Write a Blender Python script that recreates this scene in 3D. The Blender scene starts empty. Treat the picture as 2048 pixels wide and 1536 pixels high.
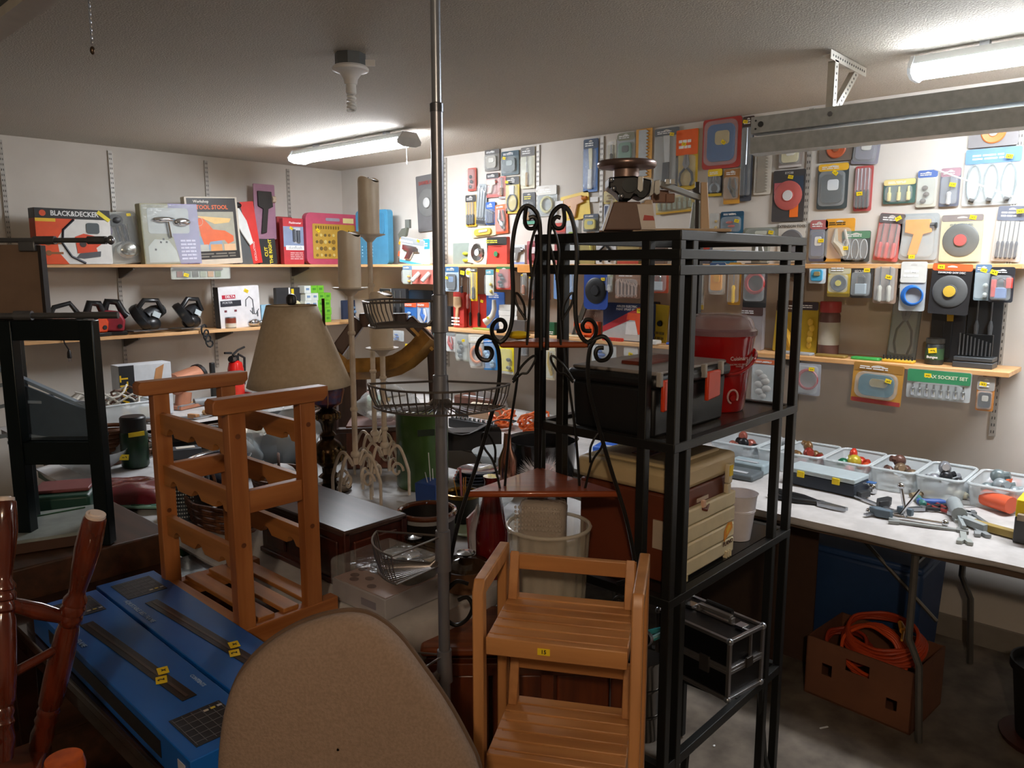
import bpy, math, random
from mathutils import Matrix, Vector, Euler
random.seed(7)
C = bpy.context.scene.collection
S = bpy.context.scene
PI = math.pi
# ---------- camera ----------
CF, CP, CA, CH = 1550.0, math.atan(238/1550.0), math.radians(42.4), 1.68
cam = bpy.data.objects.new('camera', bpy.data.cameras.new('camera')); C.objects.link(cam)
cam.data.lens = 36*CF/2048; cam.data.sensor_width = 36; cam.data.clip_start = .05
cam.location = (0, 0, CH); cam.rotation_euler = (PI/2-CP, 0, CA-PI/2)
S.camera = cam
# ---------- world, lights, exposure ----------
wd = bpy.data.worlds.new('world'); S.world = wd; wd.use_nodes = True
wd.node_tree.nodes['Background'].inputs[0].default_value = (.8, .75, .68, 1)
wd.node_tree.nodes['Background'].inputs[1].default_value = .0
S.view_settings.view_transform = 'Standard'; S.view_settings.look = 'None'
S.view_settings.gamma = 1; S.view_settings.use_curve_mapping = False
S.view_settings.exposure = 1.2
S.cycles.max_bounces = 7; S.cycles.diffuse_bounces = 4; S.cycles.glossy_bounces = 3
S.cycles.transmission_bounces = 4; S.cycles.transparent_max_bounces = 14
S.cycles.caustics_reflective = False; S.cycles.caustics_refractive = False
S.cycles.sample_clamp_indirect = 4
LAMP_A = 36.0      # fixture in the far middle of the ceiling
LAMP_B = 37.0      # fixture by the tool wall
LAMP_C = 16.0       # unseen warm bulb added behind the camera to light the foreground
ROOM = dict(x0=-2.2, x1=3.82, y0=-2.4, y1=5.35, z1=2.44)
XW, YW, ZC = 3.82, 5.35, 2.43
SH_U, SH_R, SH_L = 1.685, 1.26, 1.24     # shelf tops
TT = .75                                    # table top height
FX = (math.cos(CA), math.sin(CA)); RX = (math.sin(CA), -math.cos(CA))
def U(px, py, x=None, y=None, z=None, d=None):
    a, b = (px-1024)/CF, (768-py)/CF
    fw = math.cos(CP)+b*math.sin(CP); up = -math.sin(CP)+b*math.cos(CP)
    r = (FX[0]*fw+RX[0]*a, FX[1]*fw+RX[1]*a, up)
    t = (z-CH)/r[2] if z is not None else x/r[0] if x is not None else y/r[1] if y is not None else d/fw
    return Vector((r[0]*t, r[1]*t, CH+r[2]*t))
# ---------- helpers ----------
def lin(h):
    h = h.lstrip('#'); o = []
    for i in (0, 2, 4):
        v = int(h[i:i+2], 16)/255; o.append(v/12.92 if v <= .04045 else ((v+.055)/1.055)**2.4)
    return (*o, 1)
MT = {}
def mat(col='#888888', rough=.5, metal=0, kind='plain', col2=None, scale=20, stretch=(1, 1, 1), bump=0, emit=0, alpha=1, coat=0):
    key = (col, rough, metal, kind, col2, scale, stretch, bump, emit, alpha, coat)
    if key in MT: return MT[key]
    m = bpy.data.materials.new(kind+'_'+col.strip('#')); m.use_nodes = True; MT[key] = m
    n, l = m.node_tree.nodes, m.node_tree.links; b = n['Principled BSDF']
    b.inputs['Roughness'].default_value = rough; b.inputs['Metallic'].default_value = metal
    b.inputs['Base Color'].default_value = lin(col); b.inputs['Coat Weight'].default_value = coat
    if emit:
        b.inputs['Emission Color'].default_value = lin(col); b.inputs['Emission Strength'].default_value = emit
        return m
    if kind == 'clear':
        out = n['Material Output']; tr = n.new('ShaderNodeBsdfTransparent'); mx = n.new('ShaderNodeMixShader')
        tr.inputs[0].default_value = (.96, .97, .97, 1); mx.inputs[0].default_value = alpha
        l.new(tr.outputs[0], mx.inputs[1]); l.new(b.outputs[0], mx.inputs[2]); l.new(mx.outputs[0], out.inputs[0])
        b.inputs['Roughness'].default_value = rough
        tc = n.new('ShaderNodeTexCoord'); no = n.new('ShaderNodeTexNoise'); no.inputs['Scale'].default_value = scale
        bp = n.new('ShaderNodeBump'); bp.inputs['Strength'].default_value = .5; bp.inputs['Distance'].default_value = .01
        l.new(tc.outputs['Object'], no.inputs['Vector']); l.new(no.outputs[0], bp.inputs['Height']); l.new(bp.outputs[0], b.inputs['Normal'])
        return m
    tc = n.new('ShaderNodeTexCoord'); mp = n.new('ShaderNodeMapping'); mp.inputs['Scale'].default_value = stretch
    l.new(tc.outputs['Object'], mp.inputs['Vector'])
    no = n.new('ShaderNodeTexNoise'); no.inputs['Scale'].default_value = scale; no.inputs['Detail'].default_value = 4
    l.new(mp.outputs[0], no.inputs['Vector'])
    cr = n.new('ShaderNodeValToRGB'); c1 = lin(col)
    c2 = lin(col2) if col2 else tuple(v*.9 for v in c1[:3])+(1,)
    cr.color_ramp.elements[0].position = .35; cr.color_ramp.elements[1].position = .65
    cr.color_ramp.elements[0].color = c2; cr.color_ramp.elements[1].color = c1
    l.new(no.outputs[0], cr.inputs[0]); l.new(cr.outputs[0], b.inputs['Base Color'])
    if bump:
        bp = n.new('ShaderNodeBump'); bp.inputs['Strength'].default_value = bump; bp.inputs['Distance'].default_value = .004
        l.new(no.outputs[0], bp.inputs['Height']); l.new(bp.outputs[0], b.inputs['Normal'])
    return m
def wood(col, col2, ax='x', rough=.45, scale=9, coat=0):
    st = {'x': (.12, 1.6, 1.6), 'y': (1.6, .12, 1.6), 'z': (1.6, 1.6, .12)}[ax]
    return mat(col, rough, 0, 'wood', col2, scale*2.2, st, .12, coat=coat)
BLACK = mat('#17181a', .45); STEEL = mat('#a9adb3', .28, .9); CHROME = mat('#d8dadd', .12, 1); WHITE = mat('#e8e8e6', .5)
CLEAR = mat('#eef2f2', .12, 0, 'clear', alpha=.16, scale=30); CLEAR2 = mat('#e6ecee', .2, 0, 'clear', alpha=.42, scale=12)
YEL = mat('#f2d21e', .6); RUB = mat('#1d1d1f', .75); GREY = mat('#84878a', .55)
class MB:
    def __init__(s): s.v = []; s.f = []
    def add(s, vs, fs, m=None):
        o = len(s.v)
        s.v += [tuple(m @ Vector(p)) if m is not None else tuple(p) for p in vs]
        s.f += [tuple(i+o for i in f) for f in fs]; return s
    def box(s, c, d, r=None, taper=1):
        x, y, z = d[0]/2, d[1]/2, d[2]/2; t = taper
        vs = [(-x, -y, -z), (x, -y, -z), (x, y, -z), (-x, y, -z), (-x*t, -y*t, z), (x*t, -y*t, z), (x*t, y*t, z), (-x*t, y*t, z)]
        m = Matrix.Translation(c)
        if r: m = m @ Euler([math.radians(a) for a in r]).to_matrix().to_4x4()
        return s.add(vs, [(0, 3, 2, 1), (4, 5, 6, 7), (0, 1, 5, 4), (1, 2, 6, 5), (2, 3, 7, 6), (3, 0, 4, 7)], m)
    def bar(s, p, q, w, h, up=(0, 0, 1)):
        p, q = Vector(p), Vector(q); d = (q-p).normalized(); u = Vector(up)
        if abs(d.dot(u)) > .98: u = Vector((1, 0, 0))
        a = d.cross(u).normalized(); b = a.cross(d).normalized()
        vs = []
        for e in (p, q):
            for i, j in ((-1, -1), (1, -1), (1, 1), (-1, 1)): vs.append(e+a*(i*w/2)+b*(j*h/2))
        return s.add(vs, [(3, 2, 1, 0), (4, 5, 6, 7), (0, 1, 5, 4), (1, 2, 6, 5), (2, 3, 7, 6), (3, 0, 4, 7)])
    def tube(s, pts, r, seg=8, closed=False, radii=None):
        P = [Vector(p) for p in pts]; n = len(P); vs = []; fs = []
        prev = None
        for i, p in enumerate(P):
            if closed: d = P[(i+1) % n]-P[i-1]
            else: d = P[min(i+1, n-1)]-P[max(i-1, 0)]
            if d.length < 1e-9: d = Vector((0, 0, 1))
            d.normalize()
            if prev is None:
                a = d.orthogonal().normalized()
            else:
                a = prev-d*prev.dot(d)
                a = a.normalized() if a.length > 1e-6 else d.orthogonal().normalized()
            prev = a; b = d.cross(a); rr = radii[i] if radii else r
            for k in range(seg):
                t = 2*PI*k/seg; vs.append(p+a*(math.cos(t)*rr)+b*(math.sin(t)*rr))
        for i in range(n if closed else n-1):
            j = (i+1) % n
            for k in range(seg):
                k2 = (k+1) % seg; fs.append((i*seg+k, i*seg+k2, j*seg+k2, j*seg+k))
        if not closed:
            fs.append(tuple(reversed(range(seg)))); fs.append(tuple((n-1)*seg+k for k in range(seg)))
        return s.add(vs, fs)
    def lathe(s, prof, seg=20, at=(0, 0, 0), m=None, cap=True):
        vs = []; fs = []; n = len(prof)
        for r, z in prof:
            for k in range(seg):
                t = 2*PI*k/seg; vs.append((r*math.cos(t), r*math.sin(t), z))
        for i in range(n-1):
            for k in range(seg):
                k2 = (k+1) % seg; fs.append((i*seg+k, i*seg+k2, (i+1)*seg+k2, (i+1)*seg+k))
        if cap:
            if prof[0][0] > 1e-5: fs.append(tuple(reversed(range(seg))))
            if prof[-1][0] > 1e-5: fs.append(tuple((n-1)*seg+k for k in range(seg)))
        M = Matrix.Translation(at)
        return s.add(vs, fs, M @ m if m is not None else M)
    def cyl(s, p, q, r, seg=12, r2=None):
        return s.tube([p, q], r, seg, radii=[r, r2 if r2 is not None else r])
    def prism(s, poly, a, b, plane='xz', m=None):
        g = {'xz': lambda u, v, t: (u, t, v), 'xy': lambda u, v, t: (u, v, t), 'yz': lambda u, v, t: (t, u, v)}[plane]
        n = len(poly); vs = [g(u, v, a) for u, v in poly]+[g(u, v, b) for u, v in poly]
        fs = [tuple(range(n)), tuple(reversed(range(n, 2*n)))]+[(i, i+n, (i+1) % n+n, (i+1) % n) for i in range(n)]
        return s.add(vs, fs, m)
    def ball(s, c, r, seg=12, ring=8):
        if not isinstance(r, (tuple, list)): r = (r, r, r)
        pr = [(math.sin(PI*i/ring), -math.cos(PI*i/ring)) for i in range(ring+1)]
        pr[0] = (0.001, -1); pr[-1] = (.001, 1)
        return s.lathe(pr, seg, (0, 0, 0), Matrix.Translation(c) @ Matrix.Diagonal((*r, 1)))
    def tr(s, m):
        s.v = [tuple(m @ Vector(p)) for p in s.v]; return s
    def grid(s, fn, nu, nv):
        vs = [fn(i/nu, j/nv) for i in range(nu+1) for j in range(nv+1)]
        fs = [(i*(nv+1)+j, (i+1)*(nv+1)+j, (i+1)*(nv+1)+j+1, i*(nv+1)+j+1) for i in range(nu) for j in range(nv)]
        return s.add(vs, fs)
    def build(s, name, m, parent=None, bevel=0, world=False, smooth=True, solid=0, seg=2):
        me = bpy.data.meshes.new(name)
        vs = s.v
        if world and parent is not None:
            iv = parent_m(parent).inverted(); vs = [tuple(iv @ Vector(p)) for p in vs]
        me.from_pydata(vs, [], s.f); me.validate()
        import bmesh
        bm = bmesh.new(); bm.from_mesh(me)
        bmesh.ops.recalc_face_normals(bm, faces=bm.faces); bm.to_mesh(me); bm.free()
        if smooth:
            me.polygons.foreach_set('use_smooth', [True]*len(me.polygons)); me.set_sharp_from_angle(angle=math.radians(38))
        me.materials.append(m)
        o = bpy.data.objects.new(name, me); C.objects.link(o)
        if parent is not None: o.parent = parent
        if solid:
            md = o.modifiers.new('solid', 'SOLIDIFY'); md.thickness = solid; md.offset = 0
        if bevel:
            md = o.modifiers.new('bevel', 'BEVEL'); md.width = bevel; md.segments = seg; md.limit_method = 'ANGLE'
            md.angle_limit = math.radians(50)
        return o
def parent_m(o):
    m = Matrix.Translation(o.location) @ o.rotation_euler.to_matrix().to_4x4()
    return (parent_m(o.parent) @ m) if o.parent else m
def tag(o, label, cat, group=None):
    o['label'] = label; o['category'] = cat
    if group: o['group'] = group
    return o
def thing(name, label, cat, loc=(0, 0, 0), rz=0, group=None, rx=0, ry=0):
    o = bpy.data.objects.new(name, None); C.objects.link(o); o.empty_display_size = .05
    o.location = loc; o.rotation_euler = (math.radians(rx), math.radians(ry), math.radians(rz))
    return tag(o, label, cat, group)
def struct(o):
    o['kind'] = 'structure'; return o
FONTC = {}
def text(parent, s, size, loc, m, rot=(90, 0, 0), name='lettering', bold=False, align='CENTER', sx=1, world=False, shear=0):
    cu = bpy.data.curves.new('t', 'FONT'); cu.body = s; cu.size = size; cu.extrude = .0003; cu.align_x = align; cu.align_y = 'CENTER'
    cu.resolution_u = 2; cu.shear = shear
    if bold: cu.offset = size*.025
    t = bpy.data.objects.new('t', cu); me = bpy.data.meshes.new_from_object(t); me.name = name
    bpy.data.objects.remove(t); bpy.data.curves.remove(cu)
    mm = Matrix.Translation(loc) @ Euler([math.radians(a) for a in rot]).to_matrix().to_4x4() @ Matrix.Diagonal((sx, 1, 1, 1))
    if world: mm = parent_m(parent).inverted() @ mm
    me.transform(mm); me.materials.clear(); me.materials.append(m)
    o = bpy.data.objects.new(name, me); C.objects.link(o); o.parent = parent
    return o
def rrect(w, h, r, cx=0, cz=0, n=4):
    r = min(r, w/2*.98, h/2*.98); o = []
    for sx, sz, a0 in ((1, 1, 0), (-1, 1, 90), (-1, -1, 180), (1, -1, 270)):
        for i in range(n+1):
            a = math.radians(a0+90*i/n); o.append((cx+sx*(w/2-r)+r*math.cos(a), cz+sz*(h/2-r)+r*math.sin(a)))
    return o
def dup(root, loc, rz=None, label=None, rot=None):
    r = root.copy(); C.objects.link(r); r.location = loc
    if rz is not None: r.rotation_euler = (root.rotation_euler[0], root.rotation_euler[1], math.radians(rz))
    if rot is not None: r.rotation_euler = [math.radians(a) for a in rot]
    if label: r['label'] = label
    for ch in list(root.children):
        c = ch.copy(); C.objects.link(c); c.parent = r
        for g in list(ch.children):
            d = g.copy(); C.objects.link(d); d.parent = c
    return r

# ================= ROOM =================
WALLM = mat('#d9d3ca', .75, 0, 'plaster', '#d0c9bf', 3, (1, 1, 1), .05)
CEILM = mat('#cbc4b8', .9, 0, 'plaster', '#bdb6aa', 160, (1, 1, 1), 1.0)
FLM = mat('#74695c', .7, 0, 'concrete', '#544a40', 9, (1, 1, 1), .25)
r0 = ROOM
def slab(name, c, d, m): return struct(MB().box(c, d).build(name, m, smooth=False))
cx, cy = (r0['x0']+XW)/2, (r0['y0']+YW)/2; lx, ly = XW-r0['x0'], YW-r0['y0']
slab('floor', (cx, cy, -.05), (lx+.2, ly+.2, .1), FLM)
slab('ceiling', (cx, cy, ZC+.05), (lx+.2, ly+.2, .1), CEILM)
slab('wall_right', (XW+.05, cy, ZC/2), (.1, ly+.2, ZC), WALLM)
slab('wall_back', (cx-.05, YW+.05, ZC/2), (lx+.1, .1, ZC), WALLM)
slab('wall_left', (r0['x0']-.05, cy, ZC/2), (.1, ly, ZC), mat('#8f8a80', .8))
slab('wall_front', (cx, r0['y0']-.05, ZC/2), (lx+.1, .1, ZC), mat('#8f8a80', .8))
slab('trim_1', (XW-.01, 1.6, .05), (.02, 6, .1), mat('#8d867c', .6))

# ---- wrap style ceiling lamps ----
def wraplamp(label, x, y0, y1, z, power, w=.14):
    T = thing('ceiling_lamp', label, 'lamp', (x, (y0+y1)/2, z))
    L = y1-y0
    hou = MB().prism([(-w/2+.002, .030), (-w/2+.03, .062), (w/2-.03, .062), (w/2-.002, .030)], -L/2-.01, L/2+.01, 'xz')
    hou.build('housing', mat('#dfe3e4', .5), T)
    n = 8; poly = [(-w/2, .029)]+[(w/2*math.cos(PI+PI*i/n), .008+.022*math.sin(PI+PI*i/n)) for i in range(n+1)]+[(w/2, .029)]
    MB().prism(poly, -L/2, L/2, 'xz').build('diffuser', mat('#f3f8ff', .5, emit=power), T)
    for s in (-1, 1):
        MB().prism([(-w/2-.014, .014), (-w/2-.01, -.004), (-w*.3, -.018), (w*.3, -.018), (w/2+.01, -.004), (w/2+.014, .014), (w/2-.02, .062), (-w/2+.02, .062)], s*L/2-.006, s*L/2+.006, 'xz').build('end_cap', mat('#d5dadd', .5), T)
    for s in (-1, 1):
        MB().box((0, s*L*.32, (.062+ZC-z)/2), (.03, .03, ZC-z-.062)).build('mount', STEEL, T)
    return T
LA = wraplamp('white wrap-around lamp glowing in the far middle of the ceiling', 2.90, 3.42, 4.52, 2.345, LAMP_A)
MB().tube([(.03, -.49, -.01), (.032, -.49, -.09)], .0012, 6).ball((.032, -.49, -.095), (.004, .004, .012)).build('pull_chain', WHITE, LA)
LB = wraplamp('white wrap-around lamp glowing above the steel door track', 3.13, -.30, .90, 2.35, LAMP_B, .12)
# unseen bulb and holder, put in as a source for light from behind the camera
T = thing('ceiling_bulb', 'added warm bulb in a white holder, unseen on the ceiling behind the viewer', 'lamp', (-.7, -.5, ZC))
MB().lathe([(.075, 0), (.07, -.02), (.04, -.05), (.03, -.08)], 16).build('holder', WHITE, T)
MB().ball((0, 0, -.14), (.05, .05, .065)).build('bulb', mat('#ffe4c6', .5, emit=LAMP_C*15), T)
# unlit bulb holder in view
p = U(700, 108, z=ZC)
T = thing('ceiling_bulb', 'unlit spiral bulb in a white lampholder on a grey ceiling box', 'lamp', p)
MB().lathe([(.055, 0), (.055, -.042)], 8).build('junction_box', mat('#6f7476', .5, .6), T)
MB().box((.045, -.045, -.03), (.05, .004, .022), (0, 0, -45)).build('box_label', WHITE, T)
MB().lathe([(.058, -.042), (.066, -.05), (.064, -.058), (.04, -.066), (.026, -.085), (.022, -.105)], 24).build('lampholder', WHITE, T)
b = MB().lathe([(.018, -.105), (.019, -.135), (.014, -.14)], 16)
pts = []
for i in range(70):
    t = i/69; a = t*PI*2*4.5; pts.append((.013*math.cos(a), .013*math.sin(a), -.142-.055*t))
b.tube(pts, .0055, 6).build('spiral_bulb', mat('#eef0ee', .3), T)

# ---- slotted standards on the walls ----
def standard(name_lab, wall, pos, z0, z1):
    T = thing('shelf_standard', name_lab, 'shelf track', (XW, pos, 0) if wall == 'R' else (pos, YW, 0), -90 if wall == 'R' else 0)
    MB().box((0, -.005, (z0+z1)/2), (.024, .01, z1-z0)).build('track', mat('#bdb8b0', .45, .3), T)
    m = MB(); z = z0+.02
    while z < z1-.02:
        m.box((-.005, -.0105, z), (.003, .002, .012)).box((.005, -.0105, z), (.003, .002, .012)); z += .03
    o = m.build('slots', mat('#4a4743', .6), T); o['kind'] = 'stuff'
    return T
for i, (px, lab) in enumerate(((10, 'leftmost slotted track on the back wall'), (226, 'slotted track on the back wall above the orange drill box'), (415, 'slotted track on the back wall above the tool stool box'), (577, 'slotted track on the back wall right of the red kit boxes'))):
    standard(lab, 'L', U(px, 400, y=YW).x, .95, 2.40)
for px, lab in ((893, 'slotted track on the tool wall just right of the grey pole'), (1077, 'slotted track behind the scroll-topped plant stand'), (1203, 'slotted track on the tool wall behind the black machine'), (1612, 'slotted track below the steel door track'), (2025, 'slotted track at the right end of the tool shelves')):
    standard(lab, 'R', U(px, 450, x=XW).y, .95, 2.42)
PINE = wood('#e6b884', '#cf9a62', 'x'); PINEY = wood('#e6b884', '#cf9a62', 'y')
def shelf(label, p, q, ztop, wall):
    if wall == 'L':
        T = thing('wall_shelf', label, 'shelf', ((p+q)/2, YW-.14, ztop-.02)); MB().box((0, 0, .01), (q-p, .25, .02)).build('board', PINE, T, .002)
    else:
        T = thing('wall_shelf', label, 'shelf', (XW-.14, (p+q)/2, ztop-.02)); MB().box((0, 0, .01), (.25, abs(q-p), .02)).build('board', PINEY, T, .002)
    return T
x2 = XW-.02
sul = shelf('upper pine board shelf along the back wall', U(92, 535, y=YW-.25).x, x2-.0, SH_U, 'L')
sll = shelf('lower pine board shelf along the back wall', U(20, 690, y=YW-.25).x, U(745, 640, y=YW-.25).x-.1, SH_L, 'L')
sur = shelf('upper pine board shelf along the tool wall', YW-.29, U(2046, 525, x=3.57).y, SH_U, 'R')
slr = shelf('lower pine board shelf along the tool wall', YW-.29, U(2020, 745, x=3.57).y, SH_R, 'R')
def bracket(T, wall, pos, z):
    m = MB()
    if wall == 'L': m.prism([(YW-.25, z), (YW-.01, z), (YW-.01, z-.07), (YW-.03, z-.07), (YW-.25, z-.012)], pos-.006, pos+.006, 'yz')
    else: m.prism([(XW-.25, z), (XW-.01, z), (XW-.01, z-.07), (XW-.03, z-.07), (XW-.25, z-.012)], pos-.006, pos+.006, 'xz')
    m.build('bracket', mat('#5c5752', .5, .4), T, world=True)
for px in (226, 415, 577):
    x = U(px, 400, y=YW).x; bracket(sul, 'L', x, SH_U-.0205); bracket(sll, 'L', x, SH_L-.0205)
for px in (893, 1077, 1203, 1612, 2025):
    y = U(px, 450, x=XW).y+.001; bracket(sur, 'R', y, SH_U-.0205); bracket(slr, 'R', y, SH_R-.0205)
# s-shaped end bracket at the left end of the shelves
x = U(85, 500, y=YW-.25).x-.035
T = thing('shelf_end_strap', 'bent silver strap at the left end of the upper back shelf', 'bracket', (x, YW-.24, SH_L))
MB().tube([(-.02, 0, .02), (-.01, 0, .1), (-.045, 0, .17), (-.035, 0, .25), (0, 0, .32), (-.02, 0, .40), (-.03, 0, .46)], .008, 6).build('strap', mat('#b9bcbc', .35, .6), T)

# ---- garage door track, hanger ----
GALV = mat('#c2c8ca', .45, .15, 'galv', '#b0b8ba', 40)
p0 = U(1508, 272, x=2.92)
T = thing('door_track', 'galvanised double garage door track running to the upper right', 'door track', (2.92, p0.y, p0.z-.04))
L = 3.2
for zz, nm in ((.075, 'upper_rail'), (.0, 'lower_rail')):
    MB().prism([(-.03, zz-.03), (-.03, zz+.03), (.0, zz+.034), (.03, zz+.03), (.03, zz+.026), (0, zz+.03), (-.026, zz+.026), (-.026, zz-.026), (.03, zz-.03), (.03, zz-.034)], -L, 0, 'xz').build(nm, GALV, T)
m = MB()
m.cyl((-.031, -.04, .075), (-.034, -.04, .075), .011, 10).cyl((-.031, -.02, .09), (-.033, -.02, .09), .004, 8).cyl((-.031, -.02, .06), (-.033, -.02, .06), .004, 8).build('bolt_hole', mat('#3b3f41', .6), T)
MB().cyl((-.031, -.3, .08), (-.038, -.3, .08), .009, 6).build('bolt', STEEL, T)
def perfbar(T, p, q, side, name):
    p, q = Vector(p), Vector(q)
    MB().bar(p, q, .032, .003, side).bar(p+Vector((.0, .015, 0)), q+Vector((.0, .015, 0)), .003, .03, side).build(name, mat('#d8d6cd', .5, .3), T, world=True)
    m = MB(); n = int((q-p).length/.022)
    sd = Vector(side).normalized()
    for i in range(1, n):
        c = p+(q-p)*i/n; m.cyl(c-sd*.0022, c+sd*.0022, .0045, 6)
    o = m.build('holes', mat('#4b4a47', .7), T, world=True); o['kind'] = 'stuff'
hy = p0.y-.30
T = thing('track_hanger', 'white perforated angle bracket hanging the door track from the ceiling', 'bracket', (2.92, hy, ZC))
perfbar(T, (2.86, hy, ZC-.02), (3.22, hy, ZC-.02), (0, -1, 0), 'ceiling_angle')
perfbar(T, (2.92, hy, ZC-.03), (2.92, hy, p0.z+.07), (0, -1, 0), 'upright')
perfbar(T, (3.14, hy+.004, ZC-.03), (2.96, hy+.004, p0.z+.07), (0, -1, 0), 'diagonal_brace')
# white pull cord at right
a, b_ = U(1868, 338, x=3.7), U(2050, 402, x=3.4)
tag(MB().tube([a, b_], .0035, 6).build('pull_cord', mat('#f2f2f0', .6)), 'taut white cord crossing in front of the hose clamps', 'cord')
# chain top left
p = U(178, -30, d=1.6); q = U(184, 88, d=1.6)
T = thing('hanging_chain', 'thin metal chain hanging from the ceiling at upper left', 'chain', (p.x, p.y, ZC))
m = MB(); n = 44; top = Vector((p.x, p.y, ZC))
bot = Vector((q.x, q.y, q.z))
for i in range(n):
    c = top+(bot-top)*(i+.5)/n; s = (ZC-bot.z)/n
    ang = (i % 2)*PI/2+.5
    m.tube([(c.x+math.cos(t)*s*.28*math.cos(ang), c.y+math.cos(t)*s*.28*math.sin(ang), c.z+math.sin(t)*s*.6) for t in [2*PI*k/8 for k in range(8)]], .0009, 4, True)
m.build('links', STEEL, T, world=True)['kind'] = 'stuff'
MB().ball(bot-Vector((0, 0, .012)), (.005, .005, .008)).build('end_ball', mat('#5a4a3c', .3, .8), T, world=True)
# opener rail top left
a, b_ = U(-60, 95, z=2.2), U(150, -60, z=2.2)
T = thing('opener_rail', 'pale metal rail crossing the upper left corner under the ceiling', 'door track', (a.x, a.y, 2.2))
MB().bar(a, b_, .05, .02).build('rail', mat('#c9c4b8', .4, .3), T, world=True)
a2, b2 = U(-60, 40, z=2.24), U(60, -40, z=2.24)
MB().bar(a2, b2, .03, .03).build('side_rail', mat('#8c9896', .4, .4), T, world=True)
# ================= PACKAGED TOOLS ON THE WALL =================
def place(b, wall, off, stand=None):
    x0, y0, x1, y1 = b; cx_, cy_ = (x0+x1)/2, (y0+y1)/2
    kw = dict(x=XW-off) if wall == 'R' else dict(y=YW-off)
    a, c = U(x0, cy_, **kw), U(x1, cy_, **kw); w = (a-c).length
    w = abs(a.y-c.y) if wall == 'R' else abs(a.x-c.x)
    t, bo = U(cx_, y0, **kw), U(cx_, y1, **kw); m = U(cx_, cy_, **kw)
    z0 = bo.z if stand is None else stand
    return Vector((m.x, m.y, z0)), w, max(.02, t.z-z0), (-90 if wall == 'R' else 0)
def sticker(T, u, v, y, s=.018, rot=10):
    o = MB().box((u, y, v), (s*1.3, .0012, s*.85), (0, rot, 0)).build('price_sticker', YEL, T, smooth=False)
    MB().box((u-s*.15, y-.001, v), (s*.35, .0006, s*.1), (0, rot, 0)).box((u+s*.25, y-.001, v), (s*.3, .0006, s*.1), (0, rot+60, 0)).build('price_marks', BLACK, o, smooth=False)
def lines(T, x0, x1, z0, z1, n, y, m, hh=None):
    k = MB(); dz = (z1-z0)/n; rnd = random.Random(int(x0*1e5)+n)
    for i in range(n):
        x = x0; z = z0+dz*(i+.5)
        while x < x1-.003:
            L = min(x1-x, rnd.uniform(.2, .5)*(x1-x0)); k.box((x+L/2, y, z), (L*.86, .0006, (hh or dz*.5))); x += L
    return k.build('print_lines', m, T, smooth=False)
def K(m): return mat(m, .45) if isinstance(m, str) else m
# each motif fills the card's face: x in [-w/2,w/2], z in [z0,z1]
def mo_pliers(T, w, z0, z1, c, d):
    h = z1-z0; zc = z0+h*.62; r = min(w*.07, .007)
    MB().prism([(-.06*w, zc-.05*h), (-.16*w, zc+.08*h), (-.08*w, z1), (-.01*w, z1), (-.01*w, zc)], -.008, -.003).prism([(.06*w, zc-.05*h), (.16*w, zc+.08*h), (.08*w, z1), (.01*w, z1), (.01*w, zc)], -.008, -.003).cyl((0, -.010, zc), (0, -.003, zc), w*.09, 10).build('jaws', STEEL, T)
    for s in (-1, 1):
        MB().tube([(s*.05*w, -.007, zc-.04*h), (s*.26*w, -.008, zc-.2*h), (s*.3*w, -.008, zc-.42*h), (s*.2*w, -.008, z0+.02*h)], r).build('handle', K(c), T)
def mo_loop(T, w, z0, z1, c, d):
    h = z1-z0; zc = z0+h*.62
    MB().box((0, -.006, z0+h*.8), (w*.3, .008, h*.3)).build('jaws', STEEL, T)
    pts = [(math.sin(t)*w*.36, -.007, z0+h*.33-math.cos(t)*h*.31*(1 if abs(t) < 1.57 else 1)) for t in [PI*2*k/20-PI for k in range(20)]]
    MB().tube(pts, w*.045, 6, True).build('handle', K(c), T)
def mo_driver(T, w, z0, z1, c, n):
    h = z1-z0; n = n or 1
    for i in range(n):
        x = (i+.5)/n*w*.8-w*.4; r = min(w*.3/n, .010)
        MB().cyl((x, -.009, z0+h*.45), (x, -.009, z1-.02*h), r*.3, 6).build('shaft', STEEL, T)
        MB().lathe([(r*.6, z0), (r, z0+h*.06), (r*.8, z0+h*.3), (r, z0+h*.4), (r*.5, z0+h*.46)], 8, (x, -.011, 0)).build('handle', K(c), T)
def mo_wrench(T, w, z0, z1, c, n):
    h = z1-z0; n = n or 4
    for i in range(n):
        x = (i+.5)/n*w*.86-w*.43; hh = h*(1-.06*i); r = w*.30/n
        MB().box((x, -.005, z0+hh/2), (r*.9, .004, hh*.8)).lathe([(r*.6, -.003), (r*1.15, -.003), (r*1.15, .003), (r*.6, .003)], 8, (x, -.006, z0+r), Euler((PI/2, 0, 0)).to_matrix().to_4x4(), False).prism([(x-r*1.1, z0+hh-r*2), (x-r*1.3, z0+hh), (x-r*.4, z0+hh), (x-r*.4, z0+hh-r), (x+r*.4, z0+hh-r), (x+r*.4, z0+hh), (x+r*1.3, z0+hh), (x+r*1.1, z0+hh-r*2)], -.008, -.003).build('wrench', K(c), T)
def mo_disc(T, w, z0, z1, c, d):
    h = z1-z0; r = min(w, h)*.44; m = Euler((PI/2, 0, 0)).to_matrix().to_4x4(); zc = (z0+z1)/2
    MB().lathe([(r*.98, .002), (r, .005), (r*.9, .009), (r*.42, .006), (r*.4, .010)], 28, (0, 0, zc), m).build('disc', K(c), T)
    MB().lathe([(r*.36, .0105), (r*.34, .012), (r*.1, .012)], 16, (0, 0, zc), m).build('hub', K(d or '#b8403a'), T)
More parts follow.
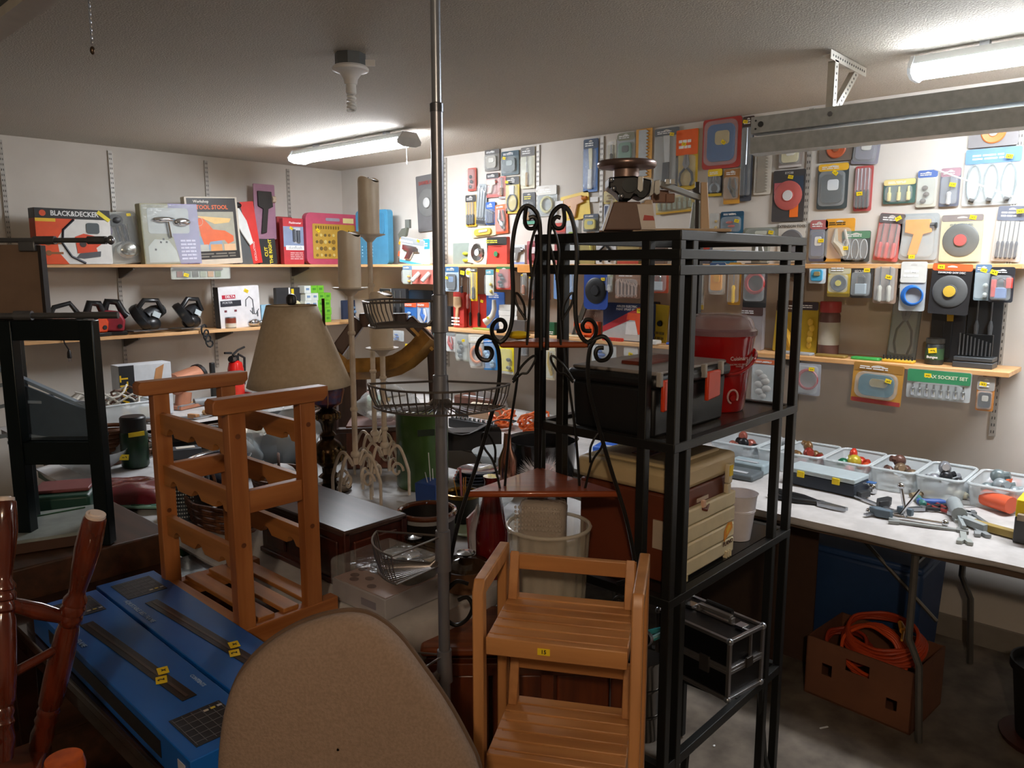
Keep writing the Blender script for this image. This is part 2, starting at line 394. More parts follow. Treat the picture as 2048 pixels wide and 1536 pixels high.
def mo_bits(T, w, z0, z1, c, n):
    n = n or 6; h = z1-z0
    for i in range(n):
        x = (i+.5)/n*w*.9-w*.45; r = min(w*.3/n, .009)
        MB().lathe([(r*.8, z0+h*.1), (r, z0+h*.15), (r, z0+h*.55), (r*.55, z0+h*.6), (r*.5, z0+h*.9)], 10, (x, -.008, 0)).build('bit', K(c), T)
def mo_lock(T, w, z0, z1, c, d):
    h = z1-z0; zb = z0+h*.3
    MB().box((0, -.010, zb), (w*.5, .016, h*.42)).build('lock_body', K(c), T, .003)
    MB().tube([(-w*.16, -.01, zb+h*.18)]+[(w*.16*math.cos(PI-PI*k/8), -.01, zb+h*.42+h*.12*math.sin(PI*k/8)) for k in range(9)]+[(w*.16, -.01, zb+h*.18)], w*.05, 8).build('shackle', CHROME, T)
def mo_tube(T, w, z0, z1, c, n):
    h = z1-z0
    for s in (-1, 1):
        a = Vector((s*w*.22+w*.08, -.005, z0+h*.75)); b = Vector((s*w*.22-w*.04, -.05, z0+h*.15))
        k = MB().cyl(a, b, h*.16, 14).build('tube', K(c), T)
        d = (b-a).normalized(); MB().cyl(b, b+d*.002, h*.115, 12).build('opening', BLACK, k)
def mo_ring(T, w, z0, z1, c, n):
    h = z1-z0; r = min(w, h)*.4
    for i in range(n or 3):
        q = r*(1-.06*i)
        MB().tube([(math.cos(t)*q+.004*i, -.008-.003*i, (z0+z1)/2+math.sin(t)*q) for t in [2*PI*k/20 for k in range(20)]], r*.11, 6, True).build('coil', K(c), T)
def mo_clamps(T, w, z0, z1, c, n):
    h = z1-z0
    for i in range(3):
        x = (i-1)*w*.31
        MB().tube([(x+math.cos(t)*w*.125, -.008, (z0+z1)/2+math.sin(t)*h*.46) for t in [2*PI*k/18 for k in range(18)]], w*.014, 6, True).build('hose_clamp', K(c), T)
        MB().box((x, -.012, z0+.06*h), (w*.1, .012, h*.1), (0, 20, 0)).build('clamp_screw', CHROME, T)
def mo_block(T, w, z0, z1, c, d):
    h = z1-z0
    MB().prism(rrect(w*.7, h*.8, w*.15, 0, (z0+z1)/2), -.014, -.002).build('moulding', K(c), T, .002)
    MB().prism(rrect(w*.36, h*.3, w*.08, w*.05, z0+h*.6), -.02, -.013).build('insert', K(d or '#d8d8d6'), T, .001)
def mo_blade(T, w, z0, z1, c, d):
    h = z1-z0; n = 14
    poly = [(-w*.3, z0), (w*.12, z0)]
    for i in range(n): poly += [(w*.32, z0+h*(i+.3)/n), (w*.14, z0+h*(i+1)/n)]
    poly += [(-w*.3, z1)]
    MB().prism(poly, -.006, -.003).build('blade', K(c), T)
def mo_saw(T, w, z0, z1, c, d):
    h = z1-z0
    MB().prism([(-w*.1, z1), (w*.16, z1), (w*.16, z0+h*.5), (-w*.02, z0+h*.45)], -.01, -.004).build('sheath', K(d or '#dfe8ee'), T, .002)
    MB().prism([(-w*.14, z0), (w*.14, z0), (w*.16, z0+h*.5), (-w*.1, z0+h*.5)], -.014, -.003).build('handle', K(c), T, .003)
def mo_hook(T, w, z0, z1, c, d):
    h = z1-z0
    MB().tube([(-w*.1, -.01, z1-.05*h), (-w*.12, -.012, z0+h*.55), (w*.1, -.013, z0+h*.35), (w*.22, -.012, z0+h*.1)], w*.11, 8, radii=[w*.05, w*.12, w*.16, w*.1]).build('grip', K(c), T)
    MB().tube([(w*.18, -.01, z0+h*.15), (w*.32, -.01, z0+h*.5), (w*.2, -.01, z1-h*.08)], w*.05, 6).build('hook', K(d or STEEL), T)
def mo_gun(T, w, z0, z1, c, d):
    h = z1-z0
    MB().prism([(-w*.35, z0+h*.9), (w*.3, z0+h*.9), (w*.35, z0+h*.6), (w*.12, z0+h*.55), (w*.0, z0+h*.08), (-w*.25, z0+h*.05), (-w*.12, z0+h*.55), (-w*.35, z0+h*.6)], -.016, -.003).build('tool_body', K(c), T, .003)
    MB().cyl((w*.3, -.01, z0+h*.75), (w*.46, -.01, z0+h*.75), h*.07, 8).build('nozzle', K(d or STEEL), T)
def mo_knobs(T, w, z0, z1, c, n):
    h = z1-z0; rnd = random.Random(n or 3)
    for i in range(n or 4):
        MB().ball((rnd.uniform(-.25, .25)*w, -.01, z0+h*(.15+.7*i/(n or 4))), (w*.16, .008, h*.09), 8, 6).build('piece', K(c), T)
def mo_none(T, w, z0, z1, c, d): pass
MO = {k[3:]: v for k, v in list(globals().items()) if k.startswith('mo_')}
def card(label, b, base, head=None, motif='none', mc='#333333', n=None, wall='R', off=.012, stand=None, tilt=0, lean=0, thick=.0025, blister=True,
         st=None, hf=.22, txt=None, tc='#f4f4f2', name='tool_pack', cat='packaged tool', group=None, rad=.008, foot=None, ln=0, lc=None, hole=True):
    loc, w, h, rz = place(b, wall, off, stand)
    T = thing(name, label, cat, loc, rz, group)
    if tilt or lean: T.rotation_euler = Euler((math.radians(-lean), math.radians(tilt), math.radians(rz)), 'XYZ')
    BM = K(base) if not isinstance(base, str) or base[0] == '#' else CLEAR2
    MB().prism(rrect(w, h, rad, 0, h/2), -thick, 0).build('backing_card' if thick < .01 else 'box_body', BM, T, 0 if thick < .01 else .0015, smooth=False)
    y = -thick
    z1 = h*(1-hf) if head else h*.96; z0 = h*.05
    if head: 
        o = MB().prism(rrect(w*.985, h*hf, rad, 0, h*(1-hf/2)-.001), y-.0012, y-.0002).build('header', K(head), T, smooth=False)
        if hole and thick < .01: MB().prism([(-w*.12, h-.012), (-w*.03, h-.008), (w*.03, h-.008), (w*.12, h-.012), (w*.12, h-.016), (-w*.12, h-.016)], y-.002, y-.0012).build('hang_hole', mat('#cfcac2', .7), T, smooth=False)
        if not txt and hf*h > .02: lines(T, -w*.38, w*.2, h*(1-hf*.8), h*(1-hf*.35), 2, y-.0016, K(tc))
    if foot:
        MB().box((0, y-.0007, h*.06), (w*.97, .001, h*.1)).build('footer', K(foot), T, smooth=False); z0 = h*.13
    if txt:
        for i, (s, u, v, sz, col) in enumerate(txt): text(T, s, sz*h, (u*w, y-.0018, v*h), K(col), bold=True)
    if ln: lines(T, -w*.4, w*.4, z0, z0+(z1-z0)*.3, ln, y-.0008, K(lc or '#f0f0ee'))
    fn = MO[motif]
    kids = len(T.children)
    fn(T, w, z0, z1, mc, n)
    for o in T.children[kids:]:
        o.location.y -= thick
    if blister and motif != 'none':
        MB().prism(rrect(w*.84, (z1-z0)*.97, w*.16, 0, (z0+z1)/2), y-.022, y-.0005).build('blister', CLEAR, T, .004)
    if st: sticker(T, st[0]*w, st[1]*h, y-.0026 if not blister or motif == 'none' else y-.0235, min(.02, w*.3), st[2] if len(st) > 2 else 12)
    return T
W_ = 'R'
GRP = None
cards = [
# --- left part of the tool wall, rows above the upper shelf
('grey saw blade card with an arc of faint red print, half behind the grey pole', (836,349,878,462), '#6f6e6e', None, 'disc', '#7a7a78', '#c8c8c6', dict(tilt=-3, blister=False, txt=[('SAWBLADE', .05, .86, .09, '#a8514c')])),
('red card with a small black swivel clip at the upper left of the wall', (936,336,953,382), '#c2513f', None, 'knobs', '#1c1c1e', 3, {}),
('grey-brown card with a pale square part, top left of the hanging tools', (970,299,999,342), '#7d766e', '#5d5853', 'block', '#a9a296', '#d6d2c8', {}),
('dark teal card with a small grey fitting in the top row', (1003,302,1038,350), '#4e6166', '#22404c', 'block', '#3b4d50', '#9aa5a3', dict(st=(-.2, .7))),
('tall white pack of a gold step bit in the top row', (1042,294,1070,377), '#d8d2b6', '#6a6662', 'driver', '#b98f3a', 1, {}),
('red card with black header and a pale trapezoid trowel', (973,346,998,395), '#cf8f88', '#2e2a2a', 'gun', '#e3cdb8', '#b7564c', dict(foot='#c2635c')),
('narrow red card with a brown and yellow handle tool', (998,353,1012,398), '#c9675e', None, 'driver', '#a6702a', 1, dict(foot='#a9a9a7')),
('yellow card holding black snap-ring pliers with looped handles', (1012,353,1039,427), '#dcbf3e', '#2d2c26', 'loop', '#1a1a1a', None, dict(st=(-.25, .85))),
('yellow card of three black-handled screwdrivers', (932,390,953,453), '#efbb35', '#3b3a38', 'driver', '#1b1b1c', 3, {}),
('tilted pack of long shiny wrenches beside the yellow screwdriver card', (952,368,971,449), '#a8b0b3', None, 'wrench', STEEL, 3, dict(tilt=5, foot='#3a3b3d')),
('blue pouch of five small wrenches', (972,404,991,449), '#2f5fa9', '#2a62b8', 'wrench', STEEL, 5, dict(hf=.3)),
('orange card with a small chrome ratchet below the pliers', (992,409,1017,467), '#ef6331', '#f0732f', 'hook', CHROME, STEEL, dict(hf=.15, tilt=-3)),
('wide yellow and white sandpaper roll pack', (944,455,992,473), '#e4dcb0', None, 'block', '#d9b64b', '#f2efe4', dict(tilt=-4, blister=False)),
('black card with a brass nozzle and yellow title behind the left scroll', (1046,385,1071,449), '#3c3e40', '#2b2b2c', 'driver', '#c58b28', 1, dict(hf=.28, tc='#e8d34a', foot='#4f9a7b')),
('clear bag of coiled hose with a black and white header', (1075,371,1114,432), 'clear', '#dedbd2', 'ring', '#cfc98e', 3, dict(hf=.3)),
('blue card with a long pale utility knife', (1167,278,1196,384), '#2d6bb4', '#26374f', 'saw', '#e6ebec', '#efe9c0', dict(hf=.18)),
('small pale clear card left of the green tool bag', (1216,280,1233,325), '#cfc8b0', '#dcd7cb', 'driver', '#5a5648', 1, {}),
('clear rounded bag of green parts behind the round disc', (1234,265,1270,328), 'clear', '#8b8a74', 'block', '#6f9a84', '#39463e', dict(hf=.25, rad=.03)),
('yellow sleeve with a long toothed saw blade', (1272,256,1304,358), '#e0a54a', None, 'blade', '#b9bfc0', None, dict(blister=False)),
('tall grey pack of a black pruning saw', (1308,256,1357,384), '#adaba6', '#6f7375', 'saw', '#26272a', '#cfd2d2', dict(hf=.12, st=(.3, .88))),
('orange pouch of two black-handled cutters', (1352,259,1396,379), '#d8b53a', '#ef6a2c', 'pliers', '#22231f', None, dict(hf=.42, st=(-.05, .75))),
('yellow flap card with a cut-out tan tape gun', (1126,387,1182,440), '#f0cf45', None, 'gun', '#e3b48c', '#c8762c', dict(tilt=-8, blister=False)),
('black card with a yellow corner brush above the rack rail', (1167,428,1197,463), '#4c4f4a', '#2e3a4c', 'block', '#e0cd3c', '#8fa9ad', {}),
('yellow card behind the black machine mechanism', (1208,382,1236,407), '#d8bd4a', None, 'knobs', '#a98a3c', 3, {}),
('white and navy striped pack behind the tan machine base', (1208,410,1221,460), '#dfe5ea', None, 'blade', '#22335c', None, dict(blister=False)),
('long yellow clear pack lying sideways behind the machine arm', (1312,391,1391,426), '#d9c98c', None, 'bits', '#9aa38a', 7, dict(tilt=-3, foot='#d8a928')),
('red and blue sandpaper bag in a clear sleeve', (1405,235,1482,337), '#b8473f', None, 'block', '#2c5f96', '#c8b583', dict(st=(.1, .5, 40), rad=.02)),
('very long black and blue screwdriver pack under the track end', (1483,233,1506,402), '#4a4e57', '#4a3b36', 'driver', '#17263a', 1, dict(hf=.12, st=(-.1, .93))),
('white rasp card below the end of the door track', (1509,298,1543,389), '#ded8cb', None, 'blade', '#a49b8c', None, dict(blister=False)),
('beige card of cream plastic covers under the track', (1558,290,1605,335), '#a49a94', None, 'block', '#e6ddb2', '#f4f2e6', dict(foot='#d9d2cc')),
('black card with red print and a bright orange panel', (1545,340,1609,443), '#4a4747', None, 'disc', '#c0625c', '#d8d8d8', dict(blister=False, off2=1, st=(.05, .86), extra='orange')),
('yellow card with small slip-joint pliers', (1416,338,1445,393), '#2c2b2f', '#ecc92c', 'pliers', '#8d9aa4', None, dict(hf=.26, foot='#d9b52c')),
('brown card with a dark trowel-shaped scraper', (1448,338,1481,408), '#bf8c52', '#a87745', 'hook', '#4e4a40', '#4e4a40', dict(foot='#dba03a')),
('dark blue card with a red ball and a yellow price tag', (1441,423,1487,467), '#2f6482', '#24506c', 'knobs', '#c8442f', 3, dict(st=(.3, .55))),
('small clear card with a yellow part beside the beige arm post', (1421,425,1439,462), '#cfc9c0', None, 'knobs', '#c79f35', 2, {}),
('black pack with an orange blade peeking under the track', (1639,272,1708,322), '#7d7268', None, 'disc', '#c0603c', '#8a5a42', dict(blister=False)),
('dark grey pouch with yellow header and a chrome corner tool', (1635,327,1696,418), '#4a5254', '#f0bb3c', 'block', '#3f4749', '#e4e8ec', dict(hf=.16, st=(.12, .78, 40), rad=.012)),
('tilted mauve clear card with a white clip below the track', (1703,270,1757,328), '#9a98a4', None, 'block', '#8a8894', '#e4e4de', dict(tilt=5)),
('tall red card of thin drill bits', (1709,332,1745,422), '#bd5a58', None, 'driver', '#34302f', 4, dict(st=(-.1, .38, -5))),
('green rectangular card with yellow header and three gold bits', (1767,358,1831,407), '#50706a', '#ead691', 'bits', '#e8dc9a', 3, dict(hf=.24, hole=False)),
('clear pack with blue corner holding two dark felt wheels', (1834,340,1874,414), '#d5d4c6', '#5f78b4', 'knobs', '#6b645c', 3, dict(hf=.2, ob=1)),
('dark card with a mauve header and a silver torch', (1880,336,1920,413), '#6f7484', '#b08c96', 'driver', '#dfe2e4', 1, dict(st=(.2, .55))),
('wide clear pack of three oval hose clamps with blue header', (1927,296,2040,410), 'clear', '#6f9ad4', 'clamps', '#8f9c9e', None, dict(hf=.26, st=(.3, .82), hole=False)),
('orange sanding disc card cut off by the door track above', (1938,236,2038,293), '#8e8b8c', None, 'disc', '#f08a48', '#f0ece4', dict(blister=False)),
# --- right row standing above/at the upper shelf
('grey pack of a flat tool behind the rack corner', (1488,455,1556,482), '#8c8f80', None, 'block', '#7c8274', '#c6c8b8', dict(st=(.35, .6))),
('white instruction card titled with extension text', (1556,445,1610,523), '#cfcac0', None, 'disc', '#6a6a6c', '#a49a92', dict(st=(.0, .72), txt=[('EXTENSION TOOL', 0, .9, .09, '#55504a')], blister=False)),
('dark purple pack with a rounded red header', (1619,440,1655,523), '#5e5f74', '#b46a68', 'block', '#6f7488', '#e6e4e0', dict(st=(.25, .5, 0), rad=.014)),
('amber card with a clear glass cutter shape', (1649,437,1708,523), '#e2a540', '#e8a63c', 'hook', '#b9b09c', '#c9c2b2', dict(hf=.2, tc='#5b4b2a')),
('green-topped pack of silver discs and a coiled spring', (1683,462,1740,524), '#4d504e', '#5f8a6c', 'clamps', '#c8ccce', None, dict(hf=.24, st=(-.3, .45, 0))),
('tilted black card of three red clear sleeves', (1748,427,1798,522), '#c96a64', '#6a6464', 'driver', '#cf5552', 3, dict(hf=.2, tilt=6, st=(.3, .9, -35))),
('large grey blister with an orange-handled stubby ratchet', (1799,427,1876,520), '#a9b0b2', None, 'gun', '#eda33c', '#2f3334', dict(rad=.014, st=(-.1, .07, 0))),
('pale card with a large dark cutting wheel and red centre', (1880,429,1964,523), '#c8c6a8', '#8b8482', 'disc', '#6c706e', '#b8615e', dict(hf=.14, st=(.25, .93), blister=False, txt=[('CUT OFF WHEEL', 0, .78, .06, '#77808a')])),
('card of five black-handled chisels with a grey header', (1986,412,2044,523), '#c9c6c2', '#6e7482', 'driver', '#2c3240', 5, dict(hf=.26, tilt=3, st=(.3, .9, -8))),
# --- hanging from the upper shelf front (right part)
('white and blue carton of hooks hanging under the upper shelf', (1619,527,1652,567), '#e3e8ea', '#f1f1ef', 'block', '#4aa3c8', '#9a8a5c', dict(off=.26, blister=False)),
('yellow card with a round black dial switch', (1656,527,1701,594), '#d3b343', '#c8c0a0', 'disc', '#565c60', '#e1cf4a', dict(off=.26, foot='#8a7230', hf=.3)),
('black security lock card with a silver padlock', (1702,528,1746,596), '#4b4744', '#3b3836', 'lock', '#a7b3ba', None, dict(off=.26, st=(.28, .82, 0), txt=[('SECURITY', 0, .78, .1, '#b9b2aa')])),
('clear brown pack with two slim hex bits', (1748,529,1794,607), '#a08876', None, 'driver', '#c9c4b6', 2, dict(off=.262, st=(.2, .68, 15))),
('white card collar with a bundle of blue braided cable', (1800,523,1852,622), 'clear', '#dcdad2', 'ring', '#2f6fc0', 3, dict(off=.263, hf=.42, st=(0, .78, 10), blister=False)),
('black and orange card of a round grey saw disc', (1858,527,1939,629), '#2c2b2c', '#ee6a38', 'disc', '#5b5c5c', '#d6b042', dict(off=.262, hf=.14, st=(-.28, .93, 0), blister=False, txt=[('DIAMOND SAW DISC', 0, .82, .05, '#e8e6e4')], tilt=2)),
('blue clear pack with a white round knob beside the padlock', (1949,528,1982,601), '#8a9ca4', '#6b86a4', 'knobs', '#b6bfb8', 2, dict(off=.262, st=(.1, .83, 20))),
('black card with a red and blue padlock at the right end', (1979,534,2028,605), '#34363c', '#2c2d31', 'lock', '#6f86b2', None, dict(off=.27, st=(-.3, .85, 20), extra='red')),
('orange and grey card hanging at the right end of the lower shelf', (1953,753,1989,822), '#c98442', '#a9a5a0', 'block', '#2d2d30', '#cfc8bc', dict(off=.25, hf=.4, st=(-.1, .8, 10))),
('wide green card of eight chrome sockets', (1812,741,1941,800), 'clear', '#3f8f60', 'bits', CHROME, 8, dict(off=.265, hf=.42, st=(-.15, .83, 0), hole=False, txt=[('MAX SOCKET SET', .12, .78, .16, '#dfe6c8')])),
('gold and teal bubble pack of framing tools with a red foot', (1702,727,1803,808), '#c08c3c', '#a87a3a', 'block', '#2f6470', '#8a7a4a', dict(off=.27, hf=.2, foot='#a83c3a', st=(.25, .62, 12), tilt=2)),
('clear card with a red oval tape dispenser', (1592,727,1641,790), '#a2a4aa', None, 'ring', '#9a3f42', 2, dict(off=.26, st=(.2, .85, 0))),
('clear bag of small chrome fittings under the shelf end', (1503,719,1560,807), 'clear', '#d46b3e', 'knobs', '#b3ada6', 7, dict(off=.262, hf=.1, st=(-.45, .93, 20))),
# seen through the rack
('white card with an orange bulb-shaped alarm', (1419,525,1451,589), '#d6cfc2', '#35507a', 'block', '#f2a436', '#f0b040', dict(off=.262, hf=.2)),
('orange-brown card with a yellow-handled cutter', (1457,525,1482,610), '#c08a2c', None, 'driver', '#f4c428', 1, dict(off=.262)),
('black card with a knot of red tie straps', (1487,526,1534,615), '#4a4644', None, 'ring', '#b33a36', 3, dict(off=.262, foot='#2b2a2a')),
('tan card seen between the rack posts', (1392,527,1409,620), '#a89c8e', None, 'driver', '#8a6d35', 1, dict(off=.262, foot='#a88a2c')),
('blue card with a large black hole-saw wheel', (1168,541,1216,619), '#23479c', '#c8cdd2', 'disc', '#141416', '#1e1f22', dict(off=.262, hf=.08, blister=False, st=(.3, .78, 0), rad=.03)),
('tan card of six slim combination wrenches', (1231,541,1280,597), '#b08a74', '#a7846e', 'wrench', '#caa893', 6, dict(off=.262, hf=.28)),
('orange card with a small white padlock', (1296,541,1337,586), '#c8583a', None, 'lock', '#c3ccd2', None, dict(off=.262)),
('small white tag with a pencil-like pen', (1215,541,1226,584), '#cfccc0', '#b8bd9a', 'driver', '#e6e6e8', 1, dict(off=.262, hf=.3)),
('narrow brown blister beside the rack post', (1093,546,1102,600), '#8a5c52', None, 'driver', '#9c5b4c', 1, dict(off=.262)),
('narrow light blue sleeve with white ends, left one', (1108,546,1117,598), '#7fa3d8', None, 'none', None, None, dict(off=.264)),
('narrow light blue sleeve with white ends, right one', (1140,543,1155,599), '#85a9dc', None, 'driver', '#a9c2e6', 1, dict(off=.262)),
# hanging from the upper shelf, left part
('small card with a bright yellow plug near the corner', (806,531,825,568), '#b8bcb0', '#6f8fae', 'knobs', '#f2b21c', 2, dict(off=.262)),
('red and white card with two white pipe ends', (824,531,870,568), '#d9776a', '#dcd0c6', 'tube', '#e9e9e4', None, dict(off=.262, hf=.22, blister=False)),
('black and blue glove pack right of the grey pole', (891,533,918,583), '#aebfce', '#3c6a94', 'block', '#2b3036', '#5b7ca2', dict(off=.262, st=(-.2, .55))),
('tall bright yellow knife strip', (942,536,955,602), '#f2c617', '#57544a', 'driver', '#1d1c1a', 1, dict(off=.262, hf=.12)),
('white pouch with a yellow-black knob', (972,539,988,591), '#e8e5d6', '#5f9fae', 'knobs', '#d8bb2a', 2, dict(off=.262, hf=.2, rad=.006)),
('red card with black knob handles and green top edge', (993,533,1024,579), '#cc4c3c', '#3f7a48', 'knobs', '#3b4242', 4, dict(off=.262, hf=.1, st=(-.25, .82))),
('orange bag with black bands left of the rack', (1035,530,1068,545), '#e89a4c', None, 'none', None, None, dict(off=.264)),
('small card with a grey and orange grip', (1045,546,1054,590), '#a9a196', None, 'driver', '#d98a5c', 1, dict(off=.262, st=(0, .9))),
('narrow dark strip tag with an orange sleeve', (1061,553,1070,600), '#3f3a36', None, 'driver', '#c65a2c', 1, dict(off=.262, st=(0, .95))),
# hanging from the lower shelf, left part
('clear bag with a blue bundle beside the octagonal frame', (785,661,808,682), 'clear', None, 'knobs', '#3c66a8', 3, dict(off=.255, st=(-.3, .8))),
('pink card with an orange loop under the lower shelf', (849,657,867,680), '#e0a488', None, 'ring', '#d98c4c', 1, dict(off=.255, st=(.2, .4))),
('white card with a red faucet valve', (893,665,911,703), '#e4e2de', '#8a8f90', 'hook', '#b8423c', '#b8423c', dict(off=.255, hf=.15)),
('tall clear pack with chrome discs and yellow tag', (912,666,941,722), '#a9a89c', None, 'knobs', '#5d6462', 4, dict(off=.255, st=(.2, .75, -10))),
('clear pack with a roll of orange tape', (941,668,971,736), '#c3b9ac', '#d9d2c2', 'ring', '#e5894e', 3, dict(off=.255, hf=.25, tilt=-4)),
('bright blue blister card of water fittings', (968,678,996,740), '#3487c8', '#2f7fd0', 'knobs', '#9cc0d8', 6, dict(off=.255, hf=.12, tilt=-4)),
('bright yellow card with a small dark pulley', (997,694,1028,748), '#f1dc1f', None, 'knobs', '#4a4c42', 2, dict(off=.255, foot='#d8d8d0')),
('dark thin card with a silver clip', (1044,680,1058,713), '#7a736b', None, 'bits', STEEL, 2, dict(off=.255)),
('long beige and yellow card between the étagère and rack', (1092,675,1111,760), '#d8cfb0', '#e3d9b4', 'hook', '#c9a72c', '#8a6f22', dict(off=.255, hf=.3)),
('tall teal glass cutter pack half behind the pole', (862,664,877,735), '#6f8482', None, 'none', None, None, dict(off=.255)),
('clear bag of brass hooks with a yellow star tag', (811,688,833,720), 'clear', '#e8c326', 'knobs', '#b7ac90', 4, dict(off=.255, hf=.45)),
('white carton with a colourful ball print', (1184,688,1232,732), '#d9d8d2', None, 'knobs', '#3c62a8', 4, dict(off=.255)),
('small white hanging box with a yellow dot', (1248,694,1276,712), '#d5d2ca', None, 'none', None, None, dict(off=.255, st=(0, .2))),
]
for lab, b, base, head, mo, mc, n, kw in cards:
    kw = dict(kw); ex = kw.pop('extra', None); kw.pop('off2', None); kw.pop('ob', None)
    if mo in ('block', 'disc', 'gun', 'hook', 'saw') and n is None: n = None
    T = card(lab, b, base, head, mo, mc, n, **kw)
    _, w, h, _ = place(b, 'R', kw.get('off', .012))
    if ex == 'orange':
        MB().box((w*.2, -.0045, h*.28), (w*.26, .002, h*.4)).build('panel', K('#f2792c'), T, smooth=False)
        MB().box((-w*.12, -.004, h*.66), (w*.66, .002, h*.2)).build('panel', K('#c4666a'), T, smooth=False)
        MB().box((w*.28, -.004, h*.72), (w*.34, .002, h*.3)).build('panel', K('#3c4a5c'), T, smooth=False)
        text(T, 'RYOBI', h*.06, (0, -.0045, h*.94), K('#c9c6c2'), bold=True)
    if ex == 'red':
        MB().box((-w*.3, -.012, h*.4), (w*.2, .016, h*.5)).box((w*.33, -.012, h*.55), (w*.26, .016, h*.3)).build('bumper', K('#cf4438'), T, .003)
# loose white hang tags
for i, (b, lab) in enumerate((((1181,394,1197,404), 'blank white tag right of the yellow tape gun card'), ((1111,402,1127,412), 'blank white tag left of the yellow tape gun card'))):
    loc, w, h, rz = place(b, 'R', .012)
    T = thing('shelf_tag', lab, 'tag', loc, rz); MB().box((0, -.003, h/2), (w, .004, h)).build('tag_card', WHITE, T, .001, smooth=False)
# round tagged tools hanging
for (x0, y0, x1, y1), lab, col in (((919,536,932,586), 'round black tag with a dark clamp below it', '#1c1c1c'), ((931,536,944,617), 'round white tag with a red and clear screwdriver', '#c9c9c4')):
    loc, w, h, rz = place((x0, y0, x1, y1), 'R', .262)
    T = thing('tagged_tool', lab, 'packaged tool', loc, rz)
    MB().cyl((0, -.002, h-w*.5), (0, 0, h-w*.5), w*.5, 16).build('round_tag', K(col), T)
    sticker(T, 0, h-w*.5, -.003, w*.5)
    mo_driver(T, w, 0, h-w, '#9c5a52' if 'white' in lab else '#3a3a3c', 1)
# ---- items standing on the upper tool shelf ----
def standing(lab, b, base, head, mo, mc, n, off=.16, z=SH_U, **kw):
    kw.setdefault('thick', .03); kw.setdefault('blister', False)
    return card(lab, b, base, head, mo, mc, n, off=off, stand=z, **kw)
standing('white clamshell with a silver caulking tool leaning by the corner', (805,477,852,528), '#dfe2e0', '#9aa0a2', 'gun', CHROME, None, tilt=8, thick=.035, foot='#4aa8dc', st=(.25, .95))
standing('slim white and blue box left of the grey pole', (853,478,866,528), '#e6ecf0', '#3d9be4', 'none', None, None, hf=.4)
standing('grey-green plastic level shaped like a bracket', (910,486,947,528), '#8f9a92', None, 'knobs', '#c3d23c', 2, thick=.02)
standing('tilted white box with a chrome round mirror', (940,482,978,528), '#dcdad6', None, 'disc', CHROME, '#c8ccce', tilt=10)
standing('red box with a grey sanding disc and yellow title', (980,474,1020,528), '#d2483a', '#2b2a26', 'disc', '#6f7076', '#3f8a5c', hf=.3, tc='#efe33c')
standing('pale box with a grey tap fitting behind the left scroll', (1031,490,1056,528), '#d3d5d3', None, 'gun', '#8a8a88', None, foot='#8a9cd0')
standing('red card stack beside the plant stand top', (1060,482,1090,528), '#b86a6e', None, 'block', '#8c3a40', '#e6d8d8')
standing('white box with a green diamond logo in the rack gap', (1117,446,1163,466), '#e2e2de', '#c9432f', 'none', None, None, off=.012, z=None, hf=.2, thick=.02) if False else None
standing('white box behind the top rail of the rack', (1138,441,1163,528), '#dde0e0', None, 'block', '#c9cfd2', '#9cb04c')
standing('red and white pack behind the right scroll', (1115,446,1137,528), '#a85a58', '#d64a38', 'none', None, None)
standing('yellow and red printed pack standing behind the rack rails', (1166,466,1196,528), '#a89a5c', '#7d8e54', 'hook', '#c8492e', '#d9d36a')
standing('white box printed with black tool shapes', (1198,464,1238,528), '#e6e8ea', None, 'pliers', '#17181a', None)
standing('gold-printed pack with a chrome ring', (1240,474,1284,528), '#b9a66c', '#d0b64a', 'ring', '#d6b45c', 1, foot='#c94a34')
standing('dark pack with a yellow sticker and chrome sockets', (1303,470,1342,528), '#6e5c52', '#c9a24c', 'bits', CHROME, 4)
standing('pink-brown box in the rack gap', (1355,474,1376,528), '#b29a92', '#c8b0a8', 'none', None, None)
standing('teal box lying behind the right half of the rack', (1430,500,1474,528), '#3d6c86', None, 'none', None, None)
standing('clear box with a white horseshoe part', (1508,484,1540,528), '#8a8a80', None, 'hook', '#e6e6e4', '#e6e6e4', st=(.3, .9))
standing('blue box stack behind the second rack post', (1388,486,1425,528), '#53555e', '#c04b3a', 'none', None, None, hf=.3)
# orange clamp standing in the corner of the shelf
loc, w, h, rz = place((791,437,824,529), 'R', .16, SH_U)
T = thing('corner_clamp', 'upright bar clamp with silver jaws and orange grips in the shelf corner', 'clamp', loc, rz)
MB().bar((-.03, 0, .01), (.035, .02, h*.96), .014, .004).build('bar', STEEL, T)
MB().box((.04, .01, h*.88), (.045, .02, .06)).build('header_card', mat('#6a6e68', .5), T)
MB().prism([(-.06, h*.02), (.02, h*.02), (.01, h*.2), (-.05, h*.14)], -.01, .012).build('jaw', mat('#6d6c64', .4, .5), T)
MB().prism([(-.04, h*.55), (.03, h*.62), (.05, h*.8), (-.01, h*.78), (-.05, h*.66)], -.01, .012).build('jaw', mat('#7d8478', .4, .5), T)
MB().cyl((-.02, -.01, h*.44), (-.0, -.01, h*.56), .02, 10).build('grip', mat('#e39b2c', .5), T)
MB().cyl((-.03, -.01, h*.18), (-.02, -.01, h*.28), .02, 10).build('grip', mat('#c8623c', .5), T)
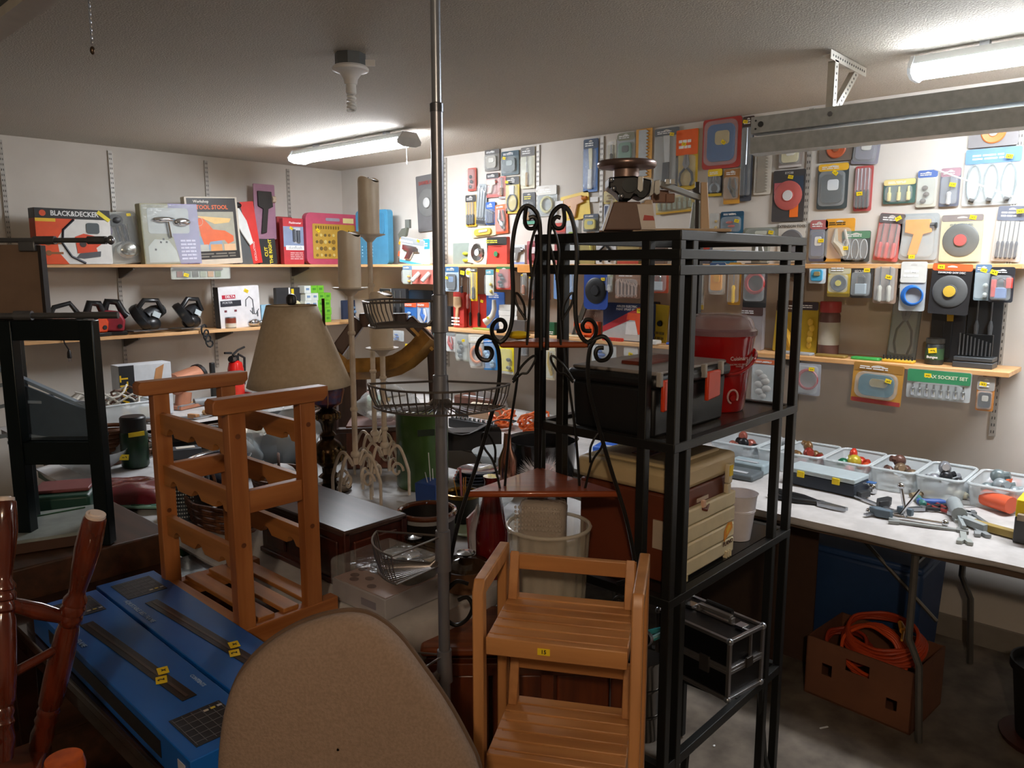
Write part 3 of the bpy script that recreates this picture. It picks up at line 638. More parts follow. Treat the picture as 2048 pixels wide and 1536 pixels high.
# ---- items standing on the lower tool shelf ----
def low(lab, b, base, head, mo, mc, n, **kw):
    kw.setdefault('z', SH_R); return standing(lab, b, base, head, mo, mc, n, **kw)
low('black pack of tools at the left end of the lower tool shelf', (789,577,818,640), '#3b3c3f', None, 'driver', '#1c1c1e', 2, off=.1)
low('white heat gun card in the shelf corner', (766,577,788,642), '#cfd2cf', '#2e2f30', 'gun', '#f0f0ee', None, off=.09, st=(.1, .8))
low('dark blue padded case on the lower tool shelf', (822,580,872,650), '#26384a', None, 'none', None, None, off=.07, rad=.03)
low('orange-topped blue card of spray heads', (812,604,836,646), '#3670b8', '#e2643c', 'knobs', '#9fb8d4', 3, off=.18, thick=.012)
low('orange-topped white card of spray heads', (837,604,861,646), '#a8b8cc', '#e2643c', 'hook', '#3c6cb4', '#e6e8ea', off=.18, thick=.012)
low('black rounded speaker half behind the grey pole', (894,612,912,652), '#2c2d2f', None, 'none', None, None, off=.12, thick=.05)
low('tall red box with white lines at the left of the red pair', (913,584,934,657), '#c2413a', None, 'gun', '#d9b58c', None, off=.14, ln=3, blister=False)
low('red box with a black-tipped tool printed on it', (936,588,979,656), '#c8352a', None, 'driver', '#2a2220', 2, off=.1, st=(.3, .8))
low('blue card with a fat white pipe elbow', (974,584,1010,652), '#4b72b8', '#3e68b4', 'none', None, None, off=.15, hf=.2, thick=.006)
loc, w, h, rz = place((968,588,1012,656), 'R', .17, SH_R)
T = thing('pipe_elbow', 'fat white plastic drain pipe bend in front of the blue card', 'pipe', loc, rz)
MB().tube([(.02, -.03, h*.85), (.022, -.03, h*.6), (.012, -.035, h*.42), (-.018, -.045, h*.28), (-.038, -.055, h*.22)], .017, 14, radii=[.013, .016, .018, .022, .026]).build('pipe', mat('#d6d3c8', .4), T)
sticker(T, 0, h*.36, -.066, .016)
for i in range(5):
    loc, w, h, rz = place((1014, 562, 1050, 600), 'R', .13, SH_R+i*.034)
    T = thing('carton', ['bottom', 'second', 'third', 'fourth', 'topmost'][i]+' white carton of the stack beside the pipe bend', 'box', loc+Vector((0, .004*(i % 2), 0)), rz, 'white carton stack')
    MB().box((0, -.03, .0165), (w, .09, .033)).build('carton_body', mat('#dcd8d0', .6), T, .001); 
low('dark grey carton with a yellow sticker near the rack', (1030,640,1058,672), '#5b5450', None, 'none', None, None, off=.2, thick=.04)
low('green carton of small parts beside the rack post', (1093,644,1115,675), '#1f5a36', None, 'none', None, None, off=.17, ln=2)
low('orange plastic tray behind the scroll', (1153,642,1202,680), '#ee5a1e', None, 'block', '#f0662a', '#e84f16', off=.14)
low('small brown wooden sign block', (1175,620,1213,644), '#8a7060', None, 'none', None, None, z=SH_R+.09, off=.1, txt=[('TOOLS', 0, .5, .3, '#b09a86')])
T = low('dark blue paint sprayer box with a red stripe', (1217,606,1310,684), '#22335f', None, 'none', None, None, off=.15, thick=.06)
_, w, h, _ = place((1217,606,1310,684), 'R', .15, SH_R)
MB().prism([(-w*.5, h*.02), (w*.5, h*.02), (w*.5, h*.72), (w*.34, h*.8), (-w*.5, h*.2)], -.0612, -.0602).build('print', K('#c9c8c4'), T, smooth=False)
MB().prism([(-w*.5, h*.2), (-w*.5, h*.36), (w*.28, h*.92), (w*.4, h*.76)], -.0618, -.0608).build('stripe', K('#c2333a'), T, smooth=False)
MB().prism([(w*.02, h*.58), (w*.05, h*.76), (w*.36, h*.74), (w*.4, h*.2), (w*.27, h*.2), (w*.2, h*.56)], -.0626, -.0606).build('gun_print', K('#e8552c'), T, smooth=False)
MB().prism([(w*.0, h*.18), (w*.02, h*.52), (w*.22, h*.52), (w*.26, h*.18)], -.0622, -.0606).build('cup_print', K('#eceae6'), T, smooth=False)
text(T, 'AIRLESS ELECTRIC\nPAINT SPRAY GUN', h*.08, (w*.02, -.0615, h*.88), K('#e9e6e2'), bold=True)
sticker(T, w*.3, h*.82, -.063, .03, 0)
T = low('red row of drill bits standing at the shelf front', (1208,676,1250,688), '#d43c26', None, 'bits', '#c9553c', 8, off=.235, thick=.012)
low('tall dark pack behind the yellow card', (1298,603,1320,684), '#2e2c33', None, 'none', None, None, off=.09)
low('tall yellow card with a round black hole saw', (1306,609,1335,684), '#d0b32c', None, 'disc', '#26261f', '#111111', off=.14, tilt=3, thick=.01, ln=2, lc='#6a5a1c')
low('flat white box with two slots at the shelf front', (1294,679,1323,690), '#e3dfd4', None, 'none', None, None, off=.22, thick=.05)
low('clear clamshell with a coiled vacuum part behind the red bucket', (1487,613,1530,705), '#a19b9c', '#5c4540', 'disc', '#2a2a38', '#3a3a4c', off=.13, hf=.2)
low('yellow plastic clip card with a black hook', (1548,600,1600,705), '#c7a83a', '#5c3f2a', 'hook', '#e8b43c', '#e6c24c', off=.13, tilt=3, thick=.01)
low('yellow square card with moulded yellow connectors', (1602,603,1637,705), '#c2a52c', '#49424c', 'knobs', '#e0b840', 5, off=.13, hf=.16, thick=.012)
# jars
def jar(lab, b, lid, body, labc, off=.13, t=None):
    loc, w, h, rz = place(b, 'R', off, SH_R); r = w/2
    T = thing('jar', lab, 'jar', loc, rz)
    MB().lathe([(r*.94, 0), (r, .006), (r, h*.74), (r*.88, h*.8)], 20).build('jar_body', K(body), T)
    MB().lathe([(r*.98, h*.8), (r*1.02, h*.82), (r*1.02, h*.985), (r*.97, h)], 20).build('lid', K(lid), T)
    MB().lathe([(r*1.01, h*.2), (r*1.01, h*.62)], 20, cap=False).build('jar_label', K(labc), T)
    if t: text(T, t, h*.13, (0, -r*1.03, h*.3), K('#eeeeee'), bold=True); sticker(T, 0, h*.55, -r*1.04, .025, -8)
    return T
jar('clear jar with a red lid and a printed cream wrapper', (1639,603,1679,706), '#a83a38', '#6c4a44', '#b9b3a4')
jar('black-lidded jar of bungee cords on the lower shelf', (1851,676,1888,733), '#4b4d4c', '#2d302f', '#3d5a3c', off=.17, t='Bungee')
# pruner clamshell, mitre pack, organiser
T = card('tall clamshell of long black-handled pruners leaning on the wall', (1780,535,1838,724), '#80898a', '#5a5450', 'pliers', '#2a2c2c', None, off=.07, stand=SH_R, thick=.012, hf=.3, tilt=3)
T = card('large dark hacksaw pack with yellow edges behind the jar', (1864,560,1932,722), '#3a3d42', None, 'saw', '#2c2e31', '#d8b23a', off=.05, stand=SH_R, thick=.012, blister=False)
T = card('tall black pack of clear-tipped tools at the right shelf end', (1936,540,2006,724), '#35383b', None, 'driver', '#5b5f62', 2, off=.035, stand=SH_R, thick=.012, blister=False)
loc, w, h, rz = place((1912,663,1992,737), 'R', .16, SH_R)
T = thing('drill_index', 'open black drill index case standing at the right end of the shelf', 'case', loc, rz)
MB().box((0, 0, .012), (w, .10, .024)).box((0, 0, .036), (w*.98, .095, .018)).build('base', mat('#43474a', .4), T, .003)
MB().box((0, -.02, .05+h*.3), (w*.86, .012, h*.6)).build('panel', mat('#1d2022', .35), T, .002)
for i in range(9): MB().cyl((-w*.38+i*w*.095, -.032, .05), (-w*.38+i*w*.095, -.032, .05+h*(.62-.03*i)), .003, 6).build('drill_bit', STEEL, T)
# flat things on the shelf front edge
for (x0, x1), nm, lab, col, n in (((1700,1758), 'tool_pouch', 'flat green pouch lying on the lower shelf', '#3aa04c', 0), ((1762,1827), 'bit_strip', 'yellow strip with a row of dark bits on the lower shelf', '#d9b23c', 9), ((1628,1690), 'file_card', 'flat brown wood file lying on the lower shelf', '#8c7338', 0), ((1560,1622), 'small_tool', 'chrome pliers lying on the lower shelf', '#9a9fa4', 0), ((1330,1375), 'marker', 'blue marker pen lying on the lower shelf', '#2f55b4', 0), ((1120,1160), 'small_box', 'short cream box lying on the lower shelf', '#d8c8a2', 0), ((945,980), 'tape_pack', 'small green and yellow pack lying on the lower shelf', '#a5b558', 0)):
    a, c = U((x0+x1)/2, 722, x=XW-.22), abs(U(x0, 700, x=XW-.22).y-U(x1, 700, x=XW-.22).y)
    T = thing(nm, lab, 'tool', (XW-.20, a.y, SH_R), -90)
    MB().prism(rrect(c, .05, .012), 0, .012, 'xy').build('body', K(col), T, .003)
    for i in range(n): MB().cyl((-c*.45+i*c*.11, -.01, .012), (-c*.45+i*c*.11, -.01, .03), .004, 6).build('bit', RUB, T)
# diagonal silver stapler behind the right scroll
loc, w, h, rz = place((1140,588,1175,680), 'R', .18, SH_R)
T = thing('caulking_gun', 'silver riveting tool leaning diagonally behind the right scroll', 'tool', loc, rz)
MB().bar((-.03, 0, .0), (.05, .03, h), .03, .012, (0, 1, 0)).build('frame', mat('#8f8d84', .3, .8), T)
MB().cyl((.045, 0, h*.82), (.055, .02, h*1.02), .012, 12).build('knob', CHROME, T)
MB().bar((-.045, -.01, h*.0), (-.01, .01, h*.5), .012, .006).build('handle', STEEL, T)
# items on the second level under the lower shelf: small dark tool string
# ================= BACK WALL SHELVES =================
def bcard(lab, b, base, head, mo, mc, n, off=.17, z=SH_U, **kw):
    kw.setdefault('thick', .05); kw.setdefault('blister', False); kw.setdefault('name', 'boxed_goods'); kw.setdefault('cat', 'box')
    return card(lab, b, base, head, mo, mc, n, wall='L', off=off, stand=z, **kw)
def dims(b, off): return place(b, 'L', off, 0)[1], place(b, 'L', off, SH_U)[2]
# orange drill box
b = (64, 420, 212, 533); T = bcard('orange and white sander box with black title band, first on the upper back shelf', b, '#e9e6e0', None, 'none', None, None, thick=.10)
w, h = dims(b, .17); y = -.101
MB().box((0, y, h*.91), (w, .0012, h*.18)).build('title_band', K('#262422'), T, smooth=False)
MB().prism([(-w/2, 0), (-w*.1, 0), (-w*.22, h*.2), (-w*.24, h*.45), (-w*.12, h*.68), (.02*w, h*.82), (-w/2, h*.82)], y-.0004, y+.0004).build('orange_print', K('#e8521c'), T, smooth=False)
MB().box((-w*.37, y-.0008, h*.79), (w*.26, .001, h*.06)).build('yellow_band', K('#f0c02c'), T, smooth=False)
MB().tube([(-.0*w, y, h*.81), (-w*.15, y, h*.62), (-w*.17, y, h*.38), (-w*.06, y, h*.14), (w*.12, y, .006)], .007, 6).build('arc_print', K('#1d1f2c'), T)
MB().prism([(w*.02, h*.2), (w*.0, h*.5), (w*.12, h*.56), (w*.34, h*.5), (w*.4, h*.42), (w*.28, h*.3), (w*.3, h*.2)], y-.0014, y).build('tool_print', K('#e2481c'), T, smooth=False)
MB().prism([(w*.0, h*.12), (w*.06, h*.2), (w*.34, h*.24), (w*.33, h*.14), (w*.1, h*.1)], y-.002, y).build('base_print', K('#55565a'), T, smooth=False)
MB().prism(rrect(w*.18, h*.2, .015, w*.25, h*.66), y-.002, y).build('bag_print', K('#50585a'), T, smooth=False)
MB().cyl((w*.1, y-.003, h*.37), (w*.1, y, h*.37), h*.06, 12).build('print_spot', K('#3a2a26'), T)
MB().cyl((-w*.4, y-.0016, h*.91), (-w*.4, y, h*.91), h*.055, 12).build('logo_dot', K('#e2562c'), T)
text(T, 'BLACK&DECKER', h*.125, (w*.02, y-.0016, h*.91), K('#f2f2f0'), bold=True, sx=.88)
MB().box((w*.41, y-.0016, h*.89), (w*.2, .0012, h*.07), (0, 38, 0)).build('yellow_flash', K('#f0dc2c'), T, smooth=False)
for i, z_ in enumerate((.38, .2)):
    MB().cyl((-w*.36, y-.002, h*z_), (-w*.36, y, h*z_), h*.05, 10).box((-w*.25, y-.001, h*z_), (w*.16, .001, h*.04)).build('small_print', K('#8c5a2e'), T)
MB().box((-w/2-.0006, -.05, h*.5), (.001, .1, h)).build('side_print', K('#b5451c'), T, smooth=False)
MB().box((-w/2-.0012, -.05, h*.91), (.001, .1, h*.18)).build('side_band', K('#2b2826'), T, smooth=False)
# clamshell with silver tool
T = bcard('tilted clear clamshell with a silver oval sander and black cap', (212,424,280,531), '#cbc9bd', None, 'none', None, None, thick=.012, tilt=-6, rad=.03, off=.14)
w, h = dims((212,424,280,531), .14)
MB().ball((w*.12, -.04, h*.27), (w*.36, .03, h*.17), 16, 10).build('sander', mat('#bfc1ba', .2, .8), T)
MB().ball((-w*.12, -.035, h*.84), (w*.24, .03, h*.12), 12, 8).build('cap', BLACK, T)
for i in range(4): MB().cyl((-w*.06+i*w*.1, -.025, h*.44), (-w*.1+i*w*.1, -.025, h*.76), w*.03, 8).build('rod', CHROME if i % 2 else K('#2a2f38'), T)
MB().ball((-w*.36, -.03, h*.66), (w*.13, .015, h*.1), 10, 8).build('lens', K('#6a5a74'), T)
MB().prism(rrect(w, h*.98, .03, 0, h/2), -.06, -.012).build('clamshell', CLEAR, T, .006)
sticker(T, w*.25, h*.93, -.062, .02, 0)
# lilac & olive window box
b = (279, 409, 392, 527); T = bcard('olive and lilac window box with a chrome fitting, third on the upper back shelf', b, '#a59f7c', None, 'none', None, None, thick=.07, tilt=-2)
w, h = dims(b, .17); y = -.0705
MB().prism([(w*.12, h*.0), (w*.5, 0), (w*.5, h), (-.02*w, h), (w*.0, h*.6), (w*.06, h*.3)], y-.0006, y).build('lilac_print', K('#9a8fb8'), T, smooth=False)
MB().prism(rrect(w*.72, h*.42, .02, -w*.03, h*.72), y-.0012, y).build('window', K('#c9c9c4'), T, smooth=False)
MB().ball((-w*.12, y-.012, h*.74), (w*.2, .016, h*.05), 10, 6).ball((w*.2, y-.012, h*.7), (w*.15, .014, h*.07), 10, 6).cyl((-w*.05, y-.01, h*.72), (-w*.02, y-.01, h*.45), .012, 8).build('fitting', CHROME, T)
MB().prism([(-w*.42, h*.04), (w*.1, h*.04), (w*.06, h*.22), (-w*.06, h*.4), (-w*.3, h*.42), (-w*.42, h*.3)], y-.0012, y).build('light_print', K('#d9d8cc'), T, smooth=False)
for u, v in ((-.15, .42), (-.1, .37), (-.2, .37), (-.3, .25)): MB().box((u*w, y-.002, v*h), (.012, .001, .012), (0, 15, 0)).build('print_mark', BLACK, T, smooth=False)
lines(T, w*.14, w*.42, h*.06, h*.42, 6, y-.0018, K('#e2dcf0'))
MB().prism(rrect(w*.98, h*.97, .01, 0, h/2), y-.012, y-.0015).build('clear_wrap', CLEAR, T, .002)
# tool stool
b = (372, 395, 476, 527); T = bcard('tall TOOL STOOL box with a black border and orange toy-like stool picture', b, '#cfc4b2', None, 'none', None, None, thick=.055, tilt=-3)
w, h = dims(b, .17); y = -.0555
MB().box((0, y, h*.53), (w*.92, .001, h*.9)).build('black_print', K('#2a2623'), T, smooth=False)
MB().box((0, y-.0008, h*.49), (w*.8, .001, h*.58)).build('picture', K('#a8a492'), T, smooth=False)
MB().box((-w*.12, y-.0014, h*.32), (w*.5, .001, h*.2)).build('picture_blue', K('#8aa2b8'), T, smooth=False)
MB().prism([(-w*.26, h*.42), (-w*.3, h*.68), (-w*.2, h*.7), (-w*.02, h*.52), (w*.2, h*.5), (w*.36, h*.42), (w*.36, h*.34), (w*.24, h*.3), (w*.18, h*.36), (-w*.1, h*.34), (-w*.14, h*.28), (-w*.22, h*.3)], y-.002, y).build('stool_print', K('#e06a3c'), T, smooth=False)
MB().prism([(-w*.3, h*.72), (w*.34, h*.68), (w*.3, h*.62), (w*.02, h*.6)], y-.0024, y).build('seat_print', K('#e8c07c'), T, smooth=False)
MB().tube([(-w*.28+.03*w*math.cos(t)*2.6, y-.002, h*.64+w*.08*math.sin(t)) for t in [2*PI*k/12 for k in range(12)]], .0015, 4, True).build('ring_print', K('#d8cfc2'), T)
for i, cc in enumerate(('#b8b6ac', '#d99a64', '#e2b68c')): MB().box((-w*.25+i*w*.26, y-.002, h*.25), (w*.22, .001, h*.1)).build('thumbnail', K(cc), T, smooth=False)
lines(T, -w*.38, w*.38, h*.1, h*.18, 2, y-.0012, K('#7d776c'))
text(T, 'TOOL STOOL', h*.085, (0, y-.001, h*.845), K('#e8682c'), bold=True, sx=.95)
text(T, 'Workshop', h*.055, (-w*.2, y-.001, h*.93), K('#d8d2c6'), bold=True)
# red and grey box with white tool
b = (463, 405, 517, 526); T = bcard('narrow red and black box with a long white trimmer, fifth on the upper back shelf', b, '#55595a', None, 'none', None, None, thick=.04, tilt=-7, off=.15)
w, h = dims(b, .15)
MB().prism([(w*.15, 0), (w*.5, 0), (w*.5, h), (0, h), (w*.1, h*.5)], -.0412, -.0402).build('red_print', K('#d3322c'), T, smooth=False)
MB().prism([(w*.1, h*.3), (w*.24, h*.34), (w*.12, h*.7), (-w*.1, h*.92), (-w*.3, h*.9), (-w*.32, h*.74), (-w*.12, h*.5)], -.056, -.0405).build('trimmer', K('#dfe0dc'), T, .004)
MB().ball((-w*.16, -.05, h*.95), (w*.2, .014, h*.05), 10, 6).build('head', BLACK, T)
text(T, 'OSCILLATING', h*.05, (w*.28, -.0418, h*.2), K('#f0e9e6'), rot=(90, -90, 0)) 
# pink pack + yellow-black box
T = bcard('pink card of a black watch-like tool behind a yellow-lettered box', (509,420,551,480), '#a87c92', None, 'gun', '#2c2826', '#c9b49c', thick=.01, off=.10)
T.location.z = U(530, 470, y=YW-.10).z-.03
b = (515, 478, 550, 527); T = bcard('small black box with vertical yellow lettering', b, '#2a2c2b', None, 'none', None, None, thick=.03, off=.15, tilt=-4)
w, h = dims(b, .15); text(T, 'CUT\nTHE RIGHT', h*.19, (w*.05, -.031, h*.5), K('#f0dc3c'), rot=(90, -90, 0), bold=True)
# duoflush
b = (560, 437, 600, 527); T = bcard('red and white duoflush kit box with a black cartridge, before the pink case', b, '#c23a40', None, 'none', None, None, thick=.05)
w, h = dims(b, .17)
MB().box((0, -.051, h*.6), (w, .001, h*.44)).build('photo_print', K('#8a98b4'), T, smooth=False)
MB().prism([(w*.02, h*.46), (w*.02, h*.8), (w*.34, h*.8), (w*.34, h*.46)], -.0518, -.0505).build('pale_print', K('#c8ccd4'), T, smooth=False)
MB().cyl((w*.22, -.054, h*.48), (w*.22, -.054, h*.74), .016, 12).cyl((w*.02, -.054, h*.5), (w*.02, -.054, h*.76), .012, 12).build('cartridge_print', K('#4c5058'), T)
MB().box((w*.05, -.0522, h*.36), (w*.9, .001, h*.1)).build('title_band', K('#f2f0ee'), T, smooth=False)
text(T, 'duoflush', h*.1, (w*.06, -.0528, h*.36), K('#9a9ca0'))
text(T, 'Fluidmaster', h*.065, (w*.1, -.051, h*.9), K('#f4e6e6'), bold=True)
lines(T, -w*.2, w*.45, h*.1, h*.27, 4, -.051, K('#e6b6b4'))
sticker(T, -w*.1, h*.78, -.0525, .022, 30)
bcard('dark red box standing just behind the duoflush kit', (549,434,580,500), '#a83a3c', None, 'none', None, None, thick=.04, off=.06)
# pink case
b = (607, 428, 715, 527); T = bcard('pink plastic case with a window of brass hardware', b, '#c3506a', None, 'none', None, None, thick=.05, rad=.045, name='hardware_case', cat='case')
w, h = dims(b, .17); y = -.0505
MB().prism(rrect(w*.78, h*.68, .01, 0, h*.45), y-.003, y).build('window', K('#c39a3c'), T, .001, smooth=False)
MB().prism(rrect(w*.26, h*.06, .01, -w*.02, h*.88), y-.002, y).build('handle_slot', K('#9c96a2'), T, smooth=False)
MB().box((w*.27, y-.001, h*.87), (w*.2, .001, h*.1)).build('label_plate', K('#e6dc9a'), T, smooth=False)
for i in range(5):
    for j in range(4):
        MB().cyl((-w*.32+i*w*.075, y-.006, h*(.18+.13*j)), (-w*.32+i*w*.075, y-.002, h*(.18+.13*j)), h*(.03+.008*((i*j) % 3)), 8).build('socket', K(('#8a6a2c', '#d9c27a', '#6e5a34')[(i+j) % 3]), T)
for j in range(4): MB().box((w*.2, y-.005, h*(.18+.15*j)), (w*.28, .004, h*.05)).build('tray_strip', K('#8a6a24'), T, smooth=False)
for i in range(10): MB().box((-w*.33+i*w*.045, y-.005, h*.72), (w*.02, .004, h*.06)).build('pin', K('#7c6228'), T, smooth=False)
sticker(T, -w*.3, h*.66, y-.008, .026, 40)
# blue case
b = (722, 421, 786, 528); T = card('light blue moulded drill case behind the candles', b, '#4a92b8', None, 'none', None, None, off=.10, stand=SH_U, thick=.05, blister=False, rad=.03, name='hardware_case', cat='case')
w, h = place(b, 'R', .10, SH_U)[1:3]
for i in range(3):
    for j in range(4): MB().ball((-w*.3+i*w*.16, -.052, h*(.15+.06*j)), (.008, .004, .006), 6, 4).build('dimple', K('#8cc4e0'), T)
MB().prism(rrect(w*.8, h*.4, .03, 0, h*.74), -.056, -.05).build('raised_panel', K('#4488ae'), T, .002)
# hanging long clear pack
b = (343, 530, 460, 558); T = card('long clear pack of a rasp hanging under the upper back shelf', b, '#c6c4b2', None, 'none', None, None, wall='L', off=.255, rad=.008)
w = place(b, 'L', .255)[1]; h = place(b, 'L', .255)[2]
MB().box((-w*.05, -.012, h*.72), (w*.84, .008, h*.12)).build('rasp', CHROME, T)
for i, cc in enumerate(('#8e5a48', '#7d8474', '#6a665a', '#a3a68c', '#c79a6c', '#7d8a64')): MB().box((-w*.36+i*w*.13, -.006, h*.35), (w*.1, .003, h*.4)).build('picture', K(cc), T, smooth=False)
MB().prism(rrect(w, h, .01, 0, h/2), -.018, -.003).build('blister', CLEAR, T); sticker(T, -w*.27, h*.3, -.02, .026, 15)
# ---- power tools on the lower back shelf ----
def powertool(lab, px, py, col, kind, s=1.0, rz=0, y=YW-.16):
    p = U(px, py, y=y); T = thing('power_tool', lab, 'power tool', (p.x, y, SH_L), rz)
    G = mat('#1f2022', .3)
    if kind == 'saw':      # circular saw lying: guard disc, motor, handle, shoe
        MB().lathe([(.09*s, -.02*s), (.095*s, 0), (.09*s, .03*s), (.05*s, .04*s)], 22, (-.03*s, 0, .10*s), Euler((.5, .9, 0)).to_matrix().to_4x4()).build('blade_guard', G, T)
        MB().tube([(0, 0, .1*s), (.07*s, .02*s, .13*s), (.13*s, .03*s, .15*s)], .04*s, 12, radii=[.05*s, .05*s, .035*s]).build('motor', K(col), T)
        MB().tube([(-.06*s, -.03*s, .16*s), (-.02*s, -.04*s, .215*s), (.07*s, -.03*s, .21*s), (.11*s, -.02*s, .13*s)], .016*s, 10).build('handle', G, T)
        MB().box((0, 0, .02*s), (.24*s, .11*s, .006), (0, 0, 10)).build('shoe', mat('#8b8d90', .3, .8), T)
        MB().box((.05*s, -.055*s, .12*s), (.05*s, .004, .035*s), (0, 25, 0)).build('spec_label', K('#c9d6da'), T, smooth=False)
        MB().ball((.02*s, -.02*s, .06*s), (.07*s, .05*s, .05*s), 12, 8).build('gear_case', G, T)
    elif kind == 'sander':
        MB().prism([(-.05*s, .02*s), (.05*s, .02*s), (.06*s, .08*s), (.035*s, .13*s), (-.045*s, .14*s), (-.055*s, .08*s)], -.045*s, .045*s).build('body', K(col), T, .012*s)
        MB().box((0, 0, .011*s), (.13*s, .10*s, .018*s)).build('pad', G, T, .002)
        MB().tube([(-.04*s, 0, .13*s), (-.02*s, 0, .185*s), (.03*s, 0, .18*s), (.055*s, 0, .12*s), (.075*s, 0, .10*s)], .02*s, 10).build('handle', G, T)
        MB().cyl((.03*s, -.046*s, .05*s), (.03*s, -.05*s, .05*s), .012*s, 10).build('vent', BLACK, T)
    elif kind == 'jig':
        MB().prism([(-.09*s, .10*s), (-.03*s, .02*s), (.06*s, .02*s), (.08*s, .14*s), (.02*s, .12*s)], -.03*s, .03*s).build('body', G, T, .008*s)
        MB().tube([(-.085*s, 0, .12*s), (-.06*s, 0, .17*s), (.02*s, 0, .19*s), (.06*s, 0, .13*s)], .014*s, 8).build('handle', G, T)
        MB().box((0, 0, .011*s), (.13*s, .06*s, .02*s)).build('base', STEEL, T)
    return T
powertool('black hedge trimmer head with a loop handle, first on the lower back shelf', 134, 640, '#1f2022', 'jig', 1.1, 0, YW-.14)
powertool('orange palm sander with black handle on the lower back shelf', 190, 655, '#d8481c', 'sander', 1.12, 10, YW-.18)
powertool('dark red palm sander right of the orange one', 226, 650, '#8e2430', 'sander', 1.15, -15, YW-.16)
powertool('black circular saw with a pale label on the lower back shelf', 292, 650, '#26282b', 'saw', 1.0, 0, YW-.16)
T = powertool('black circular saw with its cord hanging over the shelf edge', 374, 645, '#202124', 'saw', 1.0, 15, YW-.16)
MB().tube([(.03+math.cos(a*.7)*.025, -.12-.002*a, .02+.03*math.sin(a*.7)-.004*a) for a in range(30)], .006, 6).build('cord', RUB, T)
# faucet box
b = (431, 572, 512, 647); T = bcard('white faucet box with a red logo and black band on the lower back shelf', b, '#eceaec', None, 'none', None, None, z=SH_L, thick=.07, tilt=-2, off=.13)
w, h = place(b, 'L', .13, SH_L)[1:3]; y = -.0712
MB().box((-w/2-.0006, -.035, h/2), (.0012, .07, h)).build('side_print', K('#2a2c33'), T, smooth=False)
MB().box((-w*.26, y, h*.76), (w*.32, .001, h*.09)).build('logo_band', K('#c3223c'), T, smooth=False)
text(T, 'DELTA', h*.08, (-w*.23, y-.001, h*.76), K('#ffffff'), bold=True)
MB().box((-w*.22, y, h*.6), (w*.5, .001, h*.14)).build('name_band', K('#2c2f38'), T, smooth=False)
text(T, 'PORTER', h*.07, (-w*.3, y-.001, h*.62), K('#e6e6e8'))
MB().tube([(w*.14, y, h*.5), (w*.15, y, h*.66), (w*.24, y, h*.74), (w*.32, y, h*.66), (w*.34, y, h*.3)], .0035, 6).tube([(w*.24, y, h*.4), (w*.3, y, h*.32), (w*.38, y, h*.3), (w*.46, y, h*.42)], .003, 6).tube([(w*.3, y, h*.3), (w*.3, y, h*.46)], .004, 6).tube([(w*.42, y, h*.24), (w*.42, y, h*.38)], .005, 6).build('faucet_print', K('#585b60'), T)
for u in (-.36, -.12): MB().box((u*w, y, h*.42), (w*.06, .001, h*.05)).build('print_mark', K('#7a3c44'), T, smooth=False)
sticker(T, w*.18, h*.88, y-.001, .026, 30)
p = U(461, 650, y=YW-.2)
T = thing('food_can', 'small can with a brown and cream wrapper in front of the faucet box', 'can', (p.x, YW-.205, SH_L))
MB().lathe([(.036, 0), (.037, .004), (.037, .075), (.036, .079)], 20).build('can_body', STEEL, T)
MB().lathe([(.0375, .008), (.0375, .036)], 20, cap=False).build('wrapper', K('#d9d2c2'), T); MB().lathe([(.0375, .036), (.0375, .072)], 20, cap=False).build('wrapper_top', K('#8a3c26'), T)
p = U(508, 645, y=YW-.2)
T = thing('tape_measure', 'shiny silver rounded tool beside the small can', 'tool', (p.x, YW-.2, SH_L))
MB().ball((0, 0, .03), (.05, .03, .028), 14, 8).build('body', CHROME, T); MB().ball((.055, 0, .025), (.02, .02, .02), 10, 6).build('nose', mat('#8b8e90', .3, .8), T)
b = (548, 575, 600, 645); T = bcard('black box with a white stripe and yellow dot behind the lampshade', b, '#2f3033', None, 'none', None, None, z=SH_L, thick=.04, off=.1)
w, h = place(b, 'L', .1, SH_L)[1:3]
MB().box((0, -.0412, h*.7), (w*.06, .001, h*.6)).build('white_stripe', WHITE, T, smooth=False); MB().box((w*.12, -.0416, h*.84), (w*.1, .001, h*.25)).build('yellow_stripe', YEL, T, smooth=False)
MB().cyl((w*.25, -.043, h*.5), (w*.25, -.041, h*.5), w*.17, 16).build('dot', K('#e8e0b4'), T)
bcard('light blue box with a dark spine left of the lampshade', (516,609,542,650), '#9cc9e2', None, 'none', None, None, z=SH_L, thick=.05, off=.13)
# green and white bulb cartons grid
i = 0
cols_ = [('w', 0, 0), ('w', 1, 0), ('w', 0, 1), ('w', 1, 1), ('g', 2, 0), ('g', 2, 1), ('g', 3, 0), ('g', 3, 1), ('w', 0, 2), ('w', 1, 2), ('g', 2, 2), ('g', 3, 2), ('w', 0, 3), ('g', 3, 3), ('w', 0, 4), ('g', 1, 4), ('g', 2, 4), ('w', 1, 3), ('g', 2, 3)]
rows = ['bottom row', 'second row', 'third row', 'fourth row', 'top row']; cl = ['leftmost', 'second', 'third', 'rightmost']
p0_ = U(614, 640, y=YW-.18); s_ = .056
for k, cx_, rz_ in cols_:
    T = thing('bulb_carton', f'{"white-faced" if k=="w" else "green"} light bulb carton, {cl[cx_]} in the {rows[rz_]} of the stack', 'box', (p0_.x+cx_*(s_+.002)+.006*(rz_ % 2), YW-.16, SH_L+rz_*(s_+.001)), 0, 'light bulb cartons')
    MB().box((0, 0, s_/2), (s_, .09, s_)).build('carton_body', K('#7ac83a' if k == 'g' else '#e4ebe6'), T, .001, smooth=False)
    MB().box((0, -.0455, s_*.55), (s_*.5, .001, s_*.3)).build('print', K('#4fa030' if k == 'g' else '#7f9cc0'), T, smooth=False)
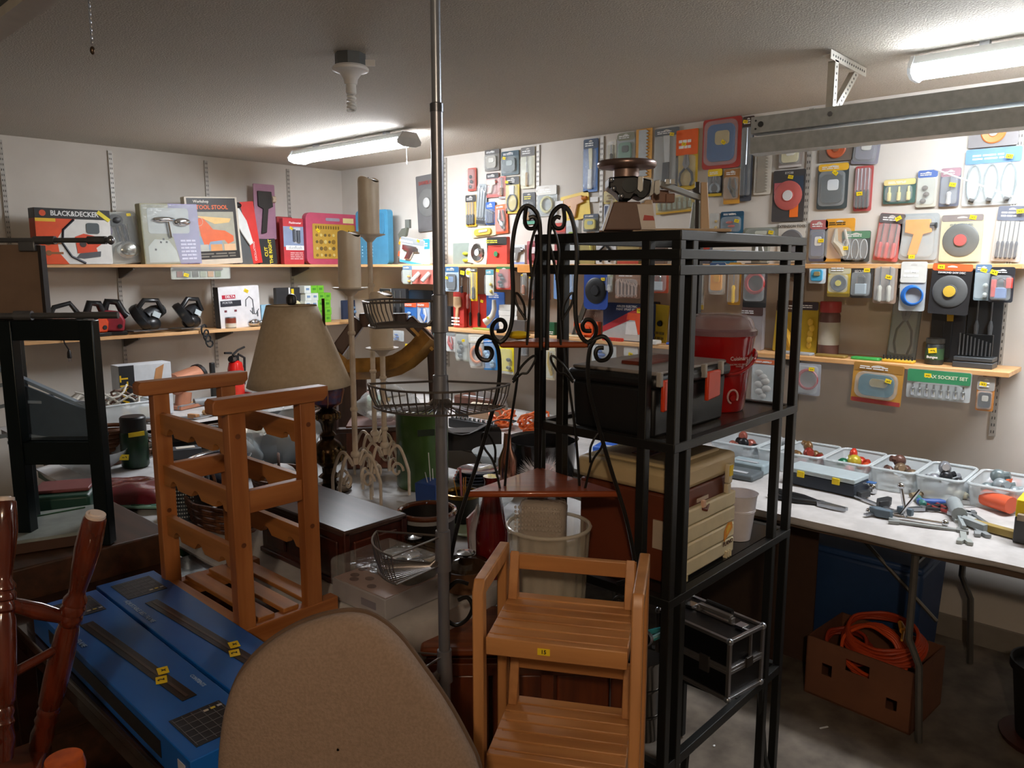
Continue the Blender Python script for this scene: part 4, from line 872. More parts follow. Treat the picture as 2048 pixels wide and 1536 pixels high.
# books and frames right of the cartons
bcard('tall red-brown book at the corner of the lower back shelf', (722,562,745,632), '#8e3a38', None, 'none', None, None, z=SH_L, thick=.05, off=.07)
T = bcard('dark blue framed picture behind the front candle', (682,600,722,648), '#2c3c5a', None, 'knobs', '#7ba0c8', 3, z=SH_L, thick=.03, off=.1)
bcard('cream strip of wood leaning in the shelf corner', (727,578,733,642), '#e6ddd0', None, 'none', None, None, z=SH_L, thick=.02, off=.14, tilt=3)
for (px, c_, lab) in ((42, '#d9a42c', 'yellow plug and cord hanging below the lower back shelf'), (134, '#2a2522', 'black plug and cord hanging below the lower back shelf')):
    a = U(px-6, 690, y=YW-.27); b_ = U(px+4, 715 if px < 100 else 700, y=YW-.27)
    T = thing('hanging_plug', lab, 'plug', (a.x, YW-.27, SH_L+.0))
    MB().tube([(0, .06, .01), (0, .0, .012), (.0, -.012, -.02), b_-T.location], .004, 6).build('cord', K(c_), T)
    e = b_-T.location
    MB().lathe([(.006, 0), (.012, -.015), (.014, -.045), (.010, -.05)], 10, e).build('plug_body', K(c_), T)
    MB().box(e+Vector((-.006, 0, -.06)), (.003, .002, .02)).box(e+Vector((.006, 0, -.06)), (.003, .002, .02)).build('prong', STEEL, T)

# ================= TABLES =================
CLOTH = mat('#c4c0bd', .85, 0, 'cloth', '#b2aeab', 14, (1, 1, 1), .3)
def foldtable(label, x0, x1, y0, y1, z=TT, col='#5d4a3c', legs=()):
    T = thing('folding_table', label, 'table', ((x0+x1)/2, (y0+y1)/2, 0))
    MB().box(((x0+x1)/2, (y0+y1)/2, z-.03), (x1-x0, y1-y0, .036)).build('tabletop', K(col), T, .004, world=True)
    LG = mat('#6a6762', .4, .6)
    for ly in legs:
        for lx in (x0+.06, x1-.08):
            MB().tube([(lx, ly, z-.05), (lx, ly, z*.5), (lx, ly-.04, z*.38), (lx, ly-.06, .0)], .013, 8).build('leg', LG, T, world=True)
        MB().tube([(x0+.06, ly, z-.1), (x1-.08, ly, z-.1)], .01, 8).build('cross_bar', LG, T, world=True)
        MB().tube([((x0+x1)/2, ly+.45, z-.05), ((x0+x1)/2, ly, z*.4)], .008, 6).build('brace', LG, T, world=True)
    return T
def cloth(label, x0, x1, y0, y1, z, drop, sides='x0', m=CLOTH, seed=1, nu=14, nv=60):
    rnd = random.Random(seed); ph = [rnd.uniform(0, 6) for _ in range(6)]
    dr = drop
    def fn(u, v):
        y = y0+(y1-y0)*v
        t = -dr*(1-u/.25) if u < .25 else (u-.25)/.75*(x1-x0)
        wob = .004*math.sin(y*23+ph[0])+.003*math.sin(y*41+ph[1]+u*5)
        d2 = dr*(1+.25*math.sin(y*3.1+ph[2])+.12*math.sin(y*9+ph[3]))
        if t < 0: return (x0-.012-.008*math.sin(y*17+ph[4])*(-t/dr)-.006, y, z+.002+t/dr*d2)
        return (x0+t-.01*max(0, 1-t*20), y, z+.005+max(0, wob)*.6)
    return tag(MB().grid(fn, nu, nv).build('tablecloth', m, solid=.002), label, 'tablecloth')
foldtable('long brown folding table against the tool wall', 2.79, 3.68, -.6, 4.25, legs=(.70, 2.0, 3.6))
cloth('white cloth on the long table under the tool wall', 2.785, 3.67, -.6, 4.25, TT, .026)
foldtable('brown folding table against the back wall', 1.25, 2.95, 4.40, 5.15, legs=(4.6,))
cloth('white cloth covering the table along the back wall', 1.25, 2.95, 4.40, 5.15, TT, .001, seed=4)
foldtable('folding table in the far corner of the room', 3.02, 3.6, 4.3, 5.2)
cloth('white cloth on the small far corner table', 3.03, 3.6, 4.3, 5.2, TT, .001, seed=5)
# green table in the middle
foldtable('green-edged table in the middle of the room', 1.10, 2.38, 1.5, 4.0, TT-.004, '#1c4a2c', legs=(1.9, 3.6))
cloth('thin white cloth with creases on the green middle table', 1.105, 2.38, 1.5, 4.0, TT-.004, .012, m=mat('#d4d3d2', .8, 0, 'cloth', '#b5b5b8', 8, (1, 1, 1), .3), seed=9)
tag(MB().grid(lambda u, v: (1.10+u*1.27, 1.56-.075*min(1, v*3)-.02*math.sin(u*9)*min(1, v*2), TT+.004-max(0, v-.3)*(.11+.06*math.sin(u*7+1)*(1-.3*u))), 40, 12).build('tablecloth', CLOTH, solid=.002), 'gathered end of white cloth hanging beside the brown cabinet', 'tablecloth')
def bin_(label, x0, x1, y0, y1, z, h, group=None):
    T = thing('plastic_bin', label, 'bin', ((x0+x1)/2, (y0+y1)/2, z), 0, 0, group) if False else thing('plastic_bin', label, 'bin', ((x0+x1)/2, (y0+y1)/2, z), 0, group)
    w, d = x1-x0, y1-y0; t = .004; m = MB(); k = .88
    ro = rrect(w, d, .03); ri = [(a*k, b*k) for a, b in ro]; n = len(ro)
    vs = [(a, b, .0) for a, b in ri]+[(a, b, h) for a, b in ro]
    fs = [tuple(reversed(range(n)))]+[(i, (i+1) % n, (i+1) % n+n, i+n) for i in range(n)]
    MB().add(vs, fs).build('bin_body', CLEAR2, T, solid=.003)
    MB().tube([(a, b, h) for a, b in ro], .006, 6, True).build('rim', mat('#dfe6e8', .3, 0, 'clear', alpha=.7), T)
    return T
BX = (3.32, 3.60)
bl = [(1415, 1503), (1508, 1542), (1548, 1636), (1640, 1732), (1736, 1826), (1828, 1924), (1934, 2046)]
bt = ['clear bin at the far left behind the rack posts', 'narrow clear bin between two black rack posts', 'clear bin of brown fittings left of the green ball bin', 'clear bin of red and green balls', 'clear bin of small brass parts right of the green ball bin', 'clear bin of dark chrome knobs', 'clear bin at the right edge of the picture']
bc = [[('black', '#26272a'), ('dull red', '#a05a4c')], [('grey', '#c0c4c6')], [('dark red', '#8e2e24'), ('brown', '#7a5a34')], [('red', '#c23a24'), ('green', '#1f6a48'), ('orange', '#c8502c'), ('red', '#c23a24'), ('yellow', '#c8b43c'), ('big red', '#d8402c')], [('brass', '#7a6650'), ('copper', '#6a4a40')], [('black', '#2b2c30'), ('chrome', '#8c8e94')], [('pale grey', '#9aa4a8'), ('grey-green', '#7d8a8c')]]
BS = dict(zip(bt, ['far-left clear bin', 'narrow clear bin', 'bin left of the green ball bin', 'bin of red and green balls', 'brass part bin', 'chrome knob bin', 'bin at the right edge']))
for (a_, b_), lab, cs in zip(bl, bt, bc):
    y1_, y0_ = U(a_, 960, x=BX[0]).y, U(b_, 960, x=BX[0]).y
    T = bin_(lab, BX[0], BX[1], y0_, y1_, TT+.008, .09, 'clear plastic bins')
    rnd = random.Random(a_); sh = BS[lab]
    spots = (('nearest the front', .25, .5, .035), ('against the left side', .5, .76, .045), ('against the right side', .5, .24, .045), ('at the back', .76, .5, .045), ('in the middle', .52, .52, .065), ('on top of the heap', .62, .6, .092))
    for i, (ps, fu, fv, hz) in enumerate(spots):
        nmc, cc = cs[i % len(cs)]; rr = rnd.uniform(.022, .030)
        o = MB().ball((0, 0, 0), (rr, rr*rnd.uniform(.7, 1), rr), 10, 7).cyl((0, 0, 0), (rr*1.4, 0, rr*.4), rr*.5, 8).build('loose_part', mat(cc, .3, .2), smooth=True)
        o.rotation_euler = (0, 0, rnd.uniform(0, 6)); o.location = (BX[0]+(BX[1]-BX[0])*fu, y0_+(y1_-y0_)*fv, TT+.012+hz)
        tag(o, nmc+' fitting '+ps+' of the '+sh, 'fitting', 'loose parts in the bins')
# ---- generic hand tools ----
def tool(kind, px, py, L, ang, col, lab, z=TT+.008, cat='tool', plane=None):
    p = plane or U(px, py, z=z); T = thing(kind, lab, cat, (p.x, p.y, z), ang)
    c = K(col); s = L
    if kind == 'pliers':
        for q in (-1, 1):
            MB().tube([(0, 0, .01), (s*.25, q*s*.1, .01), (s*.6, q*s*.12, .01)], s*.035, 8).build('handle', c, T)
            MB().prism([(0, q*.001), (-s*.3, q*.002), (-s*.32, q*s*.03), (0, q*s*.07)], .004, .016, 'xy').build('jaw', STEEL, T)
        MB().cyl((0, 0, .002), (0, 0, .02), s*.05, 10).build('pivot', STEEL, T)
    elif kind == 'wrench':
        MB().box((0, 0, .006), (s*.8, s*.07, .008)).build('shank', c, T, .001)
        for q in (-1, 1): MB().prism([(q*s*.36, -s*.07), (q*s*.5, -s*.09), (q*s*.5, -s*.03), (q*s*.42, 0), (q*s*.5, s*.03), (q*s*.5, s*.09), (q*s*.36, s*.07)], .001, .012, 'xy').build('jaw', c, T)
    elif kind == 'screwdriver':
        MB().cyl((0, 0, .012), (s*.5, 0, .008), s*.018, 8).build('shaft', STEEL, T)
        m = Matrix.Rotation(-PI/2, 4, 'Y'); MB().lathe([(s*.04, 0), (s*.065, s*.08), (s*.05, s*.35), (s*.06, s*.45), (s*.03, s*.48)], 10, (0, 0, .014), m).build('handle', c, T)
    elif kind == 'hammer':
        MB().cyl((-s*.5, 0, .012), (s*.4, 0, .014), s*.035, 10).build('handle', c, T); MB().box((s*.42, 0, .02), (s*.1, s*.36, s*.09)).build('head', STEEL, T, .003)
    elif kind == 'caulk_gun':
        MB().bar((-s*.5, 0, .02), (s*.5, 0, .02), .012, .012).cyl((-s*.1, 0, .03), (s*.4, 0, .03), .026, 12).build('frame', c, T)
        MB().prism([(-s*.2, 0), (-s*.45, -s*.2), (-s*.4, -s*.25), (-s*.1, -s*.05)], .008, .03, 'xy').build('trigger', c, T)
    elif kind == 'clamp':
        MB().box((0, 0, .01), (s, .016, .006)).build('bar', STEEL, T)
        MB().prism([(-s*.45, 0), (-s*.5, s*.3), (-s*.4, s*.32), (-s*.32, 0)], .004, .03, 'xy').build('jaw', c, T, .003)
        MB().prism([(s*.1, 0), (s*.05, s*.3), (s*.15, s*.32), (s*.3, s*.1), (s*.3, -s*.12), (s*.2, -s*.1)], .004, .034, 'xy').build('grip', c, T, .003)
    elif kind == 'tool_box':
        MB().box((0, 0, .03), (s, s*.45, .05)).build('case_bottom', c, T, .004); MB().box((0, 0, .066), (s, s*.45, .02)).build('case_lid', mat('#b9c6ca', .3), T, .004)
        for q in (-.25, .25): MB().box((q*s, -s*.23, .055), (.03, .008, .025)).build('latch', YEL, T)
    elif kind == 'drill':
        MB().cyl((-s*.4, 0, .04), (s*.2, 0, .04), .032, 14).build('motor', c, T); MB().cyl((s*.2, 0, .04), (s*.42, 0, .04), .02, 12, .014).build('chuck', RUB, T)
        MB().prism([(-s*.3, 0), (-s*.1, 0), (-s*.18, -s*.5), (-s*.4, -s*.5)], .02, .06, 'xy').build('grip', c, T, .006)
    elif kind == 'bowl':
        MB().lathe([(s*.2, 0), (s*.4, s*.12), (s*.5, s*.3), (s*.48, s*.3), (s*.38, s*.14), (.001, s*.05)], 24, cap=False).build('bowl_body', c, T)
    elif kind == 'cord_coil':
        rnd = random.Random(int(px))
        for k in range(7):
            r = s*(.32+.03*k); MB().tube([(math.cos(t)*r+rnd.uniform(-.01, .01), math.sin(t)*r*.7+rnd.uniform(-.01, .01), .012+.012*k+.03*math.sin(t*2+k)*(k > 2)) for t in [2*PI*i/26 for i in range(26)]], .0065, 6, True).build('loop', c, T)
    elif kind == 'paper':
        MB().grid(lambda u, v: ((u-.5)*s, (v-.5)*s*.7, .006+.006*math.sin(u*5+v*3)), 10, 8).build('sheet', c, T, solid=.001)
    elif kind == 'wheel_clamp':
        MB().tube([(-s*.5, 0, .01), (s*.5, 0, .01)], .006, 8).ball((-s*.5, 0, .012), .012).ball((s*.5, 0, .012), .012).tube([(0, 0, .01), (-s*.1, 0, s*.5)], .006, 8).ball((-s*.1, 0, s*.5), .012).tube([(-.02, -.01, .02), (s*.15, 0, s*.48)], .005, 8).build('arms', CHROME, T)
    return T
tl = [
('tool_box', 1650, 975, .24, -95, '#1f2733', 'dark blue flat tool case with yellow latches in front of the bins'),
('pliers', 1640, 1012, .26, 85, '#17181a', 'large black-handled pliers nearest the left table edge'),
('clamp', 1745, 1010, .16, -120, '#26282b', 'black bar clamp with red tips on the white cloth'),
('clamp', 1768, 1030, .14, 150, '#5c6c78', 'grey-blue spring clamp pointing to the table edge'),
('tape_measure', 0, 0, 0, 0, '#2f5a8c', ''),
('screwdriver', 1832, 1000, .17, 30, '#3f7c74', 'teal-handled screwdriver pointing away on the cloth'),
('pliers', 1845, 1022, .17, -40, '#1d1e20', 'small black pliers beside the chrome puller'),
('wrench', 1855, 1055, .2, -75, '#8b8e8c', 'flat steel wrench close to the cloth edge'),
('wheel_clamp', 1812, 1040, .2, -80, '#cccccc', 'chrome three-armed puller standing on the cloth'),
('hammer', 1875, 990, .22, -30, '#8f7f62', 'wooden-handled hammer with a dark rubber head'),
('caulk_gun', 1915, 1040, .24, 20, '#9aa2a4', 'shiny silver tube gun on the cloth'),
('screwdriver', 1890, 1012, .17, -60, '#3a5aa0', 'blue-tipped screwdriver behind the tube gun'),
('screwdriver', 1935, 1000, .2, -120, '#d8d2bc', 'cream-handled screwdriver in front of the chrome knob bin'),
('wrench', 1925, 1065, .22, 15, '#a3a8a4', 'green-marked steel wrench near the right cloth edge'),
('wrench', 1945, 1050, .22, 25, '#8f9496', 'second long steel wrench near the right cloth edge'),
('wrench', 1965, 1045, .18, 35, '#6c7072', 'dark steel wrench touching the orange tube tool'),
('drill', 1985, 1020, .15, 60, '#e2603a', 'orange plastic tube tool on the white cloth'),
('drill', 1998, 985, .10, 60, '#ea6a3c', 'small orange plastic elbow behind the orange tube'),
('wrench', 1990, 1060, .2, 60, '#b1b5b4', 'bright flat steel bar beside the orange tube'),
('pliers', 1900, 1030, .15, 50, '#8c2f2a', 'red and grey pliers in the middle of the tool spread'),
]
for k, px, py, L, a, col, lab in tl:
    if L: tool(k, px, py, L*1.25, a, col, lab)
p = U(1740, 985, z=TT+.01)
T = thing('tape_measure', 'small chrome and blue tape measure before the brass part bin', 'tool', (p.x, p.y, TT+.008)); MB().box((0, 0, .022), (.04, .05, .044)).build('case', CHROME, T, .01); MB().box((0, 0, .045), (.03, .04, .004)).build('blue_top', K('#3c66a0'), T, .002)
p = U(1875, 975, z=TT+.01)
T = thing('storage_case', 'small clear compartment case with grey parts before the knob bin', 'case', (p.x, p.y, TT+.008), -80); MB().box((0, 0, .03), (.16, .09, .055)).build('case_body', CLEAR2, T, .008); MB().box((-.03, 0, .03), (.06, .06, .03)).build('contents', K('#8f867c'), T, .004)
p = U(2035, 1080, z=TT+.01)
T = thing('staple_gun_box', 'yellow-topped black box at the right edge of the table', 'box', (p.x+.05, p.y-.06, TT+.008), 0); MB().box((0, 0, .045), (.16, .14, .09)).build('box_body', K('#3a3b3c'), T, .004); MB().box((0, 0, .12), (.16, .14, .06)).build('box_lid', K('#f0d020'), T, .004); MB().box((-.02, .0, .095), (.17, .12, .02)).build('handle', K('#a0907c'), T)
p = U(2005, 1075, z=TT+.01)
T = thing('level', 'narrow yellowed level lying beside the yellow box', 'tool', (p.x+.03, p.y, TT+.008), 75); MB().box((0, 0, .015), (.22, .03, .025)).build('bar', K('#a38c4a'), T, .002)
# things further along the table, seen through the rack
more_t = [
('storage_case', 1500, 935, .17, .1, .05, '#9fb0b6', 'grey-blue flat storage case right of the black rack post', -90),
('storage_case', 1480, 950, .17, .12, .03, '#5e666a', 'dark grey flat case under the blue-grey one', -90),
('folder', 1270, 885, .26, .2, .02, '#4d5fa8', 'blue-purple paper folder lying on the long table', -60),
('plastic_pouch', 1230, 900, .2, .12, .03, '#2f66c8', 'bright blue plastic pouch on the long table', -75),
('rag', 1300, 905, .2, .16, .05, '#2848a0', 'crumpled dark blue cloth beside the tackle box', -50),
('vise', 1010, 800, .3, .16, .1, '#5a3526', 'brown metal-bound block at the back of the long table', -85),
('tool_tray', 985, 815, .26, .14, .06, '#8a857c', 'grey tray of small parts on the far tool table', -85),
]
for nm, px, py, a_, b_, h_, col, lab, ang in more_t:
    p = U(px, py, z=TT+h_/2); T = thing(nm, lab, 'case' if 'case' in nm or 'tray' in nm else 'tool', (max(2.9, min(p.x, 3.45)), p.y, TT+.008), ang)
    MB().box((0, 0, h_/2), (a_, b_, h_)).build('body', K(col), T, min(.01, h_*.3)); MB().box((0, -b_*.3, h_+.002), (a_*.6, b_*.2, .004)).build('top_strip', K('#b9bcc0'), T, .001)
# row of sockets on a black rail
p = U(945, 852, z=TT+.03); T = thing('socket_rail', 'black rail of chrome sockets near the front of the far tool table', 'tool', (p.x, p.y, TT+.008), -85)
MB().box((0, 0, .025), (.34, .03, .05)).build('rail', BLACK, T, .003)
for i in range(10): MB().cyl((-.15+i*.033, 0, .05), (-.15+i*.033, 0, .066), .011, 8).build('socket', CHROME, T)
tool('cord_coil', 1005, 855, .19, 30, '#e8702c', 'bundle of bright orange extension cord on the long table', cat='cord')
tool('cord_coil', 1070, 865, .18, -30, '#dc6422', 'second orange cord bundle right of the first', cat='cord')
tool('cord_coil', 1235, 868, .2, 10, '#6c7276', 'grey hose coil behind the blue pouch', cat='cord')
tool('paper', 1215, 905, .3, 20, '#dfe2e6', 'white sheet under the blue pouches')
p = U(912, 800, z=TT+.08); T = thing('wooden_box', 'open beige wooden box of small shells on the far table', 'box', (3.35, p.y-.25, TT+.008), -85); MB().box((0, 0, .03), (.24, .14, .06)).build('box_body', K('#a9896c'), T, .003); MB().box((0, .07, .09), (.24, .01, .1)).build('open_lid', K('#8c8480'), T)
for i in range(6): MB().ball((-.08+i*.032, 0, .07), (.02, .025, .012), 8, 6).build('shell', K('#d8cdb6'), T)
p = U(925, 835, z=TT+.03); T = thing('ink_bottle', 'small black square canister beside the beige box', 'canister', (3.15, p.y, TT+.008)); MB().box((0, 0, .045), (.06, .06, .08)).build('canister_body', RUB, T, .006); MB().cyl((0, 0, .085), (0, 0, .1), .02, 12).build('cap', RUB, T)
tool('pliers', 765, 825, .3, 60, '#16181a', 'black-handled cutter on the far white table'); tool('drill', 725, 798, .14, 40, '#b0523a', 'copper-brown nozzle tool near the octagonal frame'); tool('bowl', 740, 815, .22, 0, '#a8cdb8', 'pale green glass dish on the far white table', cat='bowl')
tool('screwdriver', 765, 800, .2, 80, '#e8b02c', 'yellow-handled tool behind the white basket'); tool('wrench', 760, 812, .28, 75, '#c0402c', 'red pipe wrench beside the green dish')
tool('pliers', 950, 790, .25, 70, '#a83a2c', 'red-handled shears on the far tool table'); tool('hammer', 1000, 775, .28, 40, '#6a4a36', 'old hammer at the back of the far tool table', plane=Vector((3.42, 2.95, 0)))
tool('caulk_gun', 800, 775, .24, 60, '#4a4440', 'dark tool lying on top of the far table edge', plane=Vector((3.4, 4.6, TT+.008)))
# ---- back table goods ----
p = U(185, 838, z=TT+.01)
T = bin_('blue-grey bin of tangled white cords on the back table', p.x-.2, p.x+.22, 4.6, 4.88, TT+.008, .13)
for k in range(9):
    rnd = random.Random(k+50); cx_, cy_ = rnd.uniform(-.1, .1), rnd.uniform(-.05, .05)
    MB().tube([(cx_+math.cos(t)*rnd.uniform(.06, .1), cy_+math.sin(t)*.06, .1+.02*k*.6+.03*math.sin(t*2+k)) for t in [2*PI*i/14 for i in range(14)]], .006, 6, True).build('cord_loop', K('#d8d2c6' if k % 3 else '#6a4a3c'), T)
b = (240, 728, 345, 795); loc, w, h, _ = place(b, 'L', .55, TT+.01)
T = thing('boxed_goods', 'black, white and yellow planer box with yellow lettering on the back table', 'box', loc, 0)
MB().box((0, .06, h/2), (w, .12, h)).build('box_body', K('#d8dce0'), T, .002)
MB().box((-w*.36, -.001, h/2), (w*.28, .002, h)).build('black_print', K('#1f2022'), T, smooth=False); MB().box((-w*.02, -.001, h*.1), (w*.3, .002, h*.2)).build('yellow_print', K('#f0c020'), T, smooth=False)
text(T, 'DEWALT', h*.2, (-w*.41, -.003, h*.42), K('#f0c020'), rot=(90, -90, 0), bold=True)
MB().prism([(w*.1, h*.5), (w*.2, h*.9), (w*.36, h*.97), (w*.3, h*.7), (w*.2, h*.5)], -.002, 0).build('hand_print', K('#c08a5a'), T, smooth=False)
T = thing('power_tool', 'copper-coloured round tool behind the wine rack top', 'power tool', (U(370, 745, y=4.95).x, 4.95, TT+.012), 20)
MB().cyl((-.1, 0, .16), (.1, 0, .19), .07, 16).cyl((-.02, 0, .1), (-.04, 0, 0), .05, 12).box((-.02, 0, .01), (.2, .14, .02)).build('body', mat('#c98a6c', .35, .3), T); MB().cyl((.1, 0, .19), (.125, 0, .194), .076, 16).build('end_cap', BLACK, T)
# fire extinguisher
x_ = U(470, 715, y=5.05).x
T = thing('fire_extinguisher', 'red fire extinguisher with a black head behind the wine rack', 'extinguisher', (x_, 5.05, TT+.012), 15)
MB().lathe([(.05, 0), (.055, .01), (.055, .2), (.045, .245), (.02, .26)], 20).build('cylinder', mat('#d8201c', .25, coat=.5), T)
MB().box((0, 0, .275), (.04, .035, .04)).cyl((0, 0, .26), (-.05, -.01, .275), .022, 12).build('valve', BLACK, T)
MB().tube([(-.02, 0, .3), (.03, 0, .33), (.09, 0, .345)], .008, 8).tube([(-.09, 0, .32), (-.03, 0, .315)], .008, 8).build('lever', BLACK, T)
MB().tube([(.03, 0, .3), (.085, 0, .27), (.08, 0, .17), (.07, 0, .08)], .009, 8).build('hose', RUB, T); MB().cyl((-.03, -.02, .275), (-.033, -.035, .275), .014, 10).build('gauge', CHROME, T)
T = thing('clamp_tool', 'black upright clamp jaw beside the fire extinguisher', 'clamp', (x_-.17, 5.05, TT+.012)); MB().box((0, 0, .13), (.03, .03, .26)).box((.06, 0, .1), (.1, .03, .03), (0, -35, 0)).build('frame', BLACK, T, .004); MB().box((0, 0, .01), (.12, .1, .02)).build('foot', STEEL, T)
# assorted tools heaped on the back table
heap = [('hammer', 285, 822, .34, 20, '#9a7048', 'wooden mallet at the front of the back table'), ('pliers', 330, 815, .3, -20, '#50443c', 'old brown pliers on the back table'), ('caulk_gun', 400, 812, .36, -8, '#8f9294', 'silver hand plane tool on the back table'), ('hammer', 395, 790, .5, 8, '#d8b078', 'long pale wooden level on the back table'), ('wrench', 345, 800, .24, 60, '#c9cdd0', 'bright chrome wrench standing out on the back table'), ('screwdriver', 440, 822, .28, 15, '#b08a5c', 'tan-handled awl on the back table'), ('paper', 500, 790, .5, 6, '#e2c79a', 'large pale plywood sheet on the back table'), ('clamp', 265, 812, .26, -30, '#6a5c50', 'rusty clamp at the left of the back table'), ('screwdriver', 480, 812, .24, 40, '#a8642c', 'orange-brown handled driver on the back table')]
for k, px, py, L, a, col, lab in heap:
    p = U(px, py, z=TT+.01); tool(k, px, py, L, a, col, lab, plane=Vector((p.x, min(5.0, max(4.5, p.y)), 0)))
# ================= MIDDLE TABLE GOODS =================
Z0 = TT+.006
def on(px, py, z=Z0): p = U(px, py, z=z); return Vector((p.x, p.y, z))
# --- white candle holders (a set of three) ---
CREAM = mat('#d8c9b6', .5, 0, 'paint', '#c8b8a2', 30)
WAX = mat('#e6dac6', .4, 0, 'wax', '#dccdb6', 12)
def candle_holder(lab, px, py, ztop, rc, hc):
    o = on(px, py); T = thing('candle_holder', lab, 'candle holder', o, 20, 'tall candle holders')
    d = math.hypot(o.x, o.y)
    h = ztop-o.z
    MB().tube([(0, 0, .16), (0, 0, h)], .011, 8).ball((0, 0, h*.45), (.016, .016, .012), 10, 6).ball((0, 0, h*.8), (.016, .016, .012), 10, 6).ball((0, 0, .2), (.02, .02, .016), 10, 6).build('stem', CREAM, T)
    MB().lathe([(.012, h-.03), (.03, h-.01), (.065, h), (.066, h+.004), (.01, h+.003)], 20).build('drip_plate', CREAM, T)
    for k in range(4):
        a = k*PI/2; ca, sa = math.cos(a), math.sin(a); pts = []
        for i in range(28):
            t = i/27
            if t < .5: u = t/.5; r = .012+.085*math.sin(u*PI*.5); z = .02+.17*(u if u < .7 else .7+.3*math.sin((u-.7)/.3*PI/2)); r, z = .02+.09*u, .16+.07*math.sin(u*PI)-.06*u
            else: u = (t-.5)/.5; r, z = .11+.0*u, .10-.098*u
            pts.append((ca*r, sa*r, z))
        MB().tube(pts, .0065, 6).build('leg', CREAM, T)
        sp = [(ca*(.055+.03*math.cos(q)*(1-q/9)), sa*(.055+.03*math.cos(q)*(1-q/9)), .10+.035*math.sin(q)*(1-q/9)) for q in [i*.42 for i in range(16)]]
        MB().tube(sp, .0055, 6).build('scroll', CREAM, T)
    c = thing_part_candle(T, h, rc, hc)
    return T
def thing_part_candle(T, h, rc, hc):
    o = T.location
    K_ = thing('pillar_candle', CN.pop(0), 'candle', (o.x, o.y, o.z+h+.004), 0, 'pillar candles')
    n = 20
    def fn(u, v):
        a = 2*PI*u; zz = hc*v; r = rc*(1+.02*math.sin(a*3+v*4))
        return (r*math.cos(a), r*math.sin(a), zz+(.012*math.sin(a*2+1) if v > .99 else 0))
    MB().grid(fn, n, 8).lathe([(rc*.99, hc-.004), (rc*.5, hc+.004), (.006, hc+.006)], 20, cap=False).lathe([(.001, 0), (rc, 0)], 20, cap=False).build('wax', WAX, K_)
    MB().cyl((0, 0, hc), (.002, 0, hc+.012), .0015, 6).build('wick', RUB, K_)
CN = ['cream pillar candle in front of the pink case', 'cream pillar candle standing highest of the three', 'short cream pillar candle behind the wire soap basket']
zt = lambda px, py, o: U(px, py, d=o.x*FX[0]+o.y*FX[1]).z
o1 = on(714, 1008); candle_holder('tall slim cream candle holder, leftmost of three', 714, 1008, zt(698, 577, o1), .042, zt(698, 470, o1)-zt(698, 577, o1))
o2 = on(752, 955); candle_holder('tallest cream candle holder behind the wire basket', 752, 955, zt(757, 470, o2), .044, zt(757, 362, o2)-zt(757, 470, o2))
o3 = on(772, 985); candle_holder('shortest cream candle holder, with the thickest stem', 772, 985, zt(762, 697, o3), .045, zt(758, 590, o3)-zt(758, 697, o3))
# --- table lamp ---
o = on(660, 980); d_ = o.x*FX[0]+o.y*FX[1]
Zp = lambda y: U(620, y, d=d_).z-o.z
T = thing('table_lamp', 'table lamp with a large tan shade and an ornate dark metal base', 'lamp', o)
BR = mat('#5a4630', .22, .9, 'metal', '#2e2318', 30)
MB().lathe([(.085, 0), (.09, .01), (.07, .022), (.03, .035), (.028, .05), (.045, .06), (.028, .075), (.03, .10), (.06, .13), (.066, .17), (.05, .20), (.025, .22), (.035, .235), (.022, .25), (.03, .285), (.052, .31), (.05, .33), (.025, .345)], 24).build('base', BR, T)
m = MB()
for k in range(10):
    a = 2*PI*k/10; m.ball((.06*math.cos(a), .06*math.sin(a), .155), (.009, .009, .03), 8, 6)
m.build('lower_beading', mat('#8a6f44', .2, 1), T)['kind'] = 'stuff'
m = MB()
for k in range(10):
    a = 2*PI*k/10; m.ball((.048*math.cos(a), .048*math.sin(a), .315), (.008, .008, .016), 8, 6)
m.build('upper_beading', mat('#8a6f44', .2, 1), T)['kind'] = 'stuff'
MB().lathe([(.02, .345), (.06, .37), (.072, .42), (.066, .47), (.05, .50), (.02, .51)], 20).build('mosaic_globe', mat('#7c3f34', .25, .1, 'mosaic', '#3d4a78', 28, coat=.4), T)
m = MB()
for k in range(6):
    a = 2*PI*k/6; m.tube([(math.cos(a)*r, math.sin(a)*r, z) for r, z in ((.03, .352), (.063, .37), (.075, .42), (.069, .47), (.052, .502))], .003, 5)
m.build('ribs', mat('#b88a70', .4, .5), T)
zb, ztp = Zp(770), Zp(612)
MB().cyl((0, 0, .5), (0, 0, ztp+.03), .006, 8).build('rod', BR, T)
tp = Vector((U(583, 610, d=d_).x-o.x, U(583, 610, d=d_).y-o.y, 0)); bt_ = Vector((U(600, 770, d=d_).x-o.x, U(600, 770, d=d_).y-o.y, 0))
rt_ = 48/CF*d_*1.02; rb_ = 103/CF*d_*1.0
def shade(u, v):
    a = 2*PI*u; r = rb_+(rt_-rb_)*v; c = bt_+(tp-bt_)*v
    return (c.x+r*math.cos(a), c.y+r*math.sin(a), zb+(ztp-zb)*v)
MB().grid(shade, 40, 6).build('lamp_shade', mat('#d2c0a4', .8, 0, 'linen', '#c9b698', 60, (1, 1, 1), .1), T, solid=.003)
MB().lathe([(rt_, -.003), (rt_, .004)], 32, tp+Vector((0, 0, ztp)), cap=False).build('shade_trim', mat('#8f7858', .6), T)
MB().lathe([(.012, 0), (.02, .008), (.021, .03), (.014, .042), (.001, .046)], 12, tp+Vector((0, 0, ztp+.004))).build('finial', mat('#1c1a19', .4), T)
